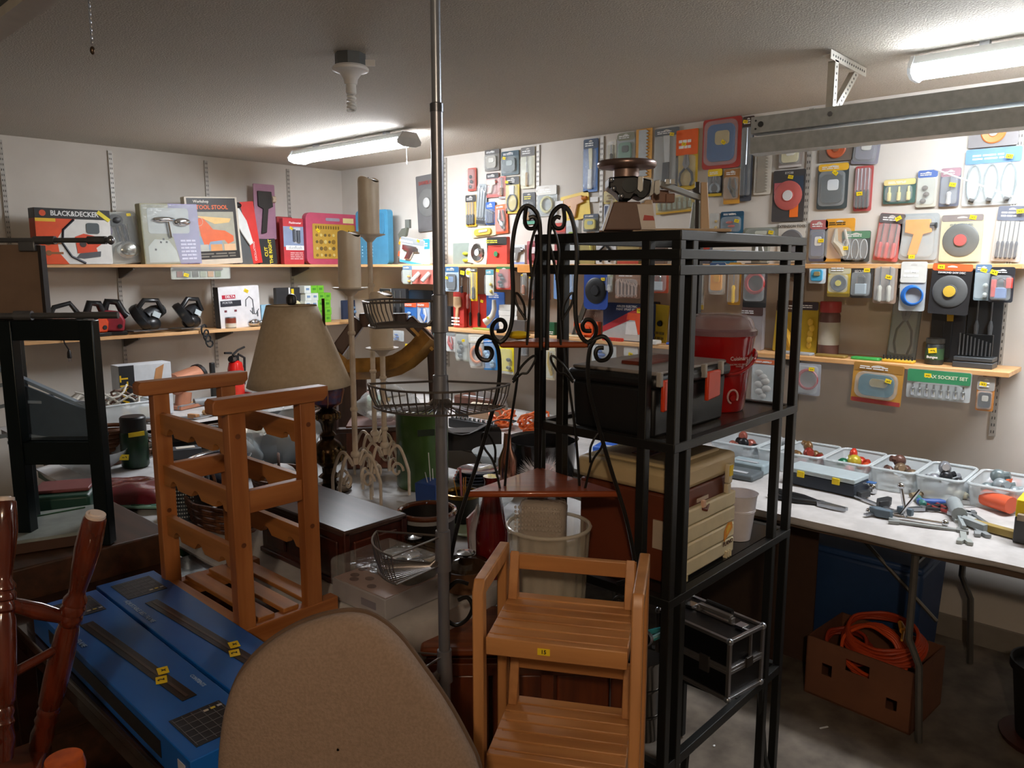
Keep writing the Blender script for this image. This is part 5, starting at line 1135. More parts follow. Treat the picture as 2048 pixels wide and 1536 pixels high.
# --- dark octagonal frame with gold curved band ---
DW = wood('#4a3024', '#2e1b14', 'z', .35)
fd = 3.45
def fp(px, py, dd=fd): return U(px, py, d=dd)
base = Vector((fp(780, 850).x, fp(780, 850).y, TT+.012))
T = thing('octagonal_frame', 'dark wooden octagonal frame with a curved gold inner band behind the candles', 'frame', (fp(780, 850).x, fp(780, 850).y, 0))
out = [fp(662, 870), fp(662, 720), fp(720, 640), fp(815, 640), fp(868, 692), fp(876, 860)]
for a, b_ in zip(out[:-1], out[1:]): MB().bar(a, b_, .06, .055, (RX[0]*0-FX[0], -FX[1], 0)).build('frame_rail', DW, T, .006, world=True)
arc = [fp(640, 700, fd-.05)]+[fp(640+22*i, 738-.35*(i-3)**2*1.0-(i > 6)*(i-6)**2*3, fd-.03) for i in range(2, 11)]
MB().tube(arc, .05, 4).build('gold_band', mat('#b8863c', .35, .3, 'gilt', '#7a5420', 10), T, world=True)
MB().bar(fp(822, 655, fd-.04), fp(866, 700, fd-.04), .012, .012).build('gold_edge', mat('#c89a54', .3, .4), T, world=True)
MB().bar(fp(655, 862, fd), fp(880, 852, fd), .05, .02).build('base_rail', DW, T, .003, world=True)
# dark brown wooden panel behind lamp
a, b_ = on(632, 940), on(700, 925)
T = thing('veneer_board', 'tall dark brown veneer panel standing behind the lamp base', 'panel', ((a.x+b_.x)/2+.22, (a.y+b_.y)/2+.22, Z0))
MB().box((0, 0, .2), (.24, .03, .40), (0, 0, -45)).build('panel', wood('#5e4232', '#46301f', 'z'), T, .003)
# --- green bin ---
o = on(846, 970); 
T = thing('waste_bin', 'tall green cylindrical bin with a yellow-green sheen and pale rim', 'bin', o)
gh = zt(846, 818, o)-o.z; gr = 53/CF*(o.x*FX[0]+o.y*FX[1])
MB().lathe([(gr*.93, 0), (gr, .01), (gr, gh), (gr*.96, gh), (gr*.94, .02), (.001, .02)], 36, cap=False).build('bin_body', mat('#4c6a2a', .3, .1, 'enamel', '#24431c', 2.5, (1, 1, .3), coat=.3), T)
MB().tube([(gr*math.cos(2*PI*k/36), gr*math.sin(2*PI*k/36), gh) for k in range(36)], .007, 8, True).build('rim', mat('#a9b08a', .3), T)
MB().prism([(-.04, gh*.72), (.03, gh*.72), (.03, gh*.8), (-.04, gh*.8)], -gr-.002, -gr+.004, 'xz', Matrix.Rotation(-PI*.26+.3, 4, 'Z')).build('dark_label', mat('#1a2a18', .5), T, smooth=False)
# --- crock pots, lids, kettles ---
def pot(lab, px, py, r, h, col, lid=None, rim=None, band=None, cat='pot'):
    o = on(px, py); T = thing('cooking_pot', lab, cat, o, random.uniform(0, 360))
    MB().lathe([(r*.85, 0), (r*.97, h*.1), (r, h*.95), (r*1.03, h), (r*.93, h), (r*.9, h*.2), (.001, h*.15)], 32, cap=False).build('pot_body', K(col) if isinstance(col, str) else col, T)
    if band: MB().lathe([(r*1.012, h*.86), (r*1.015, h*.94)], 32, cap=False).build('band', K(band), T)
    if rim: MB().tube([(r*1.0*math.cos(2*PI*k/32), r*1.0*math.sin(2*PI*k/32), h) for k in range(32)], .009, 8, True).build('rim', rim, T)
    if lid:
        MB().lathe([(r*1.02, h+.004), (r*.98, h+.012), (r*.7, h+r*.26), (r*.3, h+r*.4), (.001, h+r*.42)], 32, cap=False).build('lid', lid, T)
        MB().lathe([(.008, h+r*.41), (.010, h+r*.5), (.026, h+r*.56), (.028, h+r*.62), (.001, h+r*.68)], 16).build('lid_knob', mat('#1c1815', .15, coat=1), T)
    return T
SMOKE = mat('#3a2c1c', .06, 0, 'clear', alpha=.72, scale=4)
pot('brown and black slow cooker crock with a glazed rim', 856, 1112, .088, .15, '#181513', None, mat('#5a2f1a', .12, coat=1), '#8d8d8d')
pot('smoked glass lidded casserole nearest the bread box', 828, 1150, .082, .07, '#8a6240', SMOKE, mat('#c9b59a', .2), cat='casserole')
pot('smoked glass lidded casserole behind the bamboo stand arm', 932, 1175, .068, .065, '#6b4a30', SMOKE, None, cat='casserole')
pot('dark kettle-like pot with a pink straw and brass strainers', 925, 1040, .062, .10, '#221d1a', None, mat('#7a5a20', .2, .8), cat='pot')
o = on(925, 1040)
for k, (dx, c_) in enumerate(((0, '#d88a94'), (.02, '#c98a3c'), (-.022, '#b8862c'), (.012, '#d8a04c'))):
    T = thing('kitchen_whisk', ['pink drinking straw', 'thin brass skewer on the right', 'thin brass skewer on the left', 'copper wire skewer'][k]+' standing in the dark kettle pot', 'utensil', (o.x, o.y, o.z+.025)); MB().cyl((dx*.4, 0, 0), (dx*1.4, .01, .17 if k == 0 else .13), .004 if k == 0 else .002, 8).build('stick', K(c_), T)
# blue square container with white sticks
o = on(862, 1012); T = thing('blue_container', 'blue square container holding thin white sticks in front of the green bin', 'container', o, 20)
MB().box((0, 0, .05), (.085, .085, .10), taper=1.08).build('container_body', mat('#2c4c94', .3), T, .004)
for k in range(3): MB().cyl((-.02+.02*k, 0, .09), (-.025+.03*k, .01, .14+.07*(k == 1)), .002, 6).build('stick', WHITE, T)
# dark bread box
n0 = U(694, 1180, z=Z0); ztb = zt(686, 1062, n0)-Z0
T = thing('bread_box', 'dark mahogany box with a satin lid and panelled front', 'box', (n0.x, n0.y, Z0))
MH = wood('#4a1f14', '#2c100a', 'y', .3, coat=.3)
bw, bd = .21, .46
MB().box((bw/2, bd/2, ztb*.5), (bw, bd, ztb-.02)).build('box_body', MH, T, .003)
MB().box((bw/2, bd/2, ztb-.008), (bw+.02, bd+.02, .018)).build('lid', wood('#4c3b36', '#3a2a26', 'y', .32), T, .005)
for k in range(3): MB().box((-.003, .09+k*.14, ztb*.48), (.008, .11, ztb*.6)).build('front_panel', MH, T, .004)
MB().box((bw/2, -.003, ztb*.48), (bw*.75, .008, ztb*.6)).build('side_panel', wood('#5a2a1a', '#3a160c', 'x', .3), T, .004)
for k in (0, 1): MB().box((bw*k, -.004, ztb*.5), (.02, .012, ztb*.94)).build('corner_post', MH, T, .003)
MB().box((bw/2, bd/2, .008), (bw+.014, bd+.014, .016)).build('plinth', MH, T, .003)
# wicker basket
o = on(450, 1045); T = thing('wicker_basket', 'long brown wicker basket with a looped handle beside the dark box', 'basket', o, 90)
WK = mat('#7a4a2a', .6, 0, 'wicker', '#4a2816', 60, (1, 1, .2), .6)
for k in range(7):
    z = .008+k*.014; sx, sy = .17+.004*k, .09+.003*k
    MB().tube([(sx*math.cos(2*PI*i/28), sy*math.sin(2*PI*i/28), z+.003*math.sin(i*1.6+k*PI)) for i in range(28)], .0075, 6, True).build('woven_row', WK, T)
MB().lathe([(.001, 0), (.9, 0), (.92, .01)], 24, (0, 0, .001), Matrix.Diagonal((.18, .1, 1, 1))).build('basket_floor', WK, T)
for s_ in (-1, 1): MB().tube([(s_*.1+.05*math.cos(t), .0, .1+.08*math.sin(t)) for t in [PI*k/10 for k in range(11)]], .006, 6).build('handle', WK, T)
o = on(560, 985); T = thing('wicker_basket', 'brown wicker basket holding white goods seen through the wine rack', 'basket', o, 60)
for k in range(6): MB().tube([((.13+.004*k)*math.cos(2*PI*i/24), (.09+.003*k)*math.sin(2*PI*i/24), .008+k*.014) for i in range(24)], .0075, 6, True).build('woven_row', WK, T)
MB().lathe([(.13, 0), (.13, .004)], 20).build('basket_floor', WK, T)
MB().ball((0, 0, .07), (.09, .07, .05), 14, 10).build('white_goods', mat('#c9c4c0', .6), T)
MB().tube([(.1*math.cos(t), 0, .08+.08*math.sin(t)) for t in [PI*k/12 for k in range(13)]], .006, 6).build('handle', WK, T)
# colander / stock pot
o = on(372, 1030); T = thing('steel_colander', 'tall steel steamer with a perforated strip seen through the wine rack', 'pot', o)
MB().lathe([(.085, 0), (.09, .01), (.09, .15), (.096, .155), (.086, .155), (.084, .02), (.001, .015)], 32, cap=False).build('pot_body', mat('#6b7680', .25, .8), T)
m = MB()
for i in range(9):
    for j in range(8):
        a = -2.4+i*.09; m.ball((.0905*math.cos(a), .0905*math.sin(a), .02+j*.014), (.003, .003, .003), 6, 4)
m.build('holes', mat('#c9d2d8', .3), T)['kind'] = 'stuff'
# dark blue speckled roaster
o = on(440, 965); T = thing('enamel_roaster', 'dark blue speckled enamel roaster behind the wine rack', 'pot', o, 40)
MB().lathe([(.7, 0), (.95, .04), (1, .10), (1.04, .105), (.9, .105), (.85, .03), (.001, .02)], 32, (0, 0, 0), Matrix.Diagonal((.17, .12, 1, 1)), cap=False).build('roaster_body', mat('#1c2040', .15, 0, 'enamel', '#10122a', 40, coat=.8), T)
MB().tube([(.175*math.cos(2*PI*k/32), .125*math.sin(2*PI*k/32), .105) for k in range(32)], .005, 6, True).build('rim', CHROME, T)
# green thermos
o = on(272, 932); T = thing('thermos', 'dark green steel vacuum flask with a black cup top', 'flask', o)
hh = zt(272, 832, o)-o.z
MB().lathe([(.055, 0), (.06, .01), (.06, hh*.66), (.054, hh*.7)], 24).build('flask_body', mat('#1a3a24', .3, .2, 'enamel', '#122a1a', 20), T)
MB().lathe([(.056, hh*.7), (.056, hh*.97), (.05, hh)], 24).build('cup_top', mat('#141414', .4), T)
MB().box((-.01, -.058, hh*.68), (.07, .006, .02)).build('tape', YEL, T, smooth=False)
MB().tube([(.055, -.02, hh*.6), (.085, -.03, hh*.55), (.085, -.03, hh*.2), (.055, -.02, hh*.15)], .008, 8).build('handle', STEEL, T)
# brown wicker pail with red & white tags
o = on(222, 925); T = thing('woven_pail', 'brown woven pail with a red and a white tag hanging over it', 'basket', o)
for k in range(8): MB().tube([((.06+.004*k)*math.cos(2*PI*i/20), (.06+.004*k)*math.sin(2*PI*i/20), .01+k*.022) for i in range(20)], .011, 6, True).build('woven_row', mat('#6e4428', .7), T)
MB().box((.05, -.09, .15), (.05, .004, .045)).build('red_tag', K('#d04a34'), T, smooth=False); MB().box((.05, -.09, .095), (.055, .004, .06)).build('white_tag', K('#dcdad4'), T, smooth=False)
# clear dome bowls, burgundy cushion, muffin mould
o = on(185, 945); T = thing('glass_bowl', 'clear glass bowl with a yellow tag left of the green flask', 'bowl', o)
MB().lathe([(.05, 0), (.06, .01), (.13, .06), (.15, .10), (.146, .10), (.12, .06), (.001, .012)], 28, cap=False).build('bowl_body', CLEAR2, T); sticker(T, .1, .07, -.11, .03)
o = on(235, 1002); T = thing('cushion', 'burgundy padded cushion in shiny plastic wrap on the green table edge', 'cushion', o, -45)
def cu(u, v):
    a, b_ = (u-.5)*2, (v-.5)*2; e = max(0, (1-a**4)*(1-b_**4)); return (a*.23*(1-.04*b_*b_), b_*.13*(1-.04*a*a), .006+.075*e**.5+.006*math.sin(u*17)*math.sin(v*13)*e)
MB().grid(cu, 24, 18).add([(-.21, -.12, .004), (.21, -.12, .004), (.21, .12, .004), (-.21, .12, .004)], [(3, 2, 1, 0)]).build('padding', mat('#7a1f2c', .25, 0, 'vinyl', '#5c1420', 6, coat=.7), T)
MB().box((-.16, -.1, .06), (.02, .05, .003), (20, 0, 0)).build('care_label', K('#c9cdd6'), T, smooth=False)
o = on(300, 1012); T = thing('muffin_mould', 'pale mint silicone mould with fluted leaf-shaped cups', 'baking mould', o+Vector((.02, 0, 0)), -48)
MINT = mat('#8fc4b4', .45)
MB().prism(rrect(.32, .18, .03), .012, .022, 'xy').build('tray', MINT, T, .003)
for i in range(4):
    for j in range(2):
        c = Vector((-.115+i*.077, -.045+j*.09, .0225)); n = 16
        pts = [(c.x+.030*(1+.13*(k % 2))*math.cos(2*PI*k/n), c.y+.036*(1+.13*(k % 2))*math.sin(2*PI*k/n)) for k in range(n)]
        MB().prism(pts, .0215, .0235, 'xy').build('cup', mat('#3f7868', .6), T, smooth=False)
# big plastic bags
def bag(lab, px, py, r, h, m, seed=1, z=Z0, plane=None):
    o = plane or on(px, py, z); rnd = random.Random(seed); ph = [rnd.uniform(0, 6) for _ in range(6)]
    T = thing('plastic_bag', lab, 'bag', o)
    def fn(u, v):
        a = 2*PI*u; rr = r*(math.sin(PI*(.08+.86*v))**.6)*(1+.12*math.sin(3*a+ph[0]+v*3)+.07*math.sin(7*a+ph[1]-v*5)+.04*math.sin(13*a+ph[2]))
        return (rr*math.cos(a), rr*.8*math.sin(a), h*v*(1+.12*math.sin(a*2+ph[3])*v)+.002)
    MB().grid(fn, 40, 14).build('film', m, T)
    return T
FILM = mat('#dfe8ec', .15, 0, 'clear', alpha=.42, scale=9)
T = bag('large frosted plastic bag over dark goods behind the wine rack', 568, 925, .17, .27, FILM, 3)
MB().ball((0, 0, .08), (.13, .10, .08), 14, 10).build('contents', mat('#1e2530', .4), T)
T = bag('small frosted bag of dark blue fabric behind the wine rack', 488, 945, .09, .15, FILM, 5)
MB().ball((0, 0, .06), (.09, .07, .055), 14, 10).build('contents', mat('#27303e', .6), T)
o = on(712, 965)
T = thing('brown_crate', 'reddish-brown cardboard box topped with bubble wrap behind the candle holders', 'box', (o.x+.32, o.y+.18, Z0), -42)
MB().box((0, 0, .10), (.36, .24, .2)).build('box_body', mat('#6b3a26', .7), T, .003)
p_ = T.location+Vector((0, 0, .202))
bag('crumpled clear bubble wrap on top of the brown cardboard box', 0, 0, .15, .16, mat('#dfe3e2', .12, 0, 'clear', alpha=.5, scale=60), 9, plane=p_)
o = on(505, 885); T = thing('folded_linen', 'folded cream linen on a tray behind the wine rack', 'linen', (o.x, o.y, Z0), -40)
MB().box((0, 0, .03), (.34, .22, .05)).build('fold', mat('#d3c8b2', .8, 0, 'linen', '#bfb39c', 20, (1, 1, 1), .4), T, .015)
MB().box((0, 0, .065), (.32, .2, .02)).build('fold', mat('#d8cfbc', .8), T, .008)
o = on(648, 985); T = thing('white_lid', 'white plastic bottle with a wide lid beside the lamp base', 'bottle', o+Vector((-.03, .03, 0)))
MB().lathe([(.035, 0), (.036, .03), (.02, .035), (.02, .11), (.001, .11)], 20).build('bottle_body', mat('#d8d6d2', .4), T)
# shrink wrapped roasting pan pack + stainless dish
o = on(795, 1255); T = thing('pan_pack', 'shrink-wrapped black roasting pan on a pink and white printed card', 'pan', (max(1.135, o.x), 1.535, Z0), 2); T.scale = (1, .75, 1)
MB().box((.105, .15, .03), (.21, .30, .06)).build('carton', mat('#a9a2a6', .5), T, .003)
MB().box((.105, .15, .0612), (.20, .29, .002)).build('carton_top', mat('#b08e88', .5), T, smooth=False)
lines(T, .02, .09, .0615, .0617, 1, .2, K('#4a4450'))
MB().box((-.0008, .09, .03), (.0012, .08, .02)).build('print', mat('#6c6478', .5), T, smooth=False)
for k_, (a_, b_) in enumerate(((.03, .22), (.05, .25), (.03, .12), (.06, .18), (.09, .27))): MB().lathe([(.001, 0), (.012, 0), (.012, .001), (.001, .001)], 12, (a_, b_, .0625), Matrix.Diagonal((1, 1.6, 1, 1))).build('food_print', mat('#5a2c22', .5), T)
MB().prism(rrect(.12, .24, .03, .148, .125), .062, .092, 'xy').build('pan', mat('#14110f', .12, coat=1), T, .006)
MB().prism(rrect(.012, .16, .004, .206, .12), .01, .06, 'xy').build('pan_side', mat('#14110f', .12, coat=1), T, .002)
MB().lathe([(.001, .094), (.6, .094), (1, .112), (1.04, .115), (.96, .11), (.3, .102)], 24, (.145, .13, .0), Matrix.Diagonal((.052, .085, 1, 1)), cap=False).build('dish', CHROME, T)
MB().prism(rrect(.225, .315, .02, .105, .15), -.0, .120, 'xy').build('shrink_wrap', CLEAR, T, .01)
# polished steel tray beyond
o = on(905, 1190); T = thing('steel_tray', 'polished steel serving dish right behind the grey pole', 'dish', (o.x+.03, o.y+.1, Z0), 30)
MB().lathe([(.001, .02), (.7, .02), (.95, .035), (1.02, .037)], 32, (0, 0, .0), Matrix.Diagonal((.12, .09, 1, 1)), cap=False).build('dish_body', CHROME, T, solid=.002)
MB().lathe([(.5, 0), (.5, .02)], 20, (0, 0, 0), Matrix.Diagonal((.12, .09, 1, 1))).build('foot', CHROME, T)
# big dark stock pot, fur, burgundy vase, glass goods
o = Vector((1.80, 2.05, Z0)) if False else on(1085, 960)
T = thing('stock_pot', 'tall polished dark steel pot with a small orange label behind the plant stand', 'pot', o)
ph_ = zt(1085, 880, o)-o.z; pr_ = 70/CF*(o.x*FX[0]+o.y*FX[1])
MB().lathe([(pr_*.86, 0), (pr_*.9, .01), (pr_, ph_), (pr_*1.06, ph_+.008), (pr_*.95, ph_), (pr_*.85, .02), (.001, .02)], 32, cap=False).build('pot_body', mat('#4c4846', .16, .85), T)
MB().box((-pr_*.6, -pr_*.72, ph_*.55), (.05, .004, .05), (0, 0, -38)).build('orange_label', K('#a86a2c'), T, smooth=False)
o2_ = on(1085, 995); rnd = random.Random(4)
T = thing('fur_piece', 'tuft of fluffy white and pink fur in front of the dark steel pot', 'fur', (o2_.x, o2_.y, Z0))
MB().ball((0, 0, .07), (.075, .06, .07), 12, 8).build('fur_core', mat('#c9a8a0', .9), T)
m = MB()
for k in range(900):
    a = rnd.uniform(0, 2*PI); b_ = rnd.uniform(-.4, 1.3); d3 = Vector((math.cos(a)*math.cos(b_), math.sin(a)*math.cos(b_), math.sin(b_)))
    p = Vector((d3.x*.07, d3.y*.055, .07+d3.z*.065)); e = p+d3*rnd.uniform(.03, .055)+Vector((rnd.uniform(-.01, .01),)*3); sd = d3.orthogonal().normalized()*.0012
    m.add([p-sd, p+sd, e], [(0, 1, 2)])
m.build('fur_hairs', mat('#d8cfcc', .9), T, smooth=False)['kind'] = 'stuff'
o = on(985, 1160); T = thing('tall_vase', 'tall burgundy glass vase behind the bamboo stand', 'vase', o+Vector((.03, .03, 0)))
vh = zt(985, 960, o)-o.z
MB().lathe([(.045, 0), (.05, .02), (.05, vh*.45), (.03, vh*.75), (.022, vh*.95), (.026, vh)], 24).build('vase_body', mat('#6a1414', .08, .1, coat=1), T)
T = bag('clear cellophane sleeve standing beside the burgundy vase', 960, 1140, .035, .19, mat('#dfe6e8', .1, 0, 'clear', alpha=.35, scale=40), 12)
o = on(940, 1105); T = thing('pink_card', 'dull pink folded card leaning behind the smoked glass lid', 'card', o, 20); MB().prism([(0, 0), (.07, 0), (.055, .13), (-.015, .12)], 0, .006).build('card_sheet', K('#9a5450'), T)
o = on(945, 1030); T = thing('glass_bowl', 'shallow clear glass dish beside the brass-rimmed kettle pot', 'bowl', o+Vector((.08, .0, 0))); MB().lathe([(.04, 0), (.07, .02), (.10, .05), (.096, .05), (.001, .01)], 28, cap=False).build('bowl_body', CLEAR2, T)
o = on(1000, 935); T = thing('glass_bowl', 'large clear glass bowl behind the mid shelf of the plant stand', 'bowl', o); MB().lathe([(.05, 0), (.09, .03), (.13, .08), (.126, .08), (.001, .01)], 28, cap=False).build('bowl_body', CLEAR2, T)
o = on(1015, 985); T = thing('bottle_copper', 'shiny copper bottle rising behind the mid shelf', 'bottle', o); MB().lathe([(.035, 0), (.04, .02), (.038, .14), (.018, .19), (.014, .25)], 20).build('bottle_body', mat('#b8846c', .15, .9), T)
T = thing('dark_tray_cover', 'black ragged-edged plastic sheet between the green bin and the white table', 'sheet', on(920, 930)+Vector((.25, .25, .0)), -42)
MB().grid(lambda u, v: ((u-.5)*.55, (v-.5)*.2, .09+.03*math.sin(u*9)+.05*u*(1-v)), 14, 4).box((0, 0, .045), (.4, .12, .09)).build('sheet', mat('#231c18', .6), T, solid=.004)
T = thing('utensil_set', 'dark blue patterned crockery pile beside the kettle pot', 'crockery', on(955, 985)+Vector((.08, .1, 0)))
for k in range(4): MB().lathe([(.05, .012*k), (.09, .02+.012*k), (.09, .026+.012*k), (.001, .014+.012*k)], 24, (.008*k, 0, 0)).build('plate', mat('#1f2638', .2, coat=.6), T)
for px, py, c_, lab in ((1290, 1030, '#d8d3c8', 'white garden-photo card on the far side of the rack'), (1170, 1010, '#9fae8c', 'green-printed folded leaflet right of the bubble-wrapped pack')):
    tool('paper', px, py, .22, 30, c_, lab, z=Z0, plane=Vector((U(px, py, z=Z0).x-.4 if px > 1250 else U(px, py, z=Z0).x-.5, 1.75 if px > 1250 else 1.9, 0)))

# --- extra kitchen goods seen through the wine rack ---
SSB = mat('#9aa0a6', .2, .85)
for px, py, L, rz, m_, lab in ((405, 892, .26, 0, SSB, 'wide stainless steel bowl behind the upper wine rack rail'), (345, 900, .2, 0, mat('#1e2226', .2, .3, coat=.5), 'dark round pan left of the stainless steel bowl'), (470, 905, .17, 0, mat('#b9b2a4', .3), 'cream mixing bowl right of the stainless steel bowl')):
    o = on(px, py); T = thing('mixing_bowl', lab, 'bowl', o, rz)
    MB().lathe([(L*.2, 0), (L*.36, L*.1), (L*.5, L*.3), (L*.52, L*.31), (L*.48, L*.3), (L*.34, L*.12), (.001, L*.05)], 28, cap=False).build('bowl_body', m_, T)
for px, py, a_, b_, h_, rz, c_, lab in ((430, 878, .2, .14, .03, 12, '#c9bfae', 'stack of pale cookbooks behind the wine rack'), (372, 915, .14, .09, .05, -20, '#3a3f46', 'black toaster-shaped box between the dark pan and the steel bowl'), (455, 868, .09, .07, .05, 30, '#9db6dc', 'small white and blue carton behind the wine rack rail'), (300, 905, .15, .1, .035, 35, '#70503a', 'brown wooden tray beside the green vacuum flask'), (540, 895, .16, .12, .07, -30, '#3c2a22', 'dark brown biscuit tin behind the frosted bag')):
    o = on(px, py); T = thing('household_box', lab, 'box', o, rz)
    MB().box((0, 0, h_/2), (a_, b_, h_)).build('box_body', K(c_), T, .004); MB().box((0, 0, h_+.001), (a_*.6, b_*.5, .002)).build('top_label', mat('#d8d2c6', .5), T, smooth=False)
for px, py, L, rz, c_, lab in ((390, 935, .22, 20, '#2a2c2e', 'black-handled ladle lying on the middle table'), (420, 925, .2, -35, '#8a6a44', 'wooden-handled spatula lying on the middle table'), (330, 948, .18, 60, '#c4c8cc', 'steel serving spoon lying beside the red cushion')):
    tool('screwdriver', px, py, L, rz, c_, lab, cat='utensil')
BK = Z0
for k, (x, y, L, rz, c_, kd, lab) in enumerate(((1.75, 4.55, .3, 30, '#7a5c42', 'hammer', 'old claw hammer in front of the cord bin'), (2.05, 4.62, .26, -30, '#8c8f92', 'wrench', 'large grey spanner in front of the planer box'), (2.2, 4.52, .22, 10, '#b07c4a', 'clamp', 'wooden hand clamp near the front of the back table'), (2.35, 4.75, .24, 50, '#6e7478', 'caulk_gun', 'grey metal plane near the copper tool'), (2.62, 4.6, .26, -20, '#3a3a3c', 'pliers', 'black long-nosed pliers at the right of the back table'), (2.72, 4.85, .22, 70, '#d8a02c', 'screwdriver', 'yellow-handled chisel near the fire extinguisher'), (1.5, 4.6, .22, 80, '#a89c8c', 'wrench', 'rusty pale wrench at the left end of the back table'))):
    tool(kd, 0, 0, L, rz, c_, lab, plane=Vector((x, y, 0)))
# ================= BLACK STEEL RACK =================
RB = mat('#1c1d1c', .42, .3)
NX, NY, RXX, LY = 1.604, .942, 2.303, 1.36
T = thing('steel_rack', 'tall black steel shelving rack with paired square posts', 'shelf rack', (NX, NY, 0))
def W(*p): return Vector(p)
for x, y in ((NX, NY), (NX+.058, NY), (NX, NY+.082), (NX, LY), (NX, LY-.078), (RXX, NY), (RXX-.105, NY), (RXX, LY), (RXX, LY-.08)):
    MB().box((x, y, .885), (.024, .024, 1.745)).build('post', RB, T, .002, world=True)
for z in (1.748, 1.705, 1.668, 1.245, .85):
    for a, b_ in (((NX-.012, NY, z), (RXX+.012, NY, z)), ((RXX, NY-.012, z), (RXX, LY+.012, z)), ((NX-.012, LY, z), (RXX+.012, LY, z)), ((NX, NY-.012, z), (NX, LY+.012, z))):
        MB().bar(a, b_, .026, .024).build('rail', RB, T, .002, world=True)
MB().bar((NX, NY, .395), (RXX, NY, .395), .022, .028).build('rail', RB, T, .002, world=True)
MB().bar((NX, LY, .395), (RXX, LY, .395), .022, .028).build('rail', RB, T, .002, world=True)
MB().bar((NX, NY, .395), (NX, LY, .395), .022, .028).build('rail', RB, T, .002, world=True)
MB().bar((RXX, NY, .395), (RXX, LY, .395), .022, .028).build('rail', RB, T, .002, world=True)
MB().box(((NX+RXX)/2, (NY+LY)/2, 1.246), (RXX-NX-.03, LY-NY-.03, .008)).build('shelf_panel', mat('#4b4643', .18, .2), T, world=True)
MB().box(((NX+RXX)/2, (NY+LY)/2, .856), (RXX-NX-.03, LY-NY-.03, .012)).build('shelf_panel', mat('#1d1e1f', .2, .2), T, world=True)
MB().box(((NX+RXX)/2, (NY+LY)/2, .41), (RXX-NX-.03, LY-NY-.03, .008)).build('shelf_panel', mat('#1d1e1f', .5), T, world=True) if False else None
for x in (2.03, 2.12): MB().bar((x, NY, .402), (x, LY, .402), .02, .02).build('cross_slat', RB, T, world=True)
for q, xq in ((0, RXX-.12), (1, NX+.12)):
    xe = RXX-.01 if q == 0 else NX+.01
    MB().tube([(xq, NY, .39), (xq+(xe-xq)*.12, NY, .28), (xq+(xe-xq)*.45, NY, .12), (xe, NY, .01)], .011, 6).build('curved_brace', RB, T, world=True)
# ---- things on the rack ----
def yz(px, py, x, y): return U(px, py, d=x*FX[0]+y*FX[1]).z
# black toolbox with orange latches
z0 = 1.251; x0, y0 = 1.625, 1.005; zt_ = yz(1297, 748, x0, y0)
T = thing('toolbox', 'large black toolbox with grey lid top and two orange latches on the upper rack shelf', 'toolbox', (x0, y0, z0))
h = zt_-z0; L_, D_ = .38, .27; TB = mat('#141516', .45)
MB().box((L_/2, D_/2, h*.38), (L_-.02, D_-.02, h*.76), taper=1.03).build('toolbox_body', TB, T, .008)
MB().box((L_/2, D_/2, h*.86), (L_+.012, D_+.012, h*.2)).build('toolbox_lid', TB, T, .012)
MB().box((L_/2, D_/2, h*.985), (L_-.01, D_-.01, h*.06)).build('lid_top', mat('#8d8681', .5), T, .006)
MB().box((L_/2, D_/2, h*1.025), (L_*.5, .07, .016)).build('handle_recess', mat('#6e2c1a', .5), T, .003)
for x in (.045, .265):
    MB().prism([(x-.035, h*.42), (x+.035, h*.46), (x+.035, h*.9), (x-.035, h*.9)], -.018, -.006).build('latch', mat('#e0431e', .4), T, .004)
    for q in (-1, 1): MB().box((x+q*.046, -.010, h*.92), (.012, .014, h*.22)).build('latch_clip', mat('#a5a19b', .4), T, .002)
o_ = MB().box((.15, -.002, h*.48), (.018, .003, .02), (0, 8, 0)).build('price_sticker', YEL, T, smooth=False)
# red ice cream maker
T = thing('ice_cream_maker', 'red bucket-shaped ice cream maker with a clear domed lid on the upper rack shelf', 'appliance', (2.13, 1.10, z0), -47.6)
dd = 2.13*FX[0]+1.10*FX[1]; hb = yz(1453, 668, 2.13, 1.10)-z0; rt2, rb2 = 68/CF*dd, 52/CF*dd
RED = mat('#b01818', .22, coat=.6)
MB().lathe([(rb2*.95, 0), (rb2, .006), (rt2*.98, hb*.96), (rt2*1.03, hb), (rt2*.9, hb+.004)], 40).build('bucket', RED, T)
MB().lathe([(rt2*1.04, hb), (rt2*1.05, hb+.014), (rt2*.98, hb+.02)], 40).build('lid_rim', mat('#8b6a72', .25), T)
MB().lathe([(rt2*.98, hb+.018), (rt2*.9, hb+.045), (rt2*.7, hb+.06), (.001, hb+.062)], 40, cap=False).build('dome_lid', mat('#c9b0b4', .1, 0, 'clear', alpha=.45, scale=5), T)
MB().lathe([(rt2*.55, hb+.004), (rt2*.55, hb+.05), (rt2*.4, hb+.052)], 30).build('motor_cap', mat('#7a1216', .3), T)
pts = [(rt2*1.03*math.sin(t), -rt2*1.05*math.cos(t)*.98, hb*.52+.055*abs(math.sin(t))**2) for t in [(-PI*.5+PI*k/20) for k in range(21)]]
MB().tube(pts, .005, 8).build('bail_handle', RED, T)
for q in (-1, 1): MB().ball((q*rt2*1.0, 0, hb*.75), (.01, .014, .014), 10, 6).build('handle_boss', RED, T)
m = Matrix.Rotation(math.radians(12), 4, 'Z')
MB().tube([m @ Vector((.016*math.cos(t), -rb2*1.12-.004, hb*.22+.02*math.sin(t))) for t in [2*PI*k/14*.8-.6 for k in range(15)]], .003, 6).build('spout_ring', mat('#d8b0b0', .2), T)
MB().cyl(m @ Vector((0, -rb2*1.0, hb*.2)), m @ Vector((0, -rb2*1.2, hb*.2)), .009, 10).build('spout', RED, T)
tx = text(T, 'Cuisinart', .016, (0, -rt2*.99, hb*.72), K('#e8d8d8'), rot=(84, 0, 0)); tx.rotation_euler = (0, 0, math.radians(18))
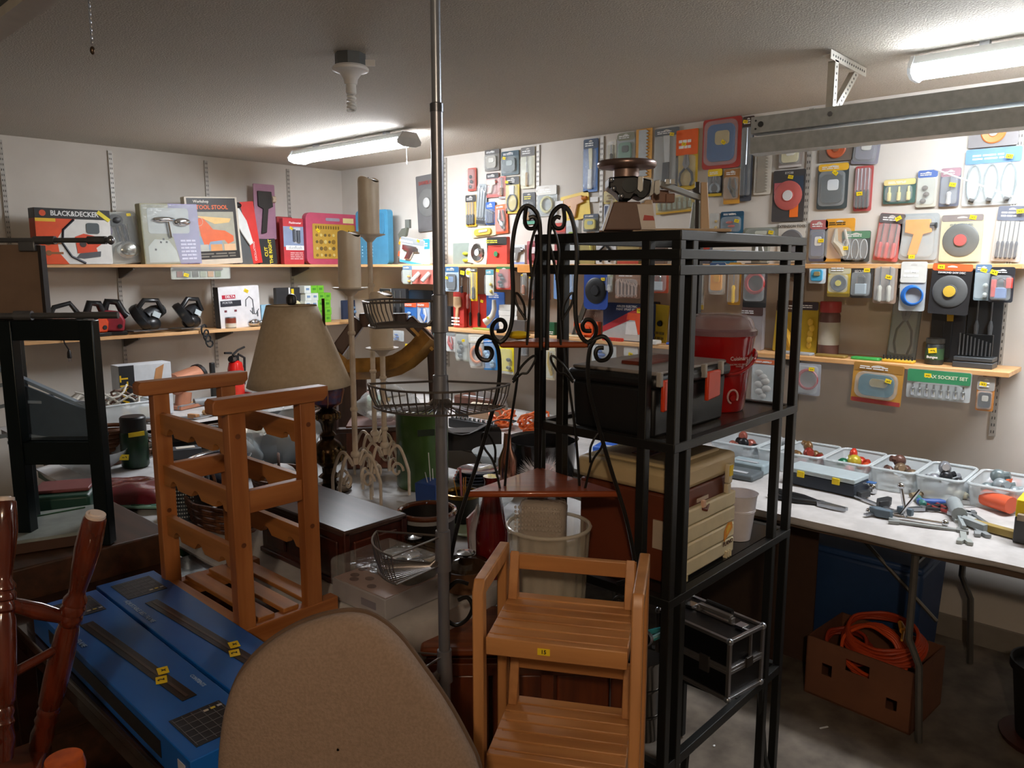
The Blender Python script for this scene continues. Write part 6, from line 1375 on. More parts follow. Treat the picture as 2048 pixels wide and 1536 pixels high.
tx = text(T, 'ELECTRIC ICE CREAM\nMAKER', .006, (0, -rt2*.975, hb*.63), K('#d8b8b8'), rot=(84, 0, 0)); tx.rotation_euler = (0, 0, math.radians(18))
# tan & brown tackle box
z1 = .863; x0, y0 = 1.675, .982; h = yz(1342, 941, x0, y0)-z1; L_, D_ = .33, .29
T = thing('tackle_box', 'tan and brown multi-drawer tackle box with cream latches on the lower rack shelf', 'toolbox', (x0, y0, z1))
BRN = mat('#6a3018', .5, 0, 'plastic', '#5c2a15', 6); TAN = mat('#c6b28a', .5, 0, 'plastic', '#bca87f', 8); CRM = mat('#d8ccaa', .5)
MB().box((L_/2, D_/2, h*.385), (L_, D_, h*.77)).build('box_body', BRN, T, .006)
MB().box((L_/2, D_/2, h*.88), (L_+.016, D_+.016, h*.2)).build('box_lid', TAN, T, .014)
MB().box((L_/2, D_/2, h*.985), (L_*.86, D_*.8, h*.04)).build('lid_top', TAN, T, .006)
MB().box((L_*.45, D_/2, h*1.008), (L_*.42, D_*.2, .004)).build('handle_recess', BRN, T)
MB().box((L_*.45, D_/2, h*1.015), (L_*.2, D_*.1, .006)).build('handle', BRN, T, .002)
for k in range(4): MB().box((L_/2, -.006, h*(.09+.15*k)), (L_*.985, .02, h*.142)).build('drawer', CRM, T, .005)
for x in (.07, .85):
    MB().box((L_*x, -.014, h*.80), (.022, .014, h*.18)).build('latch', mat('#d8cdb0', .4), T, .003); MB().box((L_*x, -.012, h*.66), (.02, .014, h*.09)).build('latch_lip', mat('#d8cdb0', .4), T, .003)
MB().box((L_*.85, -.022, h*.83), (.018, .002, .03)).build('price_sticker', YEL, T, smooth=False)
MB().box((L_*.45, -.008, h*.655), (.06, .002, .01)).build('name_plate', K('#c9b8a8'), T, smooth=False)
MB().tube([(L_*.4, -.012, h*.58), (L_*.45, -.02, h*.56), (L_*.52, -.012, h*.59)], .005, 6).build('hasp', BRN, T); MB().box((L_*.42, -.016, h*.62), (.014, .01, .02)).build('key_block', mat('#e0b8a0', .5), T, .002)
MB().prism([(L_*.80, h*.16), (L_*.80, h*.26), (L_*.86, h*.33), (L_*.93, h*.32), (L_*.94, h*.26), (L_*.88, h*.22)], -.018, -.0165).build('emblem', K('#e8952a'), T, smooth=False)
MB().prism([(L_*.83, h*.22), (L_*.83, h*.27), (L_*.87, h*.31), (L_*.91, h*.29), (L_*.87, h*.25)], -.0186, -.017).build('emblem_inner', K('#f0c43c'), T, smooth=False)
text(T, 'PLANO', .018, (L_*.87, -.0175, h*.135), K('#4a2a18'), bold=True)
for x in (.10, .84):
    for k in range(3): MB().box((L_*x+.012*k, -.016, h*.02), (.006, .012, h*.08)).build('hinge_tab', CRM, T, .001)
MB().box((-.002, D_*.12, h*.42), (.004, .03, h*.25)).build('side_label', mat('#b5a592', .5), T)
# white bucket
T = thing('bucket', 'small white metal bucket with raised bands beside the tackle box', 'bucket', (2.125, 1.015, z1))
dd = 2.125*FX[0]+1.015*FX[1]; hb = yz(1484, 985, 2.125, 1.015)-z1; ra, rb = 37/CF*dd, 26/CF*dd
WB = mat('#e2e0e8', .3, coat=.4)
MB().lathe([(rb*.9, .003), (rb, 0), (rb*1.02, .006), (rb+(ra-rb)*.62, hb*.62), (rb+(ra-rb)*.66+.002, hb*.63), (rb+(ra-rb)*.66, hb*.645), (rb+(ra-rb)*.68+.002, hb*.66), (rb+(ra-rb)*.68, hb*.675), (ra, hb*.985), (ra*1.05, hb), (ra*.97, hb), (rb*.9, .008), (.001, .008)], 36, cap=False).build('bucket_body', WB, T)
# turntable machine on the rack top
ZR = 1.7605
pm = U(1262, 460, d=1.98); T = thing('bench_machine', 'upturned radial bench tool with a round disc and tan body on the rack top', 'machine', (pm.x, pm.y, ZR), CA*180/PI-90)
dm = pm.x*FX[0]+pm.y*FX[1]; q = dm/CF
def lx(px): return (px-1262)*q
def lz(py): return (462-py)*q+.004
BEI = mat('#c2a98c', .5); BRD = mat('#6e5346', .5); GR = mat('#a9a9a4', .35, .6)
MB().prism([(lx(1205), lz(462)), (lx(1276), lz(462)), (lx(1274), lz(409)), (lx(1222), lz(409))], -.05, .05).build('cone_body', BRD, T, .003)
MB().prism([(lx(1254), lz(462)), (lx(1305), lz(462)), (lx(1298), lz(404)), (lx(1284), lz(404)), (lx(1282), lz(410)), (lx(1254), lz(410))], -.035, .06).build('front_body', BEI, T, .003)
MB().prism([(lx(1276), lz(461)), (lx(1303), lz(461)), (lx(1296), lz(414)), (lx(1266), lz(414))], -.054, -.05).build('label_plate', mat('#d8cfc6', .5), T, smooth=False)
MB().prism([(lx(1278), lz(444)), (lx(1300), lz(444)), (lx(1297), lz(436)), (lx(1280), lz(434))], -.0555, -.054).build('red_mark', K('#b8403a'), T, smooth=False)
MB().cyl((lx(1245), 0, lz(408)), (lx(1245), 0, lz(385)), .012, 10).build('neck', RUB, T)
MB().prism([(lx(1213), lz(363)), (lx(1213), lz(382)), (lx(1228), lz(392)), (lx(1240), lz(405)), (lx(1256), lz(405)), (lx(1262), lz(396)), (lx(1280), lz(404)), (lx(1292), lz(392)), (lx(1296), lz(368)), (lx(1262), lz(360))], -.04, .04).build('mechanism', mat('#17181a', .35, .4), T, .004)
MB().cyl((lx(1252), -.046, lz(378)), (lx(1252), -.04, lz(378)), .018, 14).cyl((lx(1276), -.046, lz(392)), (lx(1276), -.04, lz(392)), .012, 14).build('wheel', mat('#2f3335', .3, .6), T)
for x, zz in ((1217, 368), (1222, 384), (1237, 398)): MB().ball((lx(x), -.044, lz(zz)), .007, 10, 6).build('bolt', STEEL, T)
MB().lathe([(.032, 0), (.032, .02), (.03, .022)], 24, (lx(1250), 0, lz(360))).build('hub', mat('#8a736a', .4, .4), T)
rd = 57*q
MB().lathe([(.02, 0), (rd*.96, .004), (rd, .008), (rd, .016), (rd*.97, .019), (.02, .014), (.001, .014)], 48, (lx(1251), 0, lz(345)), cap=False).build('disc', mat('#7d6a64', .3, .7), T)
MB().prism([(lx(1267), lz(362)), (lx(1277), lz(362)), (lx(1277), lz(388)), (lx(1272), lz(392)), (lx(1266), lz(386))], -.052, -.046).prism([(lx(1299), lz(370)), (lx(1309), lz(368)), (lx(1309), lz(394)), (lx(1303), lz(397)), (lx(1298), lz(392))], -.052, -.046).build('side_plate', GR, T, .001)
MB().cyl((lx(1290), -.0, lz(378)), (lx(1290), .02, lz(378)), .024, 20).build('gear', GR, T)
MB().bar((lx(1308), -.04, lz(374)), (lx(1400), .03, lz(397)), .014, .014).build('arm', GR, T, .002)
for x in (1325, 1335): MB().box((lx(x), -.034, lz(371)), (.009, .012, .012)).build('lug', GR, T)
MB().box((lx(1318), .02, lz(395)), (.045, .03, .03)).box((lx(1337), .01, lz(399)), (.022, .03, .022)).build('motor_block', mat('#84604e', .5), T, .002)
MB().bar((lx(1396), .03, lz(462)), (lx(1394), .03, lz(366)), .009, .009).bar((lx(1388), .03, lz(378)), (lx(1402), .03, lz(400)), .012, .01).build('guide_post', mat('#2a2a2b', .4, .5), T)
MB().prism([(lx(1382), lz(462)), (lx(1387), lz(405)), (lx(1393), lz(405)), (lx(1391), lz(462))], .03, .034).prism([(lx(1397), lz(462)), (lx(1398), lz(405)), (lx(1403), lz(408)), (lx(1405), lz(462))], .03, .034).build('metal_wing', mat('#9fb0ba', .2, .8), T)
MB().prism([(lx(1403), lz(462)), (lx(1400), lz(367)), (lx(1413), lz(367)), (lx(1416), lz(405)), (lx(1421), lz(462))], .02, .05).build('side_board', BEI, T, .002)
MB().box((lx(1355), .02, .004), (190*q, .13, .008)).build('base_board', BEI, T, .002)
MB().box((lx(1232), .02, .002), (70*q, .1, .004)).build('base_plate', BRD, T)
MB().bar((lx(1202), -.05, .002), (lx(1220), -.05, lz(405)), .006, .004).build('pale_edge', WHITE, T)
# aluminium case on the bottom rails
zc = .414; kx, ky = 1.99, .958; hc = yz(1455, 1284, kx, ky)-zc; cw, cd = .165, .27
T = thing('aluminium_case', 'black beauty case with silver aluminium edges on the bottom of the rack', 'case', (kx, ky, zc), -9)
BLK = mat('#0e0e10', .35); AL = mat('#9a9798', .3, .8)
MB().box((cw/2, cd/2, hc/2), (cw-.004, cd-.004, hc-.004)).build('case_shell', BLK, T, .002)
e = .007; C8 = [(x, y, z) for x in (0, cw) for y in (0, cd) for z in (0, hc)]
for a in C8:
    for b_ in C8:
        if a < b_ and sum(1 for i in range(3) if a[i] != b_[i]) == 1: MB().bar(a, b_, e*1.6, e*1.6).build('edge_trim', AL, T, .001)
for zz in (hc*.52, hc*.46):
    for a, b_ in (((0, 0, zz), (cw, 0, zz)), ((0, 0, zz), (0, cd, zz))): MB().bar(a, b_, .010, .010).build('band_trim', AL, T, .001)
MB().bar((cw*.62, -.001, hc*.5), (cw*.62, -.001, hc), .008, .006).bar((cw*.62, 0, hc), (cw*.62, cd, hc+.001), .008, .006).build('lid_split_trim', AL, T)
for a in C8: MB().ball(a, .011, 10, 6).build('corner_cap', STEEL, T)
MB().box((cw*.55, -.007, hc*.52), (.03, .008, .03)).build('hinge', mat('#5c5652', .3, .8), T, .001); MB().box((-.007, cd*.3, hc*.47), (.008, .035, .05)).build('latch', mat('#6f6a68', .3, .8), T, .001)
MB().bar((cw*.62, cd*.25, hc+.02), (cw*.62, cd*.7, hc+.02), .016, .012).box((cw*.62, cd*.25, hc+.01), (.02, .012, .02)).box((cw*.62, cd*.7, hc+.01), (.02, .012, .02)).build('carry_handle', mat('#8e8a88', .3, .6), T, .002)
MB().tube([(cw*.66, cd*.27, hc+.008), (cw*.75, cd*.3, hc+.03), (cw*.75, cd*.65, hc+.03), (cw*.66, cd*.68, hc+.008)], .006, 8).build('grip', RUB, T)
for y in (.12, .82): MB().box((cw*.62, cd*y, hc+.006), (.035, .03, .01)).build('clasp', CHROME, T, .001)
# teal handled pan + steel canister on bottom of rack
T = thing('cooking_pot', 'steel pot with a teal silicone handle behind the bamboo stand', 'pot', (1.74, 1.16, zc))
MB().lathe([(.075, 0), (.08, .01), (.08, .22), (.084, .223), (.076, .22), (.07, .02), (.001, .02)], 30, cap=False).build('pot_body', mat('#2b2a2a', .2, .7), T)
MB().tube([(.06, -.06, .215), (.09, -.09, .235), (.125, -.085, .23), (.13, -.05, .215), (.08, -.02, .21)], .008, 8).build('handle', mat('#2f8f96', .4), T)
T = thing('steel_canister', 'stack of steel canisters glimpsed between the two front rack posts', 'canister', (1.68, 1.05, zc))
for k in range(3): MB().lathe([(.045, .075*k), (.046, .075*k+.004), (.046, .075*k+.065), (.048, .075*k+.068), (.048, .075*k+.073)], 24).build('canister', mat('#8c8a88', .2, .9), T)

# ================= CORNER PLANT STAND (étagère) =================
IR = mat('#1b1a19', .4, .4); CHW = wood('#9a4a22', '#7a3416', 'x', .3, coat=.3)
cen = U(1086, 985, d=1.80); T = thing('corner_stand', 'wrought-iron corner plant stand with scrolled top and triangular wooden shelves', 'plant stand', (cen.x, cen.y, .70), CA*180/PI-90)
dq = 1.80; q = dq/CF
def lp(px, py, sgn=1, y=0):
    p = U(1086, py, d=dq+y*1.0); return (sgn*(px-1086)*q*(1+(y/dq)), y, p.z-.70)
def tri(z, wd, dp, th, nm):
    MB().prism([(-wd/2, 0), (wd/2, 0), (wd*.02, dp), (-wd*.02, dp)], z-th, z, 'xy').build(nm, CHW, T, .005)
zm = lp(1086, 983)[2]; zu = lp(1086, 684)[2]
tri(zm, 322*q, .225, .016, 'shelf'); tri(zu, 180*q, .12, .014, 'shelf')
def curve(pts, sgn, r, nm, y=0, n=6):
    P = [Vector(lp(a, b_, sgn, y)) for a, b_ in pts]; out = []
    for i in range(len(P)-1):
        p0_, p1_, p2_, p3_ = P[max(i-1, 0)], P[i], P[i+1], P[min(i+2, len(P)-1)]
        for k in range(n):
            t = k/n; out.append(.5*((2*p1_)+(-p0_+p2_)*t+(2*p0_-5*p1_+4*p2_-p3_)*t*t+(-p0_+3*p1_-3*p2_+p3_)*t**3))
    out.append(P[-1]); MB().tube(out, r, 7).build(nm, IR, T)
for s_ in (1, -1):
    curve([(1080, 700), (1079, 600), (1078, 500), (1075, 440), (1064, 418), (1050, 412), (1037, 425), (1027, 460), (1022, 510), (1024, 580), (1022, 640), (1012, 672), (997, 684), (984, 672), (982, 655), (990, 642), (1002, 640), (1009, 650), (1005, 661), (991, 662)], s_, .0052, 'scroll_frame')
    curve([(1050, 412), (1047, 440), (1052, 455), (1064, 456), (1070, 444), (1064, 434), (1055, 436)], s_, .0048, 'scroll', -.004)
    curve([(1000, 686), (985, 678), (968, 673), (955, 684), (951, 703), (960, 718), (975, 720), (982, 708), (978, 697), (966, 696)], s_, .0052, 'scroll')
    curve([(984, 680), (994, 700), (997, 740), (993, 780), (980, 830), (962, 890), (944, 945), (930, 985), (912, 1040), (895, 1110), (885, 1180)], s_, .0052, 'side_frame')
    curve([(885, 1180), (880, 1230), (900, 1250), (925, 1240), (938, 1215), (928, 1195), (908, 1200)], s_, .0052, 'foot_scroll')
    curve([(885, 1180), (905, 1163), (930, 1168)], s_, .0052, 'foot_scroll')
    curve([(1040, 690), (1034, 760), (1018, 870), (1008, 985)], s_, .0034, 'brace_wire', .05)
    curve([(1062, 560), (1058, 500), (1070, 455), (1077, 480), (1066, 530), (1060, 570), (1052, 690)], s_, .0034, 'leaf_wire', .002)
    curve([(1050, 640), (1032, 610), (1028, 590), (1034, 588), (1046, 610), (1048, 640)], s_, .003, 'leaf_wire', .002)
    curve([(1025, 760), (1045, 730), (1066, 712), (1070, 720), (1055, 745), (1042, 748), (1025, 765)], s_, .003, 'leaf_wire', .04)
    curve([(1000, 985), (985, 925), (966, 895), (962, 870), (974, 868), (988, 895), (988, 925)], s_, .003, 'leaf_wire', .03)
MB().cyl((0, .218, 0), (0, .218, zm), .006, 8).cyl((0, .218, zm), (0, .115, zu), .005, 8).build('back_leg', IR, T)
MB().ball((-.06, .05, zu+.012), (.03, .02, .01), 10, 6).build('price_tag', YEL, T)
# ================= BROWN CABINET =================
P_, Q_ = Vector((1.229, 1.445, 0)), Vector((1.664, .98, 0)); dv_ = (Q_-P_).normalized(); ang = math.degrees(math.atan2(dv_.y, dv_.x)); Lc = (Q_-P_).length
T = thing('side_cabinet', 'reddish brown wooden cabinet with a thick rounded top under the plant stand', 'cabinet', (P_.x, P_.y, 0), ang)
CW = wood('#6e3418', '#4a1f0e', 'z', .35, coat=.2); CWX = wood('#8a4a26', '#6a3014', 'x', .3, coat=.4)
Dc = .38
Lc = .535; iT = parent_m(T).inverted()
def wc(pts): return [tuple((iT @ Vector((a, b_, 0)))[:2]) for a, b_ in pts]
MB().prism(wc([(1.229, 1.445), (1.582, 1.065), (1.582, 1.45), (1.40, 1.62)]), .672, .697, 'xy').build('cabinet_top', CWX, T, .008)
MB().prism(wc([(1.252, 1.448), (1.565, 1.11), (1.565, 1.44), (1.40, 1.59)]), .05, .66, 'xy').build('cabinet_body', wood('#4a2210', '#331508', 'z', .4), T, .004)
for k in range(3): MB().box((.11+k*(Lc-.22)/2, .012, .34), ((Lc-.12)/3, .018, .56)).build('door_panel', CW, T, .006)
for x in (.02, .205, Lc-.205, Lc-.02): MB().box((x, .008, .34), (.035, .03, .62)).build('stile', CW, T, .003)
MB().box((Lc/2, .008, .64), (Lc-.02, .03, .035)).build('top_rail', CW, T, .003); MB().box((Lc/2, .03, .03), (Lc-.04, .05, .06)).build('plinth', CW, T, .003)
# ================= RIBBED CLEAR BIN + BUBBLE WRAP =================
bc_ = Vector((1.455, 1.203, .6985)); dd = bc_.x*FX[0]+bc_.y*FX[1]
T = thing('clear_wastebasket', 'clear ribbed plastic wastebasket behind the bamboo stand', 'bin', bc_)
rt3 = 86/CF*dd; hb = yz(1088, 1050, bc_.x, bc_.y)-bc_.z
def rib(u, v):
    a = 2*PI*u; r = (rt3*.82+(rt3*.17)*v)*(1+.02*math.cos(a*18)); return (r*math.cos(a), r*math.sin(a), hb*v)
CLB = mat('#d8d0bc', .15, 0, 'clear', alpha=.38, scale=6)
MB().grid(rib, 108, 4).build('ribbed_wall', CLB, T)
MB().tube([(rt3*math.cos(2*PI*k/40), rt3*math.sin(2*PI*k/40), hb) for k in range(40)], .005, 8, True).build('rim', mat('#cfc8b8', .2, 0, 'clear', alpha=.7), T)
MB().lathe([(.001, .003), (rt3*.82, .003)], 36, cap=False).build('floor', CLB, T)
T = thing('bubble_wrapped_box', 'box-shaped bundle of bubble wrap standing in the clear ribbed wastebasket', 'parcel', bc_+Vector((-.018, .012, .012)), -58)
BW = mat('#cbbfb2', .18, 0, 'clear', alpha=.55, scale=90)
MB().box((0, 0, .195), (.105, .062, .385), (4, 3, 0)).build('wrapped_box', mat('#8f7c6c', .5), T, .012)
MB().box((0, 0, .198), (.118, .076, .395), (4, 3, 0)).build('bubble_wrap', BW, T, .02)
m = MB()
for i in range(14):
    for j in range(6): m.ball((-.055+i*.0085, -.050-.0*j, .325+j*.011), (.0035, .003, .0045), 6, 4)
m.build('bubbles', BW, T)['kind'] = 'stuff'
# ================= BAMBOO STAND =================
BF = Vector((1.003, .985, 0)); wv = Vector((.134, -.237, 0)); dvv = Vector((.198, .112, 0))
bang = math.degrees(math.atan2(wv.y, wv.x)); bw, bd = wv.length, dvv.length
T = thing('bamboo_stand', 'light bamboo shelf stand with slatted tiers and raised arm rails', 'shelf stand', (BF.x, BF.y, 0), bang)
BAx = wood('#c28a55', '#a87242', 'x', .38, 7); BAy = wood('#c28a55', '#a87242', 'y', .38, 7); BAz = wood('#bf8752', '#a57040', 'z', .38, 7)
za = 1.080; lt = .030
for x in (-lt/2-.001, bw+lt/2+.001):
    MB().prism([(0, 0), (.028, 0), (.028, za-.032), (bd-.03, za-.032), (bd-.03, 0), (bd, 0), (bd, za), (.016, za), (0, za-.022)], x-lt/2+.004, x+lt/2-.004, 'yz').build('side_frame', BAz, T, .003)
MB().box((bw/2, bd-.014, 1.045), (bw, .014, .034)).build('back_rail', BAx, T, .002)
MB().box((bw/2, bd-.014, .815), (bw, .014, .034)).build('back_rail', BAx, T, .002)
for zsh in (.97, .725, .48, .235):
    MB().box((bw/2, .008, zsh-.018), (bw, .016, .036)).build('front_rail', BAx, T, .002)
    for x in (.006, bw-.006): MB().box((x, bd/2, zsh-.016), (.012, bd-.02, .028)).build('shelf_side', BAy, T, .001)
    ns = 6; sw = (bd-.022)/ns
    for k in range(ns): MB().box((bw/2, .018+sw*(k+.5), zsh-.006), (bw-.002, sw-.0065, .011)).build('slat', BAx, T, .0015)
    for q, x in ((0, .012), (1, bw-.012)):
        MB().prism([(bd-.022, zsh), (bd-.05, zsh), (bd-.042, zsh+.035), (bd-.03, zsh+.075), (bd-.022, zsh+.1)], x-.01, x+.01, 'yz').build('curved_bracket', BAy, T, .002) if zsh > .6 else None
o_ = MB().box((bw*.42, -.0012, .953), (.024, .002, .013)).build('price_sticker', YEL, T, smooth=False)
text(o_, '15', .011, (bw*.42, -.0024, .953), BLACK, name='price_marks', bold=True)
# ================= GREY TENSION POLE CADDY =================
px_, py_ = 1.081, 1.189
T = thing('pole_caddy', 'grey tension pole caddy with wire corner baskets', 'shower caddy', (px_, py_, 0))
PG = mat('#84868e', .32, .6); PL = mat('#9aa0a8', .28, .6); WR = mat('#7c7672', .3, .8)
zj = U(871, 212, d=px_*FX[0]+py_*FX[1]).z
MB().cyl((0, 0, 0), (0, 0, zj), .0126, 20).build('lower_pole', PG, T); MB().cyl((0, 0, zj), (0, 0, ZC-.001), .0098, 20).build('upper_pole', PL, T)
MB().lathe([(.0138, zj-.012), (.0138, zj+.004), (.011, zj+.006)], 20).build('joint_collar', mat('#5d6066', .3, .6), T)
MB().lathe([(.03, 0), (.03, .02), (.014, .04)], 20).build('foot', RUB, T)
def basket(zt_, zb_, a0, a1, R0, off, n, lab=None):
    # a fan-shaped wire basket around the pole; a0..a1 directions (deg) in the camera frame (0 = right, 90 = away, 180 = left)
    B_ = MB(); base = math.radians(CA*180/PI-90)
    def pt(a, r, z): t = math.radians(a)+base; return (off[0]+r*math.cos(t), off[1]+r*math.sin(t), z)
    aa = [a0+(a1-a0)*k/n for k in range(n+1)]
    MB().tube([pt(a, R0, zt_) for a in aa], .0024, 6).tube([pt(a0, R0, zt_), pt(a0, .014, zt_)], .0024, 6).tube([pt(a1, R0, zt_), pt(a1, .014, zt_)], .0024, 6).build('top_rim', WR, T)
    MB().tube([pt(a, R0*.93, zb_) for a in aa], .0022, 6).tube([pt(a0, R0*.93, zb_), pt(a0, .014, zb_)], .0022, 6).tube([pt(a1, R0*.93, zb_), pt(a1, .014, zb_)], .0022, 6).build('bottom_rim', WR, T)
    for a in aa[::1]: MB().tube([pt(a, R0, zt_), pt(a, R0*.97, (zt_+zb_)/2), pt(a, R0*.9, zb_), pt(a, .03, zb_-.002), pt(a, .014, zb_+.012)], .0015, 5).build('basket_wire', WR, T)
    MB().lathe([(.0127, zb_-.016), (.018, zb_-.014), (.016, zt_+.012), (.0127, zt_+.014)], 20).build('clamp_collar', PG, T)
zz = lambda y: U(885, y, d=px_*FX[0]+py_*FX[1]).z
basket(zz(602), zz(650), 140, 215, .155, (0, 0), 14)
basket(zz(762), zz(806), 196, 344, .150, (0, 0), 22)
basket(zz(1072), zz(1128), 168, 232, .150, (0, 0), 14)
basket(zz(1310), zz(1350), 170, 235, .150, (0, 0), 12)
# ================= WINE RACK =================
PIN = wood('#b0703c', '#925628', 'z', .45); PINX = wood('#b0703c', '#925628', 'x', .45); PINYY = wood('#b5793f', '#9a622f', 'y', .45)
ZD = .742
w1 = U(465, 800, d=1.80); wx, wy = w1.x, w1.y; Lx = .192; Ly = .405
T = thing('wine_rack', 'light wooden wine rack frame with scalloped bottle rails and no bottles', 'wine rack', (wx, wy, ZD))
ztop = U(465, 822, d=1.80).z-ZD; pw = .044
for y in (0, Ly):
    for x in (0, Lx): MB().box((x, y, ztop/2), (pw, .032, ztop)).build('post', PIN, T, .002)
    MB().prism([(-.06, ztop), (-.06, ztop+.026), (-.053, ztop+.034), (Lx+.06, ztop+.034), (Lx+.06, ztop+.010), (Lx+.045, ztop-.004), (-.045, ztop-.004)], y-.021, y+.021).build('top_rail', PINX, T, .003)
    MB().box((Lx/2, y, ztop*.62), (Lx-pw, .024, .055)).build('side_rail', PINX, T, .002)
    MB().box((Lx/2, y, .03), (Lx+.14, .036, .05)).build('foot_rail', PINX, T, .003)
    for x in (0, Lx):
        for zz_ in (ztop*.9, ztop*.45): MB().cyl((x, y-.0165, zz_), (x, y-.013, zz_), .0065, 10).build('screw_plug', mat('#6a3a1c', .5), T)
def scallop(x, z):
    n = 40; poly = [(.014, z+.028), (Ly-.014, z+.028)]
    for i in range(n+1):
        t = i/n; y = Ly-.014-(Ly-.028)*t; ph = (t*3.0) % 1.0
        d = .020*max(0, 1-((ph-.5)/.17)**2)**.5 if abs(ph-.5) < .17 else 0
        poly.append((y, z-.028+d))
    MB().prism(poly, x-.009, x+.009, 'yz').build('bottle_rail', PINYY, T, .001)
for zf in (.86, .62, .38):
    scallop(-.0, ztop*zf); scallop(Lx, ztop*zf)
for k in range(4): MB().box((-.01+k*.07, Ly/2, .058), (.045, Ly, .012)).build('base_slat', PINYY, T, .002)
# ================= DARK TABLE AND BLUE BOXES =================
DK = wood('#2a120b', '#1a0a06', 'y', .16, coat=.5)
T = thing('dark_table', 'dark glossy wooden table holding the blue boxes', 'table', (.8, 1.7, 0))
MB().box((.812, 1.825, ZD-.015), (.556, 1.19, .028)).build('tabletop', DK, T, .006, world=True)
MB().box((.812, 1.825, ZD-.07), (.50, 1.13, .08)).build('apron', DK, T, .003, world=True)
for x in (.57, 1.05):
    for y in (1.27, 2.38): MB().box((x, y, .35), (.05, .05, .68), taper=1.2).build('leg', DK, T, .004, world=True)
BLU = mat('#0e5fb4', .35, 0, 'print', '#0c58a8', 5)
def bluebox(lab, x0, x1, y0, y1, rz=0):
    z = ZD+.002; L_, D_, h = x1-x0, y1-y0, .07
    T = thing('long_box', lab, 'box', ((x0+x1)/2, (y0+y1)/2, z), rz, 'long blue cartons')
    MB().box((0, 0, h/2), (L_, D_, h)).build('carton', BLU, T, .002)
    for s_ in (-1, 1):
        yy = s_*D_*.40
        MB().box((0, yy, h+.0006), (L_*.66, D_*.13, .0012)).build('spec_panel', mat('#20242c', .4), T, smooth=False)
        m = MB()
        for i in range(6): m.box((-L_*.3+i*L_*.12, yy, h+.0016), (.001, D_*.12, .0006))
        for i in range(5): m.box((0, yy-D_*.05+i*D_*.025, h+.0016), (L_*.62, .001, .0006))
        m.build('grid_lines', mat('#6a6a70', .5), T, smooth=False)
        m = MB()
        for i, cc in enumerate(('#c8c0b0', '#d8c04a', '#b8b8c0')): MB().box((L_*(.1+.09*i), yy-s_*D_*.045, h+.0022), (.009, .006, .0006)).build('swatch', mat(cc, .5), T, smooth=False)
    MB().box((0, 0, h+.0008), (L_*.2, D_*.56, .0014), (0, 0, 3)).build('product_print', mat('#1d1614', .3), T, smooth=False)
    MB().box((-L_*.0, 0, h+.0018), (L_*.04, D_*.54, .0006), (0, 0, 3)).build('product_stripe', mat('#4a3a34', .3), T, smooth=False)
    MB().box((-L_/2-.0006, 0, h*.5), (.0012, D_*.72, h*.5)).build('side_print', mat('#14161c', .3), T, smooth=False)
    MB().box((-L_/2-.001, -D_*.46, h*.5), (.0012, .03, h*.5)).build('barcode_label', mat('#b8b6c0', .5), T, smooth=False)
    text(T, 'ADJUSTABLE BED FRAME', .016, (-L_*.38, D_*.24, h+.001), K('#9ab4d8'), rot=(0, 0, -90), bold=True)
    text(T, 'CONTENTS', .012, (L_*.36, -D_*.22, h+.001), K('#9ab4d8'), rot=(0, 0, -90), bold=True)
    for i, (u, v) in enumerate(((.04, -.16), (.10, -.12))):
        o_ = MB().box((u*L_*2-.01, v*D_, h+.0024), (.03, .022, .0012), (0, 0, 70+i*6)).build('price_sticker', YEL, T, smooth=False)
        text(o_, ('2', 'x')[i], .018, (u*L_*2-.01, v*D_, h+.0032), BLACK, rot=(0, 0, 70), name='price_marks', bold=True)
    return T
bluebox('long blue carton nearest the front edge of the dark table', .548, .700, 1.26, 2.17, -1)
bluebox('long blue carton behind the first, nearer the wine rack', .708, .862, 1.24, 2.19, -1)
# ================= BEIGE CHAIR BACK =================
dc = 1.10; pc = U(700, 1420, d=dc)
T = thing('office_chair', 'taupe upholstered chair with a rounded back at the front', 'chair', (pc.x, pc.y, 0), CA*180/PI-90)
qq = lambda px, py: (lambda p: ((p.x-pc.x)*RX[0]+(p.y-pc.y)*RX[1], p.z))(U(px, py, d=dc))
ol = [(436, 1545), (441, 1470), (455, 1400), (482, 1345), (530, 1295), (590, 1258), (650, 1237), (705, 1231), (748, 1243), (795, 1280), (845, 1345), (893, 1415), (932, 1485), (958, 1545), (968, 1640), (930, 1740), (800, 1790), (600, 1790), (480, 1730), (440, 1640)]
P = [Vector((*qq(a, b_), 0)) for a, b_ in ol]; sp = []
n_ = len(P)
for i in range(n_):
    a, b_, c_, d_ = P[i-1], P[i], P[(i+1) % n_], P[(i+2) % n_]
    for k in range(4):
        t = k/4; v = .5*((2*b_)+(-a+c_)*t+(2*a-5*b_+4*c_-d_)*t*t+(-a+3*b_-3*c_+d_)*t**3); sp.append((v.x, v.y))
cx_ = sum(a for a, b_ in sp)/len(sp); cz_ = sum(b_ for a, b_ in sp)/len(sp)
m = MB(); lay = [(.0, -.030), (.45, -.029), (.75, -.026), (.9, -.020), (.97, -.012), (1, 0), (1, .012), (.96, .026), (.8, .032), (0, .034)]
vs = []; N_ = len(sp); fs = []
for s_, y in lay:
    for a, b_ in sp: vs.append((cx_+(a-cx_)*max(s_, .01), y, cz_+(b_-cz_)*max(s_, .01)))
for i in range(len(lay)-1):
    for k in range(N_): fs.append((i*N_+k, i*N_+(k+1) % N_, (i+1)*N_+(k+1) % N_, (i+1)*N_+k))
m.add(vs, fs).build('backrest', mat('#8b7767', .95, 0, 'fabric', '#806c5c', 220, (1, 1, 1), .4), T)
MB().tube([(a, .018, b_) for a, b_ in sp], .004, 6, True).build('edge_piping', mat('#5a4636', .9), T)
MB().bar((0, .03, .80), (0, .02, .45), .05, .012, (1, 0, 0)).build('back_bracket', RUB, T)
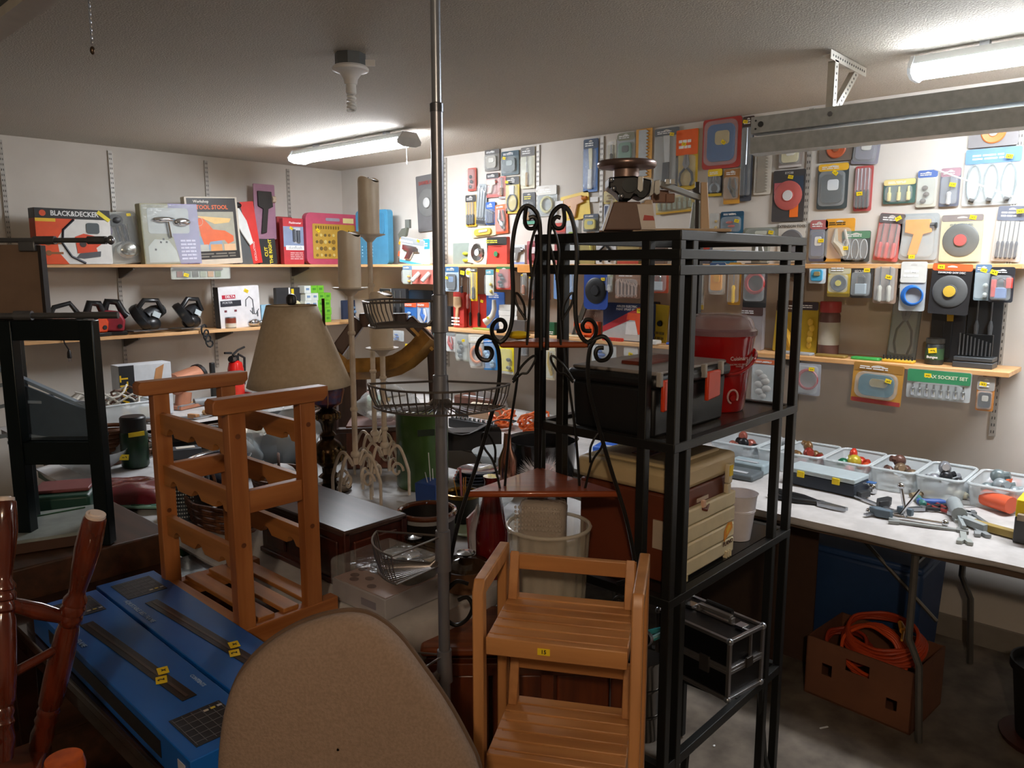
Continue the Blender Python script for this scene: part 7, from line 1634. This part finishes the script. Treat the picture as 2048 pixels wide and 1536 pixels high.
MB().prism(rrect(.42, .40, .08, 0, -.15), .42, .48, 'xy').build('seat', mat('#8b7767', .95, 0, 'fabric', '#806c5c', 220, (1, 1, 1), .4), T, .02)
MB().cyl((0, -.15, .06), (0, -.15, .42), .025, 12).build('gas_stem', RUB, T)
for k in range(5): MB().bar((0, -.15, .07), (.25*math.cos(k*1.257), -.15+.25*math.sin(k*1.257), .05), .04, .03).build('base_arm', RUB, T, .004); MB().ball((.25*math.cos(k*1.257), -.15+.25*math.sin(k*1.257), .025), .025, 10, 6).build('caster', RUB, T)
MB().tube([(.22, .0, .70), (.20, -.1, .735), (.2, -.22, .73)], .018, 8).build('armrest', RUB, T)
# ================= UPSIDE-DOWN CHAIR =================
CHR = wood('#5e2412', '#421508', 'z', .14, coat=.8)
T = thing('wooden_chair', 'upside-down dark cherry chair with turned legs and white glides', 'chair', (.30, 1.40, .72))
def turned(T, top, bot, r, nm='leg'):
    top, bot = Vector(top), Vector(bot); ax = (bot-top); L_ = ax.length; rot = ax.to_track_quat('Z', 'Y').to_matrix().to_4x4()
    pf = [(r*.80, 0), (r*.95, .01*L_), (r*1.05, .07*L_), (r*1.1, .12*L_), (r*.92, .22*L_), (r*.72, .29*L_), (r*.70, .315*L_), (r*1.0, .335*L_), (r*1.02, .35*L_), (r*.86, .355*L_), (r*1.05, .37*L_), (r*1.02, .39*L_), (r*.86, .395*L_), (r*1.0, .41*L_), (r*1.02, .43*L_), (r*.84, .44*L_), (r*1.0, .47*L_), (r*1.08, .56*L_), (r*1.1, .68*L_), (r*1.05, .78*L_), (r*.84, .80*L_), (r*1.0, .82*L_), (r*.86, .84*L_), (r*1.02, .86*L_), (r*.86, .88*L_), (r*1.05, .92*L_), (r*.9, 1*L_)]
    o = MB().lathe(pf, 24, top, rot).build(nm, CHR, T, world=True)
    MB().lathe([(r*.82, -.004), (r*.84, .001), (r*.5, -.006), (.001, -.006)], 20, top, rot).build('glide', mat('#c9b8ac', .5), T, world=True)
    return o
tA, bA = U(191, 1032, d=1.22), U(78, 1500, d=1.26)
tB, bB = U(8, 1000, d=1.22), U(2, 1520, d=1.12)
turned(T, tA, bA, .0185); turned(T, tB, bB, .0185)
tC, bC = tA+Vector((-.36, .05, 0)), bA+Vector((-.30, .02, 0)); tD, bD = tB+Vector((-.34, -.2, 0)), bB+Vector((-.28, -.12, 0))
turned(T, tC, bC, .0185); turned(T, tD, bD, .0185)
def along(t, b_, f): return Vector(t)+(Vector(b_)-Vector(t))*f
MB().tube([along(tA, bA, .42), along(along(tA, bA, .42), along(tB, bB, .40), .5), along(tB, bB, .40)], .011, 12, radii=[.010, .0145, .010]).build('stretcher', CHR, T, world=True)
MB().tube([along(tA, bA, .53), along(tA, bA, .53)+Vector((-.16, -.02, -.03)), along(tC, bC, .5)], .008, 12, radii=[.007, .010, .007]).build('stretcher', CHR, T, world=True)
MB().tube([along(tC, bC, .45), along(tD, bD, .45)], .010, 12).build('stretcher', CHR, T, world=True)
mid = (bA+bB+bC+bD)/4; zs = min(bA.z, bB.z)-.012
MB().prism([(bA.x+.03, bA.y+.03), (bC.x-.03, bC.y+.03), (bD.x-.03, bD.y-.04), (bB.x+.02, bB.y-.04)], zs-.02, zs+.02, 'xy').build('seat', CHR, T, .01, world=True)
SB = zs-.022
T = thing('dark_crate', 'tall dark wooden crate under the upside-down chair', 'crate', (mid.x, mid.y, 0))
MB().box((0, 0, SB/2), (.34, .24, SB-.002)).build('crate_body', mat('#1a110c', .7), T, .004)
p = U(128, 1520, d=.95); T = thing('chair_post', 'round orange-brown wooden post end at the bottom left', 'chair', (p.x, p.y, 0))
OR = wood('#b8531a', '#8f3c10', 'z', .25, coat=.5)
MB().lathe([(.022, 0), (.022, p.z-.03), (.026, p.z-.01), (.023, p.z+.003), (.001, p.z+.004)], 24).build('post', OR, T)
MB().bar((0, 0, p.z-.05), (-.3, .05, p.z-.06), .04, .03).build('crest_rail', OR, T, .008); MB().cyl((-.3, .05, 0), (-.3, .05, p.z-.03), .02, 12).build('post', OR, T)
# ================= LEFT SIDE: METAL STAND, PIPES, BOARDS =================
GS = mat('#0f1a1c', .3, .4)
ds = 2.30; bz = U(225, 1086, d=ds).z
sa, sb = U(40, 900, d=ds), U(188, 700, d=ds)
T = thing('metal_stand', 'dark green metal stand with square legs and a tray at the left', 'stand', (sb.x, sb.y, bz))
zt2 = U(175, 640, d=ds).z
back = Vector((U(190, 800, d=ds).x, U(190, 800, d=ds).y, 0)).normalized()*.15
pl_, pr2 = U(30, 800, d=ds), U(190, 800, d=ds)
for k, b0 in enumerate((pl_, pr2)):
    for j in (0, 1):
        a = Vector((b0.x, b0.y, 0))+back*j; MB().box((a.x, a.y, (bz+zt2)/2), (.042, .042, zt2-bz), (0, 0, -47)).build('leg', GS, T, .003, world=True)
def hb_(z, hgt, nm):
    A_, B_ = Vector((pl_.x, pl_.y, z)), Vector((pr2.x, pr2.y, z))
    MB().bar(A_, B_, .03, hgt).bar(A_+back, B_+back, .03, hgt).bar(A_, A_+back, .03, hgt).bar(B_, B_+back, .03, hgt).build(nm, GS, T, .002, world=True)
hb_(zt2-.03, .06, 'top_frame')
ztr = U(100, 905, d=ds).z; hb_(ztr, .07, 'tray_frame')
c_ = (Vector((pl_.x, pl_.y, ztr))+Vector((pr2.x, pr2.y, ztr))+back)/2
MB().box((c_.x, c_.y, ztr+.03), ((pr2-pl_).length, .13, .01), (0, 0, -47.6)).build('tray', GS, T, world=True)
MB().box(((pl_.x+pr2.x)/2+back.x/2, (pl_.y+pr2.y)/2+back.y/2, zt2-.001), ((pr2-pl_).length, .13, .008), (0, 0, -47.6)).build('top_plate', GS, T, world=True)
# blue-grey folded frame on the tray
BG = mat('#8496a6', .4, .1)
T = thing('folded_stand', 'blue-grey folded metal frame lying on the stand tray', 'frame', (c_.x, c_.y, ztr+.036))
def dp(px, py, d): return U(px, py, d=d)
for a, b_, w_ in (((-40, 720), (183, 818), .03), ((-40, 822), (108, 790), .022), ((56, 803), (178, 806), .022), ((-30, 775), (60, 762), .02), ((-40, 880), (160, 845), .03), ((60, 870), (185, 885), .03)):
    MB().bar(dp(*a, 2.36), dp(*b_, 2.42), w_, .01).build('frame_bar', BG, T, .001, world=True)
MB().prism([(0, 0), (.27, 0), (.27, .06), (0, .17)], -.004, .004, 'xz', Matrix.Translation((-.08, .09, .0)) @ Matrix.Rotation(math.radians(-47.6), 4, 'Z')).build('side_plate', mat('#56687a', .4, .1), T)
# pipes resting on the stand
PM = mat('#75777a', .3, .6)
for (ya, yb), lab, r in (((620, 611), 'grey steel pipe lying on top of the green metal stand', .0105),):
    A_, B_ = U(-80, ya, d=2.26), U(235, yb, d=2.30); z_ = zt2+.004+r
    T = thing('steel_pipe', lab, 'pipe', (A_.x, A_.y, z_)); e = Vector((B_.x-A_.x, B_.y-A_.y, 0))
    MB().tube([(0, 0, 0), e*.72, e*.73, e], r, 12, radii=[r*.8, r*.8, r, r]).build('pipe', PM, T)
    MB().cyl(e*.34, e*.45, r*1.4, 12).build('coupling', PM, T)
zc2 = U(100, 474, d=2.28).z
T = thing('brown_board', 'brown particle board standing on the metal stand at the left edge', 'board', (U(-20, 560, d=2.40).x, U(-20, 560, d=2.40).y, zt2+.004), -47.6)
wbd = 2*(85+20)/CF*2.4
MB().box((0, 0, (zc2-zt2)/2-.008), (wbd, .02, zc2-zt2-.03)).build('board', mat('#8a7260', .8, 0, 'board', '#7c6654', 8), T, .002)
MB().box((wbd/2+.004, 0, (zc2-zt2)/2-.01), (.01, .026, zc2-zt2-.03)).build('edge_strip', mat('#2b2320', .7), T)
A_, B_ = U(-80, 474, d=2.40), U(218, 476, d=2.38)
T = thing('pipe_clamp', 'dark pipe clamp with collars across the top of the brown board', 'clamp', (A_.x, A_.y, zc2-.006)); e = Vector((B_.x-A_.x, B_.y-A_.y, .0))
MB().cyl((0, 0, 0), e, .0075, 12).build('pipe', PM, T)
for f0, f1, rr in ((.5, .64, .013), (.86, .98, .0125)): MB().cyl(e*f0, e*f1, rr, 10).build('collar', PM, T)
MB().ball(e*1.01, (.012, .012, .014), 10, 6).build('end_knob', STEEL, T)
MB().box(e*.46+Vector((0, 0, -.018)), (.05, .03, .03), (0, 0, -47)).build('clamp_foot', PM, T, .003)
# low brown chest under the stand
T = thing('brown_chest', 'low dark brown chest with a small yellow sticker beneath the metal stand', 'chest', (.72, 2.78, 0))
MB().box((0, 0, (bz-.002)/2), (.64, .66, bz-.004)).build('chest_body', wood('#4a2c1a', '#33200f', 'y', .5), T, .006)
MB().box((-.22, -.27, bz-.001), (.03, .022, .002), (0, 0, 20)).build('price_sticker', YEL, T, smooth=False)
for i in range(3): MB().box((-.19+.19*i, -.332, bz*.6), (.17, .008, bz*.5)).build('drawer', wood('#4a2c1a', '#33200f', 'x', .5), T, .002)
p = U(70, 1050, z=bz+.05)
T = thing('covered_board', 'pale grey cloth-covered board lying on the brown chest at the left', 'board', (.735, 2.70, bz), -18)
MB().box((0, 0, .02), (.34, .30, .04)).build('board', mat('#8f9792', .7, 0, 'cloth', '#7a827e', 12), T, .006)
MB().box((.05, .1, .042), (.16, .006, .003), (0, 0, 12)).build('green_cord', K('#2a5a3c'), T)
MB().box((0, -.151, .016), (.33, .004, .03)).build('brown_edge', K('#4a2f20'), T)
T = thing('green_folder', 'dark green folded cloth with a pink band on the brown chest', 'cloth', (.90, 2.99, bz), -30)
MB().box((0, 0, .03), (.2, .2, .06)).build('cloth_fold', K('#1d4a3c'), T, .012); MB().box((0, .02, .066), (.18, .14, .012)).build('pink_band', K('#8a4a4c'), T, .004)
# ================= UNDER THE TOOL TABLE =================
CB = mat('#7a4d34', .8, 0, 'cardboard', '#6e4530', 6)
b0, b1 = Vector((2.905, 1.075, 0)), Vector((2.87, .675, 0)); wl = (b1-b0).length
T = thing('cardboard_carton', 'open brown cardboard carton with hand holes on the floor under the tool table', 'box', b0, math.degrees(math.atan2((b1-b0).y, (b1-b0).x)))
hcb = U(1617, 1270, d=b0.x*FX[0]+b0.y*FX[1]).z; dpt = .30; tk = .006
def wallholes(T):
    # front wall with slot and two round openings: polygon strips around the holes
    me_ = MB(); xs = [0, .07, .10, .165, .235, .30, .33, wl]; 
    me_.box((wl/2, tk/2, hcb*.25), (wl, tk, hcb*.5)) if False else None
    me_.box((wl/2, tk/2, hcb*.12), (wl, tk, hcb*.24)).box((wl/2, tk/2, hcb*.92), (wl, tk, hcb*.16))
    me_.box((wl/2, tk/2, hcb*.56), (wl, tk, hcb*.20)) if False else None
    # middle band split at the openings
    for x0_, x1_, z0_, z1_ in ((0, .065, .24, .84), (.105, .31, .24, .64), (.35, wl, .24, .84), (.105, .155, .64, .84), (.245, .31, .64, .84), (.065, .105, .24, .42), (.065, .105, .62, .84), (.31, .35, .46, .84), (.31, .35, .24, .28)):
        me_.box(((x0_+x1_)/2, tk/2, hcb*(z0_+z1_)/2), (x1_-x0_, tk, hcb*(z1_-z0_)))
    me_.build('front_wall', CB, T)
wallholes(T)
MB().box((tk/2, dpt/2, hcb/2), (tk, dpt, hcb)).build('side_wall', CB, T); MB().box((wl-tk/2, dpt/2, hcb/2), (tk, dpt, hcb)).build('side_wall', CB, T); MB().box((wl/2, dpt, hcb/2), (wl, tk, hcb)).build('back_wall', CB, T); MB().box((wl/2, dpt/2, .004), (wl, dpt, .006)).build('floor', CB, T)
cm = parent_m(T)
for k, (cx_, cy_, cz_, R0, tilt, col, lab) in enumerate(((.20, .145, hcb*.80, .125, 62, '#e0521c', 'thick coil of bright orange extension cord standing in the carton'), (.22, .18, hcb*.98, .15, 20, '#c0441c', 'darker orange cord coil lying on top of the carton'), (.10, .15, hcb*.7, .09, 30, '#a8361a', 'small rust-orange cord coil at the left in the carton'))):
    c_ = cm @ Vector((cx_, cy_, cz_)); Tc = thing('cord_coil', lab, 'cord', c_, 90)
    Tc.rotation_euler = (math.radians(tilt), 0, math.radians(-95))
    for j in range(6):
        r = R0*(1-.035*j); MB().tube([(r*math.cos(t), r*.85*math.sin(t)+.004*math.sin(5*t+j), .010*j+.006*math.sin(3*t+j)) for t in [2*PI*i/32 for i in range(32)]], .0065, 7, True).build('loop', mat(col, .5), Tc)
c_ = cm @ Vector((.31, .12, hcb+.09)); T = thing('cord_plug', 'yellow cord plug resting on the orange coils', 'plug', c_, 30); MB().cyl((0, 0, 0), (.05, 0, .01), .014, 10, .009).build('plug_body', K('#d8942c'), T); MB().tube([(-.0, 0, 0), (-.06, .02, -.01)], .005, 6).build('cord', K('#d8942c'), T)
T = thing('blue_tote', 'dark blue plastic tote behind the carton under the tool table', 'tote', (3.43, 1.09, 0))
MB().box((0, 0, .24), (.36, .62, .46), taper=1.06).build('tote_body', mat('#22406c', .5), T, .02); MB().box((0, 0, .48), (.4, .66, .03)).build('tote_lid', mat('#2a4a7a', .5), T, .01)
T = thing('door_panel', 'brown framed board leaning under the tool table beside the rack', 'board', (3.0, 1.42, 0), 0)
MB().box((0, 0, .32), (.05, .36, .64)).build('board', mat('#3c2a1e', .6), T, .003)
for y in (-.17, .17): MB().box((-.03, y, .32), (.02, .03, .64)).build('frame_stile', mat('#4c3626', .6), T, .002)
for z in (.02, .62): MB().box((-.03, 0, z), (.02, .36, .03)).build('frame_rail', mat('#4c3626', .6), T, .002)
T = thing('tall_cardboard', 'flattened brown cardboard sheet standing behind the carton', 'cardboard', (3.14, 1.27, 0)); MB().box((0, 0, .3), (.01, .26, .60)).build('sheet', mat('#4a3224', .8), T)
for (x, y, r, h, lab) in ((3.15, .30, .13, .30, 'dark plant pot in the shadow under the table at the right'), (2.97, -.06, .15, .36, 'large black pot at the right edge under the table')):
    T = thing('dark_pot', lab, 'pot', (x, y, 0)); MB().lathe([(r*.7, 0), (r*.75, .01), (r, h), (r*1.05, h), (r*1.05, h-.03)], 28).build('pot_body', mat('#15130f', .6), T); MB().lathe([(r*1.1, 0), (r*1.15, .02), (r*.9, .025)], 24).build('saucer', mat('#4a2418', .6), T)
p = U(1950, 1290, d=3.05); T = thing('terracotta_lid', 'pale round lid on the dark pot under the table', 'lid', (3.15, .30, .303)); MB().lathe([(.05, 0), (.055, .008), (.02, .014), (.001, .014)], 20).build('lid_body', mat('#8a6a4c', .6), T)
p = U(1648, 1456, z=0); T = thing('paper_scrap', 'tiny white scrap lying on the concrete floor', 'scrap', (p.x, p.y, .0)); MB().box((0, 0, .002), (.035, .006, .003), (0, 0, -30)).build('scrap', WHITE, T)
p = U(1428, 1493, z=0); T = thing('paper_scrap', 'white crumb on the floor near the rack brace', 'scrap', (p.x, p.y, .0)); MB().ball((0, 0, .003), (.006, .004, .003), 8, 6).build('scrap', WHITE, T)
